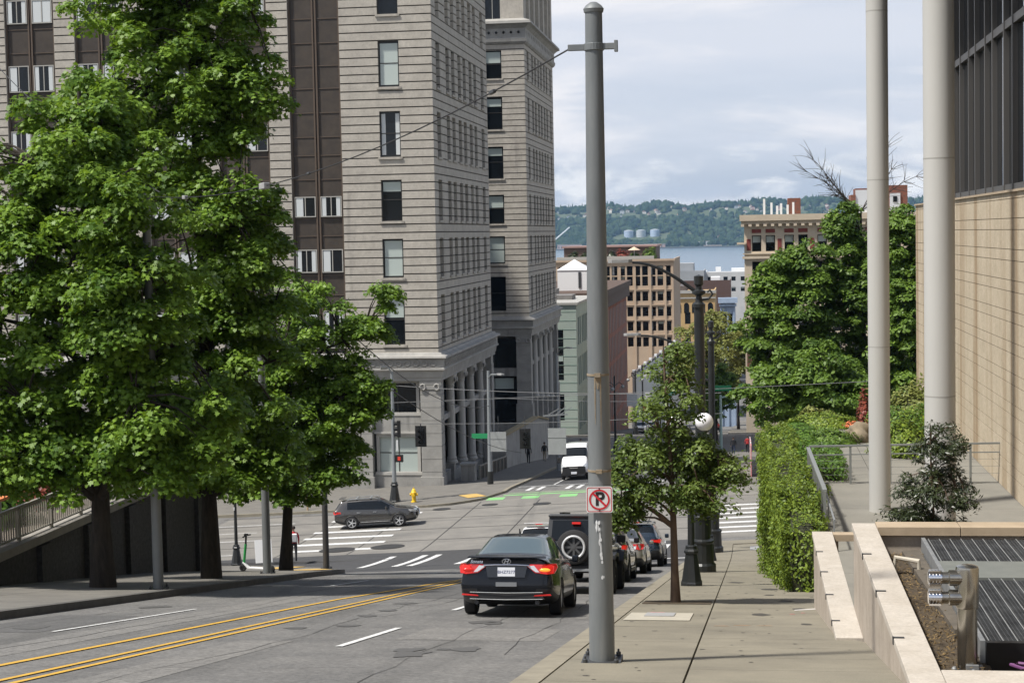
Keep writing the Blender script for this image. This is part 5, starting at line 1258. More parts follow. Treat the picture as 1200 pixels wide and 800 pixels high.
def courses(z0_,z1_,h,gr=.075,gd=.06,m=0,mg=1):
    out=[]; z=z0_
    while z<z1_-1e-6:
        b=min(z+h-gr,z1_); out.append((z,b,0,m))
        if b<z1_: out.append((b,min(b+gr,z1_),gd,mg))
        z+=h
    return out
WCACHE={}
def window_meshes(w_,h_,style,fm,sill,midrail=True,mull=0):
    key=(round(w_,2),round(h_,2),style,fm.name,sill,midrail,mull)
    if key in WCACHE: return WCACHE[key]
    f=.07; mb=MB()
    mb.box(0,w_,0,.06,0,f); mb.box(0,w_,0,.06,h_-f,h_); mb.box(0,f,0,.06,f,h_-f); mb.box(w_-f,w_,0,.06,f,h_-f)
    if midrail: mb.box(f,w_-f,.005,.055,h_*.52-.03,h_*.52+.03)
    for k in range(mull): x=w_*(k+1)/(mull+1); mb.box(x-.03,x+.03,.004,.056,f,h_-f)
    fr_=mb.mesh('window',fm)
    mb=MB(); mb.poly([(f*.8,.035,f*.8),(w_-f*.8,.035,f*.8),(w_-f*.8,.035,h_-f*.8),(f*.8,.035,h_-f*.8)]); pane=mb.mesh('pane',M_glass)
    bl=None
    def bq(m,qs):
        mb=MB()
        for x0,x1,a,b in qs: mb.poly([(w_*x0,.031,h_*a),(w_*x1,.031,h_*a),(w_*x1,.031,h_*b),(w_*x0,.031,h_*b)])
        return mb.mesh('blind',m)
    if style=='full': bl=bq(M_blind,[(.08,.92,.05,.95)])
    if style=='half': bl=bq(M_blind,[(.08,.92,.56,.95)])
    if style=='third': bl=bq(M_blind,[(.08,.92,.72,.95)])
    if style=='sides': bl=bq(M_curtn,[(.07,.26,.05,.95),(.74,.93,.05,.95)])
    if style=='left': bl=bq(M_curtn,[(.07,.40,.05,.95)])
    if style=='curtain': bl=bq(M_curtn,[(.07,.47,.05,.95),(.53,.93,.05,.95)])
    sl=None
    if sill: mb=MB(); mb.box(-.12,w_+.12,-sill-.10,0,-.16,-.003); sl=mb.mesh('sill',M_stone)
    WCACHE[key]=(fr_,pane,bl,sl); return WCACHE[key]
WLIST=[]
def place_window(t,p,ang,w_,h_,style='dark',fm=None,sill=.35,midrail=True,mull=0,stuff=None):
    """p: lower left corner of the opening seen from outside, at the depth of the frame; ang: turn about z"""
    ms=window_meshes(w_,h_,style,fm or M_frame,sill,midrail,mull)
    loc=Vector(p)-wloc(t)
    if stuff is not None:
        Mt=Matrix.Translation(loc)@Matrix.Rotation(ang,4,'Z')
        for me in ms:
            if me is None: continue
            k=me.materials[0]
            if k not in stuff['m']: stuff['m'].append(k)
            mi=stuff['m'].index(k); base=len(stuff['mb'].v)
            for v in me.vertices: c=Mt@v.co; stuff['mb'].v.append(tuple(c))
            for f in me.polygons: stuff['mb'].f.append([base+i for i in f.vertices]); stuff['mb'].m.append(mi)
        return
    o=link_mesh('window',ms[0],t,loc,(0,0,ang))
    link_mesh('pane',ms[1],o)
    if ms[2]: link_mesh('blind',ms[2],o)
    if ms[3]: link_mesh('sill',ms[3],o)
def profile_band(mb,path,prof,mi=0):
    """moulding: prof (out, z) swept along plan path [(x,y,nx,ny)], n = mitre direction outward"""
    rows=[[mb.P((x+nx*o,y+ny*o,z)) for o,z in prof] for x,y,nx,ny in path]
    for p,q in zip(rows,rows[1:]):
        for k in range(len(prof)-1): mb.f.append([p[k],q[k],q[k+1],p[k+1]]); mb.m.append(mi)
off=thing('office_building','tall grey stone office building with brown metal bays and a light court between two wings','building',(-21.5,118.5,-17.5))
XF=-21.5; YA,YB,YC,YD=118.5,144.3,170.,195.5
FT=[-4.15,-.1,4.05,8.85,13.75]; FB=[-7.6,-2.85,1.15,5.65,10.55]
ZC=-8.4      # top of the lower cornice
mb=MB()
rowsU=courses(ZC,24,.585,.085,.07)
# right face of wing one
colsA=[(1.6,3.1),(5.6,7.0),(8.0,9.4),(10.9,12.3),(13.3,14.7),(16.2,17.6),(18.6,20.0),(22.4,23.9)]
colsB=[(2.0,3.5),(5.8,7.2),(8.2,9.6),(11.0,12.4),(13.4,14.8),(16.2,17.6),(18.6,20.0),(22.2,23.6)]
opsA=[(a,b,z0_,z1_) for a,b in colsA for z0_,z1_ in zip(FB,FT)]+[(a,b,15.6,18.4) for a,b in colsA]
opsB=[(a,b,z0_,z1_) for a,b in colsB for z0_,z1_ in zip(FB,FT)]+[(a,b,15.6,18.4) for a,b in colsB]
facade(mb,(XF,YA,0),(0,1,0),(1,0,0),YB-YA,rowsU,opsA)
rowsB=[r for r in courses(ZC,19.0,.585,.085,.07)]+[(19.0,33,.0,0)]
opsB+=[(a,b,21.6,30) for a,b in ((2.0,4.4),(5.6,8.6),(9.8,12.8),(14,17),(18.2,21.2),(22,24.2))]
facade(mb,(XF,YC,0),(0,1,0),(1,0,0),YD-YC,rowsB,opsB,.5)
# left face of wing one (front): stone bay with windows, then brown bays and stone piers
def ux(u): return XF-u     # distance from the corner
LW=[(2.35,3.85)]
opsL=[(2.35,3.85,a,b) for a,b in zip(FB,FT)]+[(2.35,3.85,15.6,18.4)]
facade(mb,(XF-6.6,YA,0),(1,0,0),(0,-1,0),6.6,rowsU,[(6.6-b,6.6-a,c,d) for a,b,c,d in opsL])
pier=[]
u=6.6
bays=[]
while u<50:
    bays.append((u,u+3.7)); pier.append((u+3.7,u+5.25)); u+=5.25
for a,b in pier: facade(mb,(XF-b,YA,0),(1,0,0),(0,-1,0),b-a,courses(ZC,24,.585,.085,.07),[]); mb.box(XF-b,XF-b+.01,YA,YA+.4,ZC,24); mb.box(XF-a-.01,XF-a,YA,YA+.4,ZC,24)
# left faces of wing two (in the court) 
opsC=[(8.0,9.7,a,b) for a,b in zip(FB,FT)]+[(8.0,9.7,15.6,18.4),(8.0,9.7,21.4,26)]
facade(mb,(XF-12,YC,0),(1,0,0),(0,-1,0),12,rowsB,opsC)
mb.poly([(XF-6.6,YA,ZC),(XF-6.6,YA+.5,ZC),(XF-6.6,YA+.5,24),(XF-6.6,YA,24)])
mb.box(-76,XF-.36,YA+.5,YB,ZC-.2,24); mb.box(XF-60,XF-.36,YC+.4,YD,ZC-.2,33)
mb.poly([(XF,YB,ZC),(XF-30,YB,ZC),(XF-30,YB,24),(XF,YB,24)])
mb.poly([(XF,YD,ZC),(XF-30,YD,ZC),(XF-30,YD,33),(XF,YD,33)])
mb.box(-76,XF-14,YB,YC,ZC-.2,20)
mb.build('wall',[M_stone,M_stone_joint],off)
# brown metal bays
mb=MB()
for i,(a,b) in enumerate(bays):
    x0,x1=XF-b,XF-a
    mb.box(x0,x1,YA+.28,YA+.5,ZC,24,0)
    for f in (0,.47,.53,1): x=lerp(x0+.07,x1-.07,f); mb.box(x-.06,x+.06,YA+.16,YA+.28,ZC,24,1)
    for z in [-7.9,-6.2,-4.0,-2.6,-1.0,0.2,1.45,2.9,4.2,5.9,7.2,8.9,10.6,12.2,13.8,15.5,17]: mb.box(x0,x1,YA+.235,YA+.28,z-.03,z+.03,1)
mb.build('brown_bay',[M_brown,M_brown2],off)
# lower cornice, architrave and frieze, following both faces and the court
def corner_path(y0,y1):
    return [(-70,y0,0,-1),(XF,y0,1,-1),(XF,y1,1,1),(XF-25,y1,0,1)]
cor=[(0,ZC+.25),(.22,ZC+.22),(.30,ZC+.10),(.62,ZC+.0),(.66,ZC-.12),(.5,ZC-.16),(.42,ZC-.2),(.42,ZC-.82),(.5,ZC-.86),(.5,ZC-.98),(.34,ZC-1.06),(.28,ZC-1.5),(.22,ZC-1.5),(.22,ZC-1.75),(0,ZC-1.8)]
mb=MB()
profile_band(mb,corner_path(YA,YB),cor); profile_band(mb,[(-40,YC,0,-1)]+corner_path(YC,YD)[1:],cor)
mb.build('cornice',M_base,off)
mb=MB()     # running-scroll frieze
def scroll(c,U,N,s):
    c=Vector(c);U=Vector(U);N=Vector(N); pts=[]
    for k in range(11):
        a=PI*1.9*k/10; r=.24*s*(1-.045*k); pts.append(c+U*(r*math.cos(a))+Vector((0,0,r*math.sin(a)))+N*.03)
    mb.tube(pts,.045,5)
    mb.tube([c+U*-.5*s+Vector((0,0,-.2*s)),c+U*-.15*s+Vector((0,0,-.26*s)),c+U*.24*s],.04,5)
for k in range(14): scroll((XF-.3-.62*k,YA-.44,ZC-.51),(-1,0,0),(0,-1,0),1)
for k in range(40): scroll((XF+.44,YA+.3+.62*k,ZC-.51),(0,1,0),(1,0,0),1)
mb.build('scroll_frieze',M_base,off)
mb=MB()
for k in range(18):
    for p,N in (((XF-.5-.75*k,YC-.02,20.1),(0,-1,0)),((XF+.02,YC+.5+1.4*k,20.1),(1,0,0))):
        N=Vector(N); Mq=N.to_track_quat('Z','Y').to_matrix(); mb.lathe([(.26,.16),(.26,.22),(.16,.22),(.13,.18),(0,.18)],p,10,M=Mq)
mb.build('rosette_frieze',M_base,off)
cor2=[(0,21.5),(.25,21.4),(.75,21.2),(.8,20.95),(.5,20.8),(.3,20.6),(.2,20.5),(.2,19.6),(.32,19.5),(.28,19.2),(.12,19.0),(0,18.95)]
mb=MB(); profile_band(mb,[(-40,YC,0,-1)]+corner_path(YC,YD)[1:],cor2); mb.build('upper_cornice',M_base,off)
# base storeys: corner pilasters, columns, recessed infill with windows
mb=MB()
ZB=-26
Yb=ZC-1.75
def pilaster(x0,x1,y0,y1,mi=0):
    mb.box(x0+.035,x1-.035,y0+.035,y1,ZB,Yb-.02,mi)
    z=-18.5
    while z<Yb-.75: mb.box(x0,x1,y0,y1-.01,z+.018,min(z+.92,Yb-.7)-.018,mi); z+=.92
    mb.box(x0-.1,x1+.1,y0-.1,y1-.02,ZB,-17.0,mi)
mb.box(-70,XF-.9,YA+.9,YB-.4,ZB,Yb-.01); mb.box(-70,XF-.9,YC+.9,YD-.4,ZB,Yb-.01); mb.box(-70,XF-6,YB-.4,YC+.9,ZB,Yb-3)
mb.build('base_wall',M_base,off)
mb=MB()
zf=[Yb-.9,-16.2]
for (ya,yb) in ((YA,YB),(YC,YD)):
    pilaster(XF-1.35,XF+.12,ya-.12,ya+1.2); pilaster(XF-1.35,XF+.10,yb-1.2,yb)
pilaster(XF-6.5,XF-4.9,YA-.1,YA+1.0)
x=XF-6.5
while x>-66: x-=5.25; pilaster(x,x+1.6,YA-.1,YA+1.0)
pilaster(XF-12,XF-6.2,YC-.05,YC+1)
for (ya,yb) in ((YA,YB),(YC,YD)):      # plinth and rail between columns
    y=ya+1.2
    for k in range(5):
        y0,y1=lerp(ya+1.2,yb-1.2,k/5),lerp(ya+1.2,yb-1.2,(k+1)/5)
        if k<4: mb.box(XF-.75,XF-.0,y1-.46,y1+.46,ZB,-16.2-(y1-ya)*.10)
        zg=G(XF,(y0+y1)/2); mb.box(XF-.8,XF-.22,y0,y1,ZB,zg+.75); 
        mb.box(XF-.8,XF-.25,y0,y1,-13.35,-12.95)
mb.build('pilaster',M_base,off)
for (ya,yb) in ((YA,YB),(YC,YD)):
    for k in range(1,5):
        y=lerp(ya+1.2,yb-1.2,k/5); zb_=-16.2-(y-ya)*.10
        mb=MB(); mb.lathe([(.44,zb_),(.44,zb_+.15),(.37,zb_+.22),(.39,zb_+.38),(.31,zb_+.5),(.31,Yb-3),(.27,Yb-.95),(.32,Yb-.9),(.28,Yb-.85),(.36,Yb-.55),(.50,Yb-.16),(.50,Yb-.01)],(XF-.22,y,0),20); mb.build('column',mat('column_stone',(.46,.445,.41),.8,c2=(.36,.35,.32),vscale=1,stretch=(1,1,.3)),off,smooth=True)  # shafts paler than the base stone, standing in for sky light
        mb=MB()
        for s in(-1,1):
            for q in (-.12,.3):
                pts=[(XF-.28+.5,y+s*(.36+.12*math.cos(a)),Yb-.42+.14*math.sin(a)) for a in [2*PI*i/8 for i in range(9)]]; mb.tube(pts,.06,5,cap=False); break
        mb.build('capital_scroll',M_base,off)
# capitals of the corner pilaster
mb=MB()
for ya in (YA,YC):
    for p,N in (((XF-.15,ya-.2),0),((XF-1.15,ya-.2),0)):
        pts=[(p[0]+.18*math.cos(a),p[1],Yb-.45+.2*math.sin(a)) for a in [2*PI*i/8 for i in range(9)]]; mb.tube(pts,.08,5,cap=False)
    mb.box(XF-1.4,XF+.17,ya-.18,ya-.12,Yb-.3,Yb-.02); mb.box(XF-1.3,XF+.1,ya-.17,ya-.12,Yb-.62,Yb-.33)
mb.build('pilaster_capital',M_base,off)
# windows of the base: left face big openings
def bigwin(x0,x1,y,z0_,z1_,style,mull,mid=False): place_window(off,(x0,y,z0_),0,x1-x0,z1_-z0_,style,M_frame,0,mid,mull)
mb=MB(); mb.box(XF-4.9,XF-1.35,YA+.35,YA+.9,-13.9,-12.6); mb.box(XF-4.9,XF-1.35,YA+.35,YA+.9,ZB,-16.9); 
x=XF-6.5
while x>-50: mb.box(x-3.65,x,YA+.35,YA+.9,-13.9,-12.6); mb.box(x-3.65,x,YA+.35,YA+.9,ZB,-16.9); x-=5.25
mb.box(XF-6.2,XF-1.35,YC+.3,YC+.9,-14.2,-13.4); mb.box(XF-6.2,XF-1.35,YC+.3,YC+.9,ZB,-19)
mb.build('spandrel',M_base,off)
mb=MB()
def surround(x0,x1,y,za,zb,w_=.22,d=.16):
    mb.box(x0-w_,x0,y-d,y,za-w_,zb+w_); mb.box(x1,x1+w_,y-d,y,za-w_,zb+w_); mb.box(x0,x1,y-d,y,zb,zb+w_); mb.box(x0-w_-.1,x1+w_+.1,y-d-.12,y,za-w_,za)
    mb.box(x0-w_-.12,x1+w_+.12,y-d-.16,y,zb+w_+.02,zb+w_+.16)
for x1_ in (XF-1.75,): surround(x1_-2.75,x1_,YA+.58,-12.45,-10.35); surround(x1_-2.75,x1_,YA+.58,-16.7,-14.2)
x=XF-6.9
for k in range(4): surround(x-2.75,x,YA+.58,-12.45,-10.35); surround(x-2.75,x,YA+.58,-16.7,-14.2); x-=5.25
mb.build('window_surround',mat('column_stone',(.46,.445,.41),.8),off)
bigwin(XF-4.85,XF-1.4,YA+.6,-12.6,-10.15,'dark',1); bigwin(XF-4.85,XF-1.4,YA+.6,-16.85,-13.95,'full',1,True)
x=XF-6.5
for k in range(4):
    bigwin(x-3.6,x-.05,YA+.6,-12.6,-10.15,'dark',1); bigwin(x-3.6,x-.05,YA+.6,-16.85,-13.95,'full' if k==0 else 'dark',1,True); x-=5.25
bigwin(XF-6.0,XF-1.4,YC+.6,-13.4,-10.4,'left',1); bigwin(XF-6.0,XF-1.4,YC+.6,-18.9,-14.2,'third',1)
cnt=0
stuff={'mb':MB(),'m':[]}
sty=['dark','dark','dark','dark','third','dark','dark'][:6]
for (ya,yb) in ((YA,YB),(YC,YD)):
    for k in range(5):
        y0,y1=lerp(ya+1.2,yb-1.2,k/5)+.5,lerp(ya+1.2,yb-1.2,(k+1)/5)-.5
        for z0_,z1_ in ((-12.95,Yb-.2),(G(XF,y0)+.75,-13.35)):
            place_window(off,(XF-.62,y0,z0_),PI/2,y1-y0,z1_-z0_,'dark',M_frame,0,True,1); cnt+=1
# upper windows, left front face first (they show largest), then right faces
lf=['dark','full','third','sides','full','full']
stl={0:'half',1:'full',2:'third',3:'sides',4:'full'}
for i,(z0_,z1_) in enumerate(list(zip(FB,FT))+[(15.6,18.4)]):
    place_window(off,(XF-3.85,YA+.22,z0_),0,1.5,z1_-z0_,stl.get(i,'dark'),M_frame,.22,True); cnt+=1
stw=['dark','full','half','third','third','half']
for i,(z0_,z1_) in enumerate(list(zip(FB,FT))+[(15.6,18.4)]):
    place_window(off,(XF-4.0,YC+.22,z0_),0,1.7,z1_-z0_,stw[i],M_frame,.22,True); cnt+=1
for i,(a,b) in enumerate(bays[:9]):
    for zi,(z0_,z1_) in enumerate(((-9+1.2,-5.1),(-2.4,-.75),(1.55,3.0),(6.3,8.2),(11.0,12.9),(15.9,17.6))):
        if i==0 and zi>2: continue
        for h_ in (0,1):
            x0=lerp(XF-b+.07,XF-a-.07,(0,.53)[h_])+.07; w_=(XF-a-.07-(XF-b+.07))*.47-.14
            if i in (0,) or (i==7 or i==8): st=None
            else: st=stuff
            if i==7 and zi<3: st=stuff
            st_=('curtain','sides','left','sides','curtain','left')[(i+zi+h_)%6]
            place_window(off,(x0,YA+.12,z0_),0,w_,z1_-z0_,st_,M_framel,0,False,1,stuff=st); cnt+=st is None
for (ya,cols,zs) in ((YA,colsA,list(zip(FB,FT))),(YC,colsB,list(zip(FB,FT))+[(15.6,18.4)])):
    for i,(z0_,z1_) in enumerate(zs):
        for a,b in cols:
            st=None if cnt<98 else stuff
            place_window(off,(XF-.27,ya+a,z0_),PI/2,b-a,z1_-z0_,sty[(i*5+int(a*3))%6],M_frame,.27,True,stuff=st); cnt+=st is None
for a,b in ((2.0,4.4),(5.6,8.6),(9.8,12.8),(14,17),(18.2,21.2),(22,24.2)): place_window(off,(XF-.4,YC+a,21.6),PI/2,b-a,8.4,'dark',M_frame,0,True,1,stuff=stuff)
place_window(off,(XF-4.0,YC+.22,21.4),0,1.7,4.6,'half',M_framel,0,True,1,stuff=stuff)
o=link_mesh('window_field',stuff['mb'].mesh('windows',stuff['m']),off); o['kind']='stuff'
# areaway wall with sloping coping in front of the court, and white railing
t=thing('areaway_wall','stone areaway wall with a yellowed coping in front of the light court','wall',(-19.6,140,-20))
M_ycop=mat('yellowed_coping',(.34,.28,.16),.9,c2=(.26,.21,.13),vscale=3)
mb=MB(); mb.prism([(-19.9,138,-22),(-19.9,138,-16.4),(-19.9,160,-17.3),(-19.9,168,-18.4),(-19.9,168,-24)],(.3,0,0)); mb.box(-21.4,-19.9,138,138.3,-22,-16.45); mb.build('wall',M_base,t)
mb=MB(); mb.bar((-19.75,137.9,-16.33),(-19.75,160,-17.23),.6,.16); mb.bar((-19.75,160,-17.23),(-19.75,168,-18.33),.6,.16); mb.build('coping',M_ycop,t)
mb=MB(); mb.box(-34,-20,145,169.5,-22,-20.2); mb.build('court_floor',M_base,t)
t=thing('areaway_railing','low pale railing with dark panels at the foot of the stone columns','railing',(-19.9,128,-18.3))
mb=MB(); 
def rz(y): return G(-19.6,y)
for y in fr(124,138,2.0): mb.box(-19.68,-19.52,y-.09,y+.09,rz(y)-.1,rz(y)+1.05)
mb.build('post',mat('pale_rail',(.4,.38,.33),.6),t)
mb=MB(); mb.bar((-19.6,124,rz(124)+1.0),(-19.6,131,rz(131)+1.0),.12,.1); mb.bar((-19.6,131,rz(131)+1.0),(-19.6,138,rz(138)+1.0),.12,.1); mb.build('rail',mat('pale_rail',(.4,.38,.33),.6),t)
mb=MB(); mb.prism([(-19.63,124.1,rz(124)),(-19.63,131,rz(131)),(-19.63,138,rz(138)),(-19.63,138,rz(138)+.9),(-19.63,131,rz(131)+.9),(-19.63,124.1,rz(124)+.9)],(.03,0,0)); mb.build('panel',M_black,t)
t=thing('stone_pedestal','small grey stone block at the head of the areaway railing','pedestal',(-20.2,122.7,rz(122.7)))
mb=MB(); mb.box(-.5,.5,-.5,.5,-.1,1.15); mb.box(-.58,.58,-.58,.58,1.15,1.3); link_mesh('block',mb.mesh('b',M_base),t)

# ---------------------------------------------------------------- buildings down the hill
def grid_windows(t,O,ang,cols_,rows_,w_,h_,styles,fm,sill=0,mull=0,mid=True):
    c,s=math.cos(ang),math.sin(ang)
    for j,z in enumerate(rows_):
        for i,u in enumerate(cols_): place_window(t,(O[0]+c*u,O[1]+s*u,z),ang,w_,h_,styles[(i*3+j*5)%len(styles)],fm,sill,mid,mull)
def box_building(name,label,x0,x1,y0,y1,zt,wallm,front=None,side=None,depth=.3,parapet=.6,sidex=None,extra_rows=None):
    """front: (cols,w,rows,h); side (the +X face unless sidex=-1): same, columns along Y"""
    zb=G((x0+x1)/2,y0)-8; t=thing(name,label,'building',(x0,y0,G(x0,y0)))
    mb=MB()
    ops=[(c,c+front[1],r,r+front[3]) for c in front[0] for r in front[2]] if front else []
    facade(mb,(x0,y0,0),(1,0,0),(0,-1,0),x1-x0,[(zb,zt,0,0)],ops,depth)
    sx=-1 if sidex==-1 else 1
    ops=[(c,c+side[1],r,r+side[3]) for c in side[0] for r in side[2]] if side else []
    if sx==1: facade(mb,(x1,y0,0),(0,1,0),(1,0,0),y1-y0,[(zb,zt,0,0)],ops,depth)
    else: facade(mb,(x0,y1,0),(0,-1,0),(-1,0,0),y1-y0,[(zb,zt,0,0)],ops,depth)
    i=depth+.02
    mb.poly([(x0,y0,zt),(x1,y0,zt),(x1,y0+.35,zt),(x0,y0+.35,zt)]); mb.poly([(x1-.35,y0+.35,zt),(x1,y0+.35,zt),(x1,y1,zt),(x1-.35,y1,zt)]); mb.poly([(x0,y0+.35,zt),(x0+.35,y0+.35,zt),(x0+.35,y1,zt),(x0,y1,zt)])
    mb.poly([(x0+.35,y0+.35,zt),(x1-.35,y0+.35,zt),(x1-.35,y0+.35,zt-parapet),(x0+.35,y0+.35,zt-parapet)])
    mb.box(x0+i*(sx==-1),x1-i*(sx==1),y0+i,y1,zb,zt-parapet)
    mb.build('wall',wallm,t)
    if front: grid_windows(t,(x0,y0+depth-.08),0,front[0],front[2],front[1],front[3],front[4] if len(front)>4 else ['dark','dark','third'],M_frame)
    if side and sx==1: grid_windows(t,(x1-depth+.08,y0),PI/2,side[0],side[2],side[1],side[3],['dark'],M_frame)
    if side and sx==-1: grid_windows(t,(x0+depth-.08,y1),-PI/2,side[0],side[2],side[1],side[3],['dark'],M_frame)
    return t
M_mint=mat('mint_wall',(.37,.43,.375),.8,c2=(.31,.37,.325),vscale=.4); M_roof=mat('flat_roof',(.22,.21,.20),.9,c2=(.15,.145,.14),vscale=1)
gb=box_building('green_building','pale mint green building with dark strip windows beyond the stone office tower','' and 0 or -36,-21.5,218,243,-9.1,M_mint,([2,5,11.6],1.2,[-24,-18.8,-13.6-2],3.4),([2.2,4.6,7.6,9.7,11.8,13.9,18,20.5],1.5,[-25.5,-19.6,-14.4],3.6))
mb=MB(); mb.box(-36,-21.3,217.8,243,-9.1,-8.8); mb.build('coping',M_framel,gb)
mb=MB(); mb.box(-33,-26,226,240,-9.3,-7.6); mb.box(-25.5,-23,228,233,-9.3,-8.2); mb.build('roof_box',M_roof,gb)
mb=MB()
for z in fr(-26,-10,1.15): mb.box(-36.02,-21.47,217.97,218.0,z,z+.06)
mb.build('panel_joint',mat('mint_joint',(.24,.33,.28),.8),gb)
t=thing('party_tent','white peaked tent on the roof terrace beyond the mint building','tent',(-25.8,260.5,-8.6))
mb=MB(); a=[(-28.3,258,-5.5),(-23.2,258,-5.5),(-23.2,263,-5.5),(-28.3,263,-5.5)]; ap=(-25.8,260.5,-3.9)
for k in range(4): mb.poly([a[k],a[(k+1)%4],ap])
mb.build('canopy',M_white,t)
mb=MB(); mb.box(-28.2,-23.3,258.1,262.9,-8.6,-5.52); mb.build('side_wall',M_white,t)
mb=MB(); mb.box(-25.0,-24.6,258.0,258.09,-8.2,-5.8); mb.build('opening',M_dark_metal,t)
M_redb=mat('red_brown_brick',(.30,.105,.065),.9,c2=(.17,.08,.06),vscale=2,bump=.2,bscale=20); M_pinkst=mat('pinkish_stone',(.42,.175,.105),.85,c2=(.33,.135,.08),vscale=1)
rb=box_building('brick_building','red brown building with close vertical piers and a dark cornice behind the grey pole','' and 0 or -37,-21.5,246,312,-8.9,M_redb,([2,5,8,11],1.6,[-26,-21,-16],3),None)
mb=MB()
for y in fr(247,311,3.2): mb.box(-21.5,-21.43,y-.5,y+.5,-45,-11.5)
mb.build('pier',M_pinkst,rb)
mb=MB()
for y in fr(248.6,309.4,3.2): mb.box(-21.52,-21.49,y-1.05,y+1.05,-44,-12.2)
mb.build('window_strip',mat('dark_window_strip',(.03,.028,.03),.5),rb)
mb=MB()
for z in (-30,-26,-21,-16.5): mb.box(-21.49,-21.45,246.3,311.7,z-.35,z+.35)
mb.build('spandrel_band',M_redb,rb)
mb=MB(); mb.box(-37.5,-20.6,245.4,312.6,-9.5,-8.6); mb.box(-37.3,-20.9,245.7,312.3,-11.4,-9.55); mb.build('cornice',mat('dark_brown_cornice',(.085,.052,.035),.8),rb)
M_beige=mat('beige_concrete',(.46,.35,.25),.85,c2=(.39,.295,.21),vscale=.3,detail=8)
cw=[]
for k in range(8): cw+=[1.2+k*3.35,]
cols8=[.9,4.4,7.9,11.0,14.1,17.1,20.4,23.4]
bb=box_building('beige_building','beige concrete office block with eight columns of deep set windows and a planted roof terrace',-44,-16.4,400,440,-6.3,M_beige,([.65+1.78*k for k in range(15)],1.34,[-10.0,-12.45,-16.0,-19.6,-23.0,-26.7],2.2,['dark','left','dark','dark','third']),None,.9)
mb=MB()
for z in (-13.3,-16.9,-20.4,-23.9): mb.box(-43.9,-16.5,399.75,400,z-.12,z+.12)
for x in (-44,-40,-36.4,-32.8,-29.2,-25.7,-22.1,-18.6,-16.9): mb.box(x,x+.45,399.7,400,-48,-8)
mb.box(-44.4,-16.0,399.5,400.4,-6.7,-6.2); mb.build('concrete_rib',M_beige,bb)
mb=MB(); mb.box(-43,-21,409,430,-6.9,-3.4); mb.build('penthouse',mat('penthouse_wall',(.10,.07,.06),.7),bb)
mb=MB(); mb.box(-43.4,-20.6,408.5,431,-3.4,-3.0); mb.build('penthouse_roof',mat('penthouse_roof',(.30,.20,.18),.7),bb)
mb=MB(); mb.box(-43.9,-21,400.8,402,-6.3,-5.5)
mb.build('planter',M_framel,bb)
for i,(x,r,lm) in enumerate(((-40.2,1.1,ML_dark),(-37.6,.9,ML_dark),(-34.8,.9,ML_shrub),(-30.9,1.1,ML_dark),(-28.6,1.3,ML_red),(-25.6,.9,ML_shrub),(-22.2,1.5,ML_park))):
    blob('roof_shrub',['round dark','small dark','bright green','broad dark','reddish','yellow green','tall deep green'][i]+' shrub on the roof terrace of the beige block, %s from the left'%['first','second','third','fourth','fifth','sixth','seventh'][i],x,404,-6.2,r*1.2,1.2,r*1.7,260,.5,lm,group='shrubs on the roof terrace',seed=i)
t=thing('parasol','small beige parasol on the roof terrace of the beige block','parasol',(-25.7,402.5,-6.3)); mb=MB(); mb.lathe([(1.5,2.2),(0,3.0)],(0,0,0),10); link_mesh('canopy',mb.mesh('c',mat('parasol_cloth',(.62,.45,.32),.8)),t); mb=MB(); mb.tube([(0,0,0),(0,0,2.9)],.05,6); link_mesh('pole',mb.mesh('p',M_white),t)
M_ochre=mat('ochre_stone',(.50,.34,.15),.85,c2=(.42,.28,.13),vscale=.5)
yb_=box_building('ochre_building','ochre stone building with round arched windows beyond the beige block',-31,-9,520,550,-18.0,M_ochre,([.9,3.9,6.9,9.9,12.9,15.9,18.9],1.7,[-28,-33.5,-39.5],3.6,),None,.5)
mb=MB(); mb.box(-31.4,-8.6,519.4,520,-18.7,-17.8); mb.box(-31.2,-8.8,519.6,520,-20.3,-19.9); mb.build('cornice',M_framel,yb_)
mb=MB()
for k in range(9):
    x=-29.6+2.4*k; n=8
    mb.prism([(x-.75,519.9,-24.6)]+[(x-.75*math.cos(PI*i/n),519.9,-22.4+.9*math.sin(PI*i/n)) for i in range(n+1)]+[(x+.75,519.9,-24.6)],(0,.05,0))
mb.build('arched_window',M_glass,yb_)
mb=MB(); mb.box(-30,-18,525,545,-18.6,-16.6); mb.build('roof_box',mat('dark_roof_box',(.10,.085,.08),.8),yb_)
M_gry=mat('grey_concrete_wall',(.33,.345,.36),.85,c2=(.27,.285,.30),vscale=.25)
t=box_building('grey_building','grey concrete block with a flat roof in front of the bay',-33,-15,640,670,-14.6,M_gry,([3,12.5],1.4,[-30],3),None)
mb=MB(); mb.box(-26,-19,645,660,-15,-11.9); mb.build('stair_tower',M_gry,t)
t=box_building('grey_building','pale low block right of the grey concrete block by the bay',-15,2,655,690,-15.6,mat('pale_block',(.55,.55,.54),.85,c2=(.45,.46,.46),vscale=.3),([1,4,7,10,13.5],1.6,[-19,-23],1.6),None)
mb=MB(); mb.box(-11,-9,660,664,-16.2,-13.8); mb.box(-5,0,660,668,-16.2,-14.4); mb.build('roof_box',M_white,t)
t=box_building('brick_building','low dark red brick block behind the top of the black lamp pole',-24,-4.5,560,575,-16.0,mat('dark_red_brick',(.10,.06,.05),.9),([2,5,8,11],1.2,[-30],2.5),None)
mb=MB(); mb.box(-11,-8,562,572,-16.8,-15.0); mb.build('roof_box',M_white,t)
M_blue=mat('pale_blue_paint',(.36,.45,.58),.6,c2=(.30,.38,.50),vscale=1)
t=box_building('blue_tower','narrow pale blue building with a bay front beside the old beige building',-4.6,-1.9,330,345,-13.6,M_blue,([.5,1.5],.7,[-18.5,-23,-27.5,-32],2.6),None)
mb=MB(); 
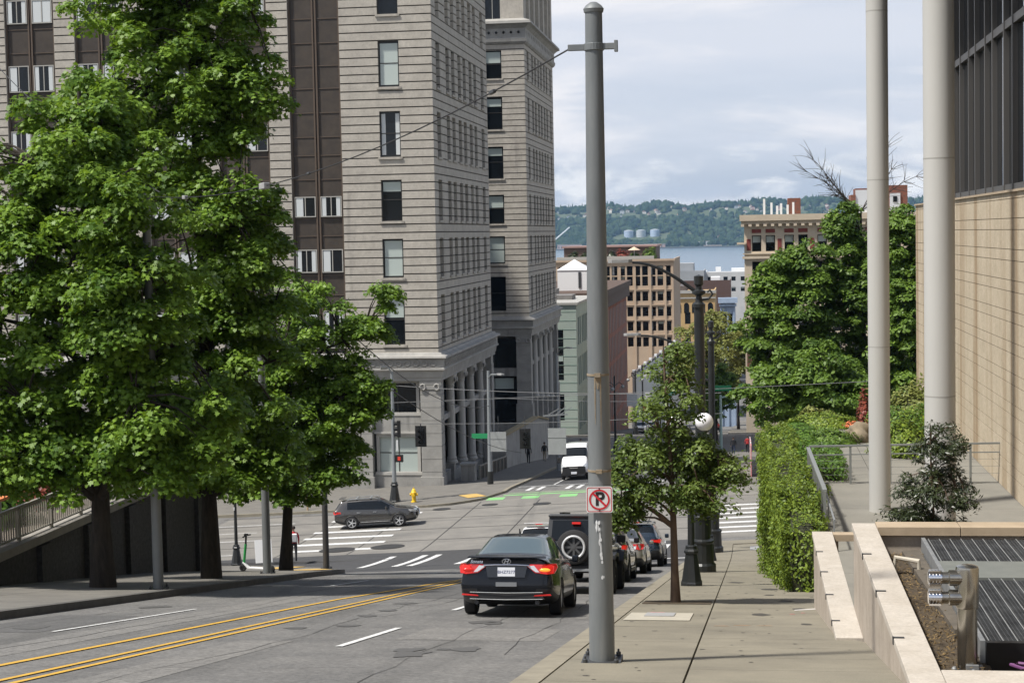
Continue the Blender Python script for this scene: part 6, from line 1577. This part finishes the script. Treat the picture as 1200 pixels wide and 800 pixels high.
for z in (-14.2,-20.0,-24.6,-29.2): mb.box(-4.9,-1.6,329.5,330,z-.25,z+.2)
for x in (-4.6,-3.35,-2.1): mb.box(x-.12,x+.12,329.75,330,-40,-14)
mb.box(-5.1,-1.4,329.2,331,-13.8,-12.8); mb.build('bay_trim',M_blue,t)
# old beige building on the right
M_old=mat('old_beige_stone',(.60,.51,.385),.85,c2=(.50,.42,.315),vscale=.6,detail=8); M_redpanel=mat('red_panel',(.20,.045,.035),.8)
oc=[.95,2.65,4.95,6.65,9.0,10.7,13.1,14.8]
t=box_building('old_stone_building','old beige stone building with red panels and a heavy cornice behind the green trees',0,34,215,250,1.9,M_old,(oc+[18,20,23,25],1.15,[-2.65,-5.9,-9.3,-12.7,-16.1,-19.5],2.0,['half','dark','half','half']),None,.6,.5)
mb=MB(); mb.box(-.55,34.5,214.2,215,1.15,1.9); mb.box(-.35,34.3,214.5,215,.75,1.15); 
for x in fr(-.2,34,.95): mb.box(x-.2,x+.2,214.3,215,.45,.75)
mb.box(-.25,34.2,214.7,215,-3.55,-3.25); mb.box(-.2,34.2,214.75,215,-3.0,-2.85); mb.box(-.9,.2,214.4,216,-1.75,-1.5); mb.build('cornice',M_old,t)
mb=MB()
for x in oc: mb.box(x,x+1.15,214.93,215.0,-.35,.12)
for x in (.3,4.1,8.1,12.2): mb.box(x,x+.5,214.93,215.0,-2.5,-1.1)
mb.build('red_panel',M_redpanel,t)
mb=MB(); mb.box(.2,1.5,214.85,214.9,-17.0,-13.9); mb.build('brick_pier',mat('brick_red',(.105,.062,.05),.9,c2=(.22,.07,.04),vscale=3),t)
mb=MB(); mb.box(5.6,7.2,222,226,1.4,4.0); 
mb.build('chimney',mat('brick_red',(.105,.062,.05),.9),t)
mb=MB()
for k,x in enumerate((2.4,3.3,4.0,4.5,5.3,6.0)): mb.box(x,x+.26,217,217.3,1.5,(3.9,3.4,3.0,3.3,3.1,3.4)[k])
mb.box(14,18,216.5,219,1.4,2.2); mb.build('vent_pipe',M_white,t)
mb=MB(); mb.box(13.4,14,220,225,1.4,4.2); mb.box(17.4,20.4,220,225,1.4,5.3); mb.box(14,17.4,220.5,225,1.4,5.0)
mb.build('roof_house',[mat('brick_red',(.105,.062,.05),.9)],t)
mb=MB(); mb.box(14,17.3,220.2,220.5,1.4,4.8); mb.box(18.2,19.5,219.8,220,1.4,4.3); mb.build('roof_door',mat('pale_door',(.50,.52,.54),.6),t)
mb=MB(); mb.box(18.6,19.1,219.7,219.8,3.2,3.9); mb.build('roof_window',M_glass,t)
# pale canopy / awning structure by the far crossing, with a row of posts
t=thing('canopy','pale sloping canopy wall with a row of square balusters beside the beige block','canopy',(-20,330,-37))
mb=MB(); mb.prism([(-21,318,-44),(-21,318,-26.5),(-14.9,372,-24.0),(-14.9,372,-44)],(.6,0,0)); mb.build('wall',mat('pale_canopy',(.55,.53,.48),.8),t)
mb=MB()
for k in range(9):
    f=k/8; mb.box(-21.0+f*5.6,-20.5+f*5.6,318+f*50,319+f*50,-26.5+f*2.3,-25.6+f*2.3)
mb.build('baluster',M_white,t)
mb=MB(); mb.bar((-20.9,318,-26.4),(-14.9,372,-23.9),.6,.7); mb.box(-15.2,-9.0,371,374,-30,-24); mb.build('beam',mat('dark_roof_box',(.10,.085,.08),.8),t)
# pink and white fence far along the right pavement
t=thing('site_fence','pink and white panel fence at the far right pavement beyond the crossing','fence',(.2,112,G(.2,112)))
mb=MB()
for k in range(9):
    y=110+4*k; z=G(.3,y); mb.prism([(.25,y,z),(.25,y+3.8,G(.3,y+3.8)),(.25,y+3.8,G(.3,y+3.8)+2.0),(.25,y,z+2.0)],(.06,0,0),k%2)
mb.build('panel',[mat('pink_panel',(.55,.22,.22),.7),M_white],t)
# stone building end seen low on the right of the crossing (brick pier) is part of the trees' backdrop
# ================================================================ water, far shore, haze
WZ=-55.5
M_water=mat('bay_water',(.10,.15,.20),.22,bump=.5,bscale=.05,c2=(.13,.18,.23),vscale=.004,stretch=(1,3,1))
mb=MB(); mb.poly([(-6000,930,WZ),(6000,930,WZ),(6000,7500,WZ),(-6000,7500,WZ)]); tag(mb.build('water',M_water),kind='structure')
def hill_h(x,y):
    r=ss(5900,6700,y)
    return WZ-2+r*(150+4*math.sin(x*.0041+1)+4*math.sin(x*.0093)+4*math.sin(x*.021+y*.004))+(1-r)*9*ss(5750,5900,y)+r*6*math.sin(x*.03+y*.013)
mb=MB(); nx=110; Ysh=fr(5750,7300,50)
rows=[[mb.P((x,y,hill_h(x,y))) for x in fr(-2600,2200,4800/nx)] for y in Ysh]
for p,q in zip(rows,rows[1:]):
    for i in range(len(p)-1): mb.f.append([p[i],p[i+1],q[i+1],q[i]]); mb.m.append(0)
tag(mb.build('hills',mat('far_hill_ground',(.05,.075,.03),.95,c2=(.085,.10,.05),vscale=.01),smooth=True),kind='structure')
# the far wood: thousands of crowns that read as one mass
V=[];F=[]
bm=bmesh.new(); bmesh.ops.create_icosphere(bm,subdivisions=2,radius=1); bv=np.array([v.co[:] for v in bm.verts]); bf=np.array([[v.index for v in f.verts] for f in bm.faces]); bm.free()
cv=np.array([[math.cos(2*PI*k/7),math.sin(2*PI*k/7),0] for k in range(7)]+[[.55*math.cos(2*PI*k/7+.4),.55*math.sin(2*PI*k/7+.4),.45] for k in range(7)]+[[0,0,1]]); cf=[[k,(k+1)%7,7+k] for k in range(7)]+[[(k+1)%7,7+(k+1)%7,7+k] for k in range(7)]+[[7+k,7+(k+1)%7,14] for k in range(7)]
cf=np.array(cf)
VV=[];FF=[];base=0;vals=[]
r2=np.random.default_rng(3)
for i in range(7500):
    y=r2.uniform(5860,6780); x=r2.uniform(-1150,1000); h_=hill_h(x,y)
    clear=(.5+.5*math.sin(x*.012+2)*math.sin(y*.017+x*.004)); ridge=ss(6560,6640,y)*(1-ss(6690,6720,y))
    if 6400<y<6610 and r2.random()<.82: continue
    if -470<x<-260 and 6030<y<6190: continue
    con=r2.random()<(.14 if y<6700 else .5)
    s=r2.uniform(6,14)*(1.0 if not con else .55)
    hh=s*r2.uniform(.8,1.2) if not con else s*r2.uniform(3.2,4.6)
    if not con:
        v=bv*(1+.22*r2.normal(size=(len(bv),1)))*[s,s,hh]+[x,y,h_+hh*.6]; f=bf
    else: v=cv*[s,s,hh]+[x,y,h_+2]; f=cf
    VV.append(v); FF.append(f+base); base+=len(v); vals.append(np.full(len(f),r2.random()))
VV=np.concatenate(VV); FF=np.concatenate(FF)
me=bpy.data.meshes.new('far_wood'); me.vertices.add(len(VV)); me.vertices.foreach_set('co',VV.astype(np.float32).ravel()); me.loops.add(FF.size); me.loops.foreach_set('vertex_index',FF.astype(np.int32).ravel()); me.polygons.add(len(FF)); me.polygons.foreach_set('loop_start',np.arange(0,FF.size,3,dtype=np.int32)); me.update(calc_edges=True); me.validate()
at=me.attributes.new('v','FLOAT','FACE'); at.data.foreach_set('value',np.concatenate(vals).astype(np.float32))
me.materials.append(leafmat('far_wood_leaf',(.010,.026,.012),(.042,.066,.026),0,.95,.1))
o=bpy.data.objects.new('far_wood',me); col.objects.link(o); tag(o,kind='stuff')
# houses on the ridge and shore
HM=[]
for k,(c,rc) in enumerate((((.62,.60,.56),(.20,.16,.15)),((.52,.40,.34),(.25,.12,.10)),((.45,.47,.5),(.16,.16,.17)),((.70,.66,.60),(.35,.22,.18)))):
    mb=MB(); mb.box(-6,6,-5,5,-4,7,0); mb.prism([(-6.6,-5.6,7),(6.6,-5.6,7),(0,-5.6,11.5)],(0,11.2,0),1)
    HM.append(mb.mesh('house',[mat('house_wall%d'%k,c,.8),mat('house_roof%d'%k,rc,.9)]))
n=0
for i in range(140):
    if i<112: x=r2.uniform(-900,860); y=r2.uniform(6420,6600)
    elif i<128: x=r2.uniform(-700,500); y=r2.uniform(5990,6260)
    else: x=r2.uniform(-760,-120); y=r2.uniform(5880,5950)
    o=link_mesh('house',HM[i%4],None,(x,y,hill_h(x,y)+2.5),(0,0,r2.uniform(-.4,.4))); s=r2.uniform(.6,1.05) if i<112 else r2.uniform(.6,.9); o.scale=(s*r2.uniform(.8,1.7),s,s)
    tag(o,('tiny house among the trees along the far ridge across the bay' if i<112 else 'tiny house on the wooded slope across the bay' if i<128 else 'tiny shed at the foot of the far slope across the bay'),'house',('houses on the far ridge' if i<112 else 'houses on the far slope' if i<128 else 'sheds on the far shore'))
def shore_box(label,x,y,w_,d_,h_,c,name='shore_building',cat='building',hip=True):
    z=hill_h(x,y); t=thing(name,label,cat,(x,y,z))
    mb=MB(); mb.box(-w_/2,w_/2,-d_/2,d_/2,-4,h_); link_mesh('wall',mb.mesh('w',mat('shore_%.2f_%.2f'%(c[0],c[1]),c,.8)),t)
    mb=MB(); mb.prism([(-w_/2-1,-d_/2-1,h_),(w_/2+1,-d_/2-1,h_),(w_/2+1-1,0,h_+3),(-w_/2-1+1,0,h_+3)],(0,.1,0)) if False else mb.box(-w_/2-1,w_/2+1,-d_/2-1,d_/2+1,h_,h_+1.2); link_mesh('roof',mb.mesh('r',mat('shore_roof',(.40,.33,.28),.9)),t)
    mb=MB()
    for k in range(int(w_/9)): mb.box(-w_/2+3+9*k,-w_/2+7+9*k,-d_/2-.2,-d_/2,h_*.35,h_*.7)
    link_mesh('window_row',mb.mesh('n',M_dark_metal),t)
shore_box('long low orange roofed shed at the water edge of the far shore',-105,5790,60,24,8,(.66,.52,.36))
shore_box('white block with two rows at the foot of the far wooded slope',-150,5870,26,18,14,(.72,.72,.72))
shore_box('second white block beside the first at the foot of the far slope',-124,5872,12,16,15,(.68,.69,.70))
shore_box('long brick warehouse roofs left of the oil tanks on the far shore',-300,5800,70,30,14,(.45,.30,.24))
shore_box('pale warehouse under the oil tanks on the far shore',-400,5795,120,30,12,(.62,.58,.52))
shore_box('pink grey terminal shed at the foot of the cranes',-590,5800,80,30,18,(.50,.38,.34))
mb=MB(); mb.box(-700,700,5745,5757,WZ-2,WZ+5); tag(mb.build('sea_wall',mat('sea_wall',(.10,.11,.12),.9),org=(0,5750,WZ)),'dark low sea wall along the far shore of the bay','sea wall')
for k,(x,lb) in enumerate(((-412,'leftmost pale blue storage tank on the far shore'),(-368,'middle grey white storage tank on the far shore'),(-318,'rightmost storage tank on the far shore'))):
    t=thing('storage_tank',lb,'storage tank',(x,6160,hill_h(x,6160)+5),group='storage tanks across the bay'); mb=MB(); mb.lathe([(17,-8),(17,17)],(0,0,0),24); link_mesh('shell',mb.mesh('s',mat('tank%d'%k,((.36,.43,.55),(.44,.47,.49),(.38,.46,.58))[k],.5),None,True),t); mb=MB(); mb.lathe([(17.5,17),(9,19),(0,20)],(0,0,0),24); link_mesh('roof',mb.mesh('s',mat('tank_roof',(.46,.49,.53),.5)),t)
t=thing('harbour_crane','white harbour cranes with raised booms on the far shore left of the grey pole','crane',(-655,5800,hill_h(-655,5800)))
mb=MB(); mb.bar((-20,0,20),(8,0,72),6,4); mb.bar((-10,0,16),(66,0,78),6,4); link_mesh('boom',mb.mesh('b',M_white),t)
mb=MB(); mb.box(-30,-10,-6,6,-3,26); mb.bar((-34,0,0),(-14,0,40),3,3); mb.box(-46,-36,-5,5,-3,10); link_mesh('tower',mb.mesh('b',M_white),t)

# ================================================================ traffic lights, street signs, wires on the far corner
M_sig=mat('signal_black',(.010,.010,.010),.5)
def sig_head(t,p,ang,lit=None,n=3,back=True):
    """three-lens signal head; lenses face local -Y before the turn"""
    Mt=Matrix.Translation(p)@Matrix.Rotation(ang,4,'Z')
    mb=MB(); mb.T=Mt; mb.box(-.17,.17,-.11,.11,-.17*n,.17*n)
    if back: mb.box(-.36,.36,.0,.02,-.17*n-.16,.17*n+.16)
    o=link_mesh('signal_head',mb.mesh('h',M_sig),t)
    for k in range(n):
        z=(n-1)*.17-k*.34
        mb=MB(); mb.T=Mt; mb.lathe([(.13,.0),(.13,.18),(.12,.18),(.12,.0)],(0,-.11,z),14,M=Matrix.Rotation(R(90),3,'X')); link_mesh('visor',mb.mesh('v',M_sig),o)
        mb=MB(); mb.T=Mt; mb.lathe([(.11,.01),(.09,.03),(0,.04)],(0,-.11,z),14,M=Matrix.Rotation(R(90),3,'X')); link_mesh('lens',mb.mesh('l',mat('dark_lens',(.03,.035,.035),.2)),o)
    return o
M_sgn_pole=mat('signal_pole_grey',(.26,.28,.29),.5,.3)
x,y=-22.1,105.2; t=thing('signal_pole','grey pole with black base carrying a red hand signal behind the dark grey suv','traffic signal',g0(x,y))
mb=MB(); black_pedestal(mb,1.25,.75); local(mb,'pedestal',M_black_iron,t,False)
mb=MB(); mb.tube([(0,0,1.2),(0,0,8.3)],[.14,.09],14); mb.tube([(0,0,8.1),(-.1,-.3,8.5),(-.3,-.5,8.55)],.05,8); local(mb,'shaft',M_sgn_pole,t)
mb=MB(); mb.prism([(-.55,-.8,8.45),(-.2,-.45,8.45),(-.1,-.55,8.6),(-.5,-.9,8.6)],(0,0,.12)); local(mb,'lamp_head',M_lid,t,False)
sig_head(t,Vector((.38,-.05,4.65)),R(-80),back=False)
mb=MB(); mb.box(.14,.60,-.16,.08,2.55,3.0); o=local(mb,'hand_signal',M_sig,t,False)
mb=MB(); mb.box(.28,.46,-.172,-.162,2.66,2.9); link_mesh('hand_symbol',mb.mesh('h',mat('signal_red_hand',(.35,.03,.02),.4,emit=((1,.08,.04),.25))),o)
mb=MB(); mb.box(.20,.32,-.15,-.13,3.3,3.95); local(mb,'pole_notice',M_sticker,t,False)
x,y=-17.7,116.7; t=thing('sign_pole','grey corner pole with a green street name sign and lamp arm at the far kerb','sign pole',g0(x,y))
mb=MB(); mb.tube([(0,0,.9),(0,0,7.9)],[.17,.10],14); mb.tube([(0,0,7.4),(.3,-.6,7.7),(.8,-1.2,7.75)],.05,8); local(mb,'shaft',M_sgn_pole,t)
mb=MB(); mb.lathe([(.22,0),(.22,.9)],(0,0,0),14); local(mb,'base',M_black_iron,t,False)
mb=MB(); mb.box(-1.25,.0,-.03,0,3.2,3.55); local(mb,'street_name_sign',mat('sign_green',(.02,.26,.10),.5),t,False)
mb=MB(); mb.prism([(.75,-1.15,7.72),(.95,-1.0,7.72),(1.35,-1.5,7.72),(1.15,-1.65,7.72)],(0,0,.1)); local(mb,'lamp_head',M_lid,t,False)
x,y=-14.6,132; t=thing('lamp_pole','slim grey lamp pole at the left kerb farther down behind the white van','lamp pole',g0(x,y))
mb=MB(); mb.tube([(0,0,0),(0,0,9.2)],[.16,.09],12); local(mb,'shaft',M_sgn_pole,t); mb=MB(); mb.tube([(0,0,9.0),(.3,-.3,9.5),(.9,-.9,9.7)],.045,8); local(mb,'arm',M_sgn_pole,t)
mb=MB(); mb.prism([(.8,-.95,9.65),(.95,-.8,9.65),(1.4,-1.3,9.65),(1.25,-1.45,9.65)],(0,0,.1)); local(mb,'lamp_head',M_lid,t,False)
# farther dark posts of the lower crossing
for k,(x,y,h_,lb) in enumerate(((-14.6,176,8,'dark lamp post down the left kerb beside the mint building, nearer one'),(-14.4,188,8.5,'dark lamp post at the lower crossing on the left kerb'),(-13.9,216,8,'dark post in front of the pale canopy down the hill'),(-13.6,226,9,'dark tall post farthest down the left kerb'))):
    t=thing('lamp_post',lb,'lamp post',g0(x,y),group='dark posts down the hill'); mb=MB(); mb.lathe([(.3,0),(.25,.9),(.13,1.0),(.09,h_),(0,h_+.2)],(0,0,0),10); local(mb,'post',M_black_iron,t,False)
    mb=MB(); mb.tube([(-.9,0,h_-.9),(-.5,0,h_-.6),(0,0,h_-1),(.5,0,h_-.6),(.9,0,h_-.9)],.04,6); local(mb,'arm',M_black_iron,t)
    mb=MB(); mb.ball((-.9,0,h_-1.1),.2,10); mb.ball((.9,0,h_-1.1),.2,10); local(mb,'lamp',M_lid,t)
t=thing('mast_arm_signal','pale green mast with an arm of traffic lights on the right of the lower crossing','traffic signal',g0(-2.8,190))
mb=MB(); mb.tube([(0,0,0),(0,0,6.2)],[.17,.13],10); mb.tube([(0,0,5.9),(4,-1,6.9),(8,-1,7.2)],[.1,.08,.06],8); local(mb,'shaft',mat('mast_pale_green',(.34,.46,.42),.5),t)
for x in (3.8,7.2): sig_head(t,Vector((x,-1.1,6.5)),0,back=False)
mb=MB(); mb.box(-.6,1.2,-.12,-.08,6.7,7.3); local(mb,'street_name_sign',mat('sign_green',(.02,.26,.10),.5),t,False); mb=MB(); mb.box(2.0,3.3,-.6,-.56,6.9,7.5); local(mb,'street_name_sign',mat('sign_green',(.02,.26,.10),.5),t,False)
def regsign(name,label,x,y,z,w_,h_,m,cat='sign'):
    t=thing(name,label,cat,g0(x,y)); zz=z-G(x,y); mb=MB(); mb.tube([(0,.05,0),(0,.05,zz+h_/2)],.035,6); local(mb,'post',M_sgn_pole,t); mb=MB(); mb.box(-w_/2,w_/2,-.02,.02,zz-h_/2,zz+h_/2); local(mb,'plate',m,t,False); return t
regsign('road_sign','white rectangular sign far down the left kerb just right of the grey pole',-13.3,200,-19.6,1.2,1.5,M_signwhite)
regsign('road_sign','tall white sign behind the top of the small street tree',-4.3,150,-14.2,1.1,2.2,M_signwhite)
regsign('road_sign','small white sign plate beyond the lower crossing',-12.2,214,-20.6,.8,1.1,M_signwhite)
regsign('green_sign','small green square sign beyond the lower crossing',-8.6,200,-18.6,1.0,1.0,mat('signal_green_plate',(.02,.40,.22),.5))
regsign('round_sign','red and white round sign on a post at the lower crossing',-12.1,208,-21.6,.75,.75,M_red)
# wires
M_wire=mat('cable',(.02,.02,.021),.6); M_wirel=mat('pale_cable',(.23,.23,.23),.5,.3)
def wire(name,label,a,b,sag,r=.012,m=None,n=18,group=None):
    a=Vector(a);b=Vector(b); mb=MB()
    pts=[a.lerp(b,k/n)-Vector((0,0,sag*4*(k/n)*(1-k/n))) for k in range(n+1)]; mb.tube(pts,r,5)
    o=mb.build(name,m or M_wire,org=tuple(a)); tag(o,label,'wire',group); return o,pts
o,pts=wire('span_wire','span wire with box insulators from the grey foreground pole across to the left trees',(PX-.27,PY-.02,PZ+7.08),(-13.4,37.4,1.05),.55,.010)
def insul(pts,f,sz,label):
    i=f*(len(pts)-1); k=min(int(i),len(pts)-2); p=pts[k].lerp(pts[k+1],i-k); d=(pts[k+1]-pts[k]).normalized()
    mb=MB(); mb.bar(p-d*sz,p+d*sz,sz*.7,sz*.7); tag(mb.build('insulator',M_lid if sz>.1 else M_dark_metal,org=tuple(p),bevel=.01),label,'insulator','insulators on the span wire')
insul(pts,.10,.07,'dark insulator knob on the span wire nearest the grey pole'); insul(pts,.45,.06,'dark knob on the span wire in front of the tower corner'); insul(pts,.57,.16,'pale box insulator on the span wire before the second tower window')
insul(pts,.84,.11,'pale insulator on the span wire by the tree'); 
wire('feeder_cable','dark cable running from the left trees to the far corner before the tower',(-13.9,48.9,-.2),(-17.7,116.7,-11.8),1.6,.022)
wire('feeder_cable','second dark cable dropping past the tower base to the crossing',(-13.9,48.9,-1.5),(-14.6,110,-14.2),1.0,.02)
wire('feeder_cable','dark cable crossing the upper left windows into the tree',(-44,90,14.5),(-13.5,40,.9),1.2,.018)
wire('feeder_cable','dark cable at the left edge low across the window bay',(-44,90,8.4),(-13.5,40,-1.2),1.0,.018)
wire('trolley_wire','upper pale trolley wire across the far corner to the black pole row',(-22.1,105.2,-9.3),(-1.5,105,-9.9),.25,.022,M_wirel)
o,sp=wire('trolley_wire','lower span wire across the far crosswalk carrying the signal and blank boards',(-22.1,105.2,-11.7),(-1.6,112,-11.9),.25,.02,M_wirel)
wire('trolley_wire','trolley wire along the cross street beside the mast',(-60,95,-10.2),(8,98,-8.6),.3,.016,M_wirel)
wire('trolley_wire','pale wire across the street down by the van roof',(-17.7,116.7,-11.2),(-2,122,-12.0),.2,.02,M_wirel)
def hung(name,label,p,wd,h_,zt):
    t=thing(name,label,'board',p); mb=MB(); mb.box(-wd/2,wd/2,-.02,.02,-h_/2,h_/2); link_mesh('board',mb.mesh('b',mat('board_grey',(.33,.34,.34),.6,c2=(.27,.28,.28),vscale=2)),t)
    mb=MB(); mb.box(-.02,.02,.02,.05,-h_/2,zt-p[2]); mb.box(-wd/2,wd/2,-.03,-.02,.12*h_,.12*h_+.02); link_mesh('hanger',mb.mesh('b',M_dark_metal),t)
hung('blank_board','grey blank board hanging beside the far corner pole',(-16.25,111,-13.6),1.05,1.3,-11.9)
hung('blank_board','grey blank board hanging in front of the white van roof',(-12.4,111.5,-13.65),1.2,1.75,-12.0)
for (x,y,z,zt,ang,lb) in ((-20.45,105.8,-12.6,-11.8,0,'black traffic light hanging before the tower corner pilaster'),(-14.5,111.3,-13.45,-11.9,R(5),'black traffic light hanging between the two grey boards')):
    t=thing('traffic_light',lb,'traffic light',(x,y,z)); sig_head(t,Vector((0,0,0)),ang); mb=MB(); mb.tube([(0,0,.5),(0,0,zt-z)],.03,6); link_mesh('hanger',mb.mesh('h',M_dark_metal),t)
t=thing('wire_bracket','pale bracket of trolley wire gear above the white van','bracket',(-12.9,117.5,-12.5)); mb=MB(); mb.bar((-1.1,0,-.1),(.6,0,0),.07,.1); mb.bar((-.2,0,0),(.5,0,.55),.06,.06); mb.bar((-.7,0,0),(0,0,.4),.06,.06); mb.bar((.1,0,0),(.9,0,.5),.06,.06); link_mesh('bracket',mb.mesh('b',M_galv),t)
# hydrant
t=thing('fire_hydrant','yellow fire hydrant on the far kerb in front of the stone building','fire hydrant',g0(-20.75,104.6))
M_hyd=mat('hydrant_yellow',(.72,.46,.02),.45)
mb=MB(); mb.lathe([(.19,0),(.19,.05),(.13,.07),(.125,.52),(.19,.55),(.19,.62),(.15,.66),(.13,.76),(.07,.84),(.04,.85),(.04,.92),(0,.93)],(0,0,0),18); local(mb,'barrel',M_hyd,t)
for s in(-1,1): mb=MB(); mb.lathe([(.07,.1),(.07,.2),(.085,.2),(.085,.25),(0,.26)],(0,0,.48),12,M=Matrix.Rotation(R(90*s),3,'Y')); local(mb,'outlet',M_hyd,t)
mb=MB(); mb.lathe([(.09,.1),(.09,.2),(.11,.2),(.11,.25),(0,.27)],(0,0,.45),12,M=Matrix.Rotation(R(90),3,'X')); local(mb,'outlet',M_hyd,t)
mb=MB(); mb.tube([(0,0,0),(0,0,.9)],.06,8); mb.box(-.1,.1,-.02,.0,.7,.9); tag(mb.build('bollard',mat('tan_bollard',(.42,.30,.17),.7),org=g0(-27.2,103.0)) if False else link_mesh('bollard',mb.mesh('b',mat('tan_bollard',(.42,.30,.17),.7)),None,g0(-27.2,103)),'short tan post at the far kerb left of the crosswalk','bollard')
mb=MB(); mb.box(-.4,.4,-.03,.03,.15,1.25); o=link_mesh('white_panel',mb.mesh('p',M_white),None,g0(-22.9,78.4),(R(-14),0,R(25))); tag(o,'white panel leaning behind the grey pole near the scooter','panel')

# ================================================================ people
M_skin=mat('skin',(.42,.26,.19),.6); M_hair=mat('dark_hair',(.03,.02,.015),.7)
def person(label,x,y,ang,top,bottom,shoes=None,stride=.22,h=1.74,z=None,bag=None):
    t=thing('person',label,'person',g0(x,y) if z is None else (x,y,z),(0,0,ang))
    k=h/1.74; s=stride
    J={'pel':(0,0,.95,.15,.11),'wst':(0,0,1.10,.135,.10),'chs':(0,.01,1.32,.165,.115),'nck':(0,0,1.47,.06,.06),'nk2':(0,.01,1.53,.055,.055),'hd':(0,.02,1.63,.085,.10),'top':(0,.02,1.72,.05,.06),
       'hl':(-.09,0,.90,.095,.10),'kl':(-.10,s*.6,.50,.062,.065),'al':(-.10,s*.9-.05,.09,.042,.05),'fl':(-.10,s*.9+.13,.04,.04,.035),
       'hr':(.09,0,.90,.095,.10),'kr':(.10,-s*.3,.50,.062,.065),'ar':(.10,-s*1.0,.10,.042,.05),'fr':(.10,-s*1.0+.16,.04,.04,.035),
       'sl':(-.19,0,1.41,.062,.06),'el':(-.25,-s*.35,1.14,.045,.045),'wl':(-.25,-s*.1,.89,.032,.032),'ml':(-.25,-s*.05+.02,.80,.04,.025),
       'sr':(.19,0,1.41,.062,.06),'er':(.25,s*.25,1.14,.045,.045),'wr':(.25,s*.6,.92,.032,.032),'mr':(.25,s*.7,.84,.04,.025)}
    E=[('pel','wst'),('wst','chs'),('chs','nck'),('nck','nk2'),('nk2','hd'),('hd','top'),('pel','hl'),('hl','kl'),('kl','al'),('al','fl'),('pel','hr'),('hr','kr'),('kr','ar'),('ar','fr'),('chs','sl'),('sl','el'),('el','wl'),('wl','ml'),('chs','sr'),('sr','er'),('er','wr'),('wr','mr')]
    names=list(J); me=bpy.data.meshes.new('p'); me.from_pydata([tuple(c*k for c in J[n][:3]) for n in names],[(names.index(a),names.index(b)) for a,b in E],[])
    o=bpy.data.objects.new('p',me); col.objects.link(o); o.modifiers.new('s','SKIN'); sv=me.skin_vertices[0].data
    for i,n in enumerate(names): sv[i].radius=(J[n][3]*k,J[n][4]*k); sv[i].use_root=(n=='pel')
    m=o.modifiers.new('u','SUBSURF'); m.levels=2
    dg=bpy.context.evaluated_depsgraph_get(); dg.update(); em=bpy.data.meshes.new_from_object(o.evaluated_get(dg)); bpy.data.objects.remove(o)
    em.materials.clear()
    for mm in (top,bottom,M_skin,shoes or M_black): em.materials.append(mm)
    for p in em.polygons:
        c=p.center/k; mi=0
        if c.z<.93 and abs(c.x)<.2: mi=1
        if c.z<.11: mi=3
        if c.z>1.49: mi=2
        if abs(c.x)>.2 and c.z<.91: mi=2
        p.material_index=mi
    em.polygons.foreach_set('use_smooth',[True]*len(em.polygons)); b=link_mesh('body',em,t)
    mb=MB(); mb.T=Matrix.Scale(k,4); mb.lathe([(.105,0),(.115,.06),(.09,.12),(0,.145)],(0,-.002,1.63),14,M=Matrix.Diagonal((.92,1.1,1))); link_mesh('hair',mb.mesh('h',M_hair,None,True),t)
    if bag: mb=MB(); mb.box(-.16,.16,-.30,-.12,1.0,1.42); o=link_mesh('backpack',mb.mesh('b',bag),t); bv_=o.modifiers.new('Bevel','BEVEL'); bv_.width=.05; bv_.segments=3
    # face: nose, eyes, ears
    mb=MB(); mb.T=Matrix.Scale(k,4); mb.ball((0,.125,1.63),(.016,.022,.025),8); mb.ball((-.09,.02,1.635),(.014,.02,.03),8); mb.ball((.09,.02,1.635),(.014,.02,.03),8); link_mesh('face_detail',mb.mesh('f',M_skin,None,True),t)
    return t
def cl(name,c): return mat(name,c,.85)
person('person in a red jacket standing behind the third trunk at the left corner',-21.9,80.1,R(20),cl('red_jacket',(.5,.02,.03)),cl('dark_trousers',(.03,.03,.035)),bag=cl('white_bag',(.7,.7,.7)),stride=.05)
person('person in dark clothes walking down the far left pavement beneath the hanging light',-18.9,147,0,cl('black_coat',(.015,.015,.018)),cl('black_trousers',(.012,.012,.014)))
person('person in a dark top and pale trousers walking beside the areaway wall',-18.3,154,0,cl('brown_top',(.06,.05,.035)),cl('pale_trousers',(.30,.26,.20)),bag=cl('dark_bag',(.02,.02,.02)))
person('person in black seen over the white van roof, left one of the two',-17.6,181,0,cl('black_coat',(.015,.015,.018)),cl('black_trousers',(.012,.012,.014)))
person('person in black seen over the white van roof, right one of the two',-16.5,184,0,cl('charcoal_coat',(.03,.03,.035)),cl('black_trousers',(.012,.012,.014)))
person('person in dark clothes on the far right pavement beside the white globe',-1.3,170,0,cl('black_coat',(.015,.015,.018)),cl('navy_trousers',(.02,.03,.06)))
person('person in a red top on the far right pavement beyond the crossing',.1,178,0,cl('red_top',(.4,.03,.03)),cl('black_trousers',(.012,.012,.014)))
# ================================================================ the air
mb=MB(); mb.box(-3500,3200,-200,7600,-90,190)
hz=mb.build('haze',[]); tag(hz,kind='stuff')
m=bpy.data.materials.new('haze_air'); m.use_nodes=True; nt=m.node_tree; nt.nodes.remove(nt.nodes['Principled BSDF'])
pv=nt.nodes.new('ShaderNodeVolumePrincipled'); pv.inputs['Color'].default_value=(.42,.68,1,1); pv.inputs['Density'].default_value=5.0e-5; pv.inputs['Anisotropy'].default_value=.2
nt.links.new(pv.outputs[0],nt.nodes['Material Output'].inputs['Volume']); hz.data.materials.append(m)
for o in list(bpy.data.objects):
    if o.parent is None and o.type in('MESH','EMPTY') and 'label' not in o and 'kind' not in o: print('UNTAGGED',o.name)
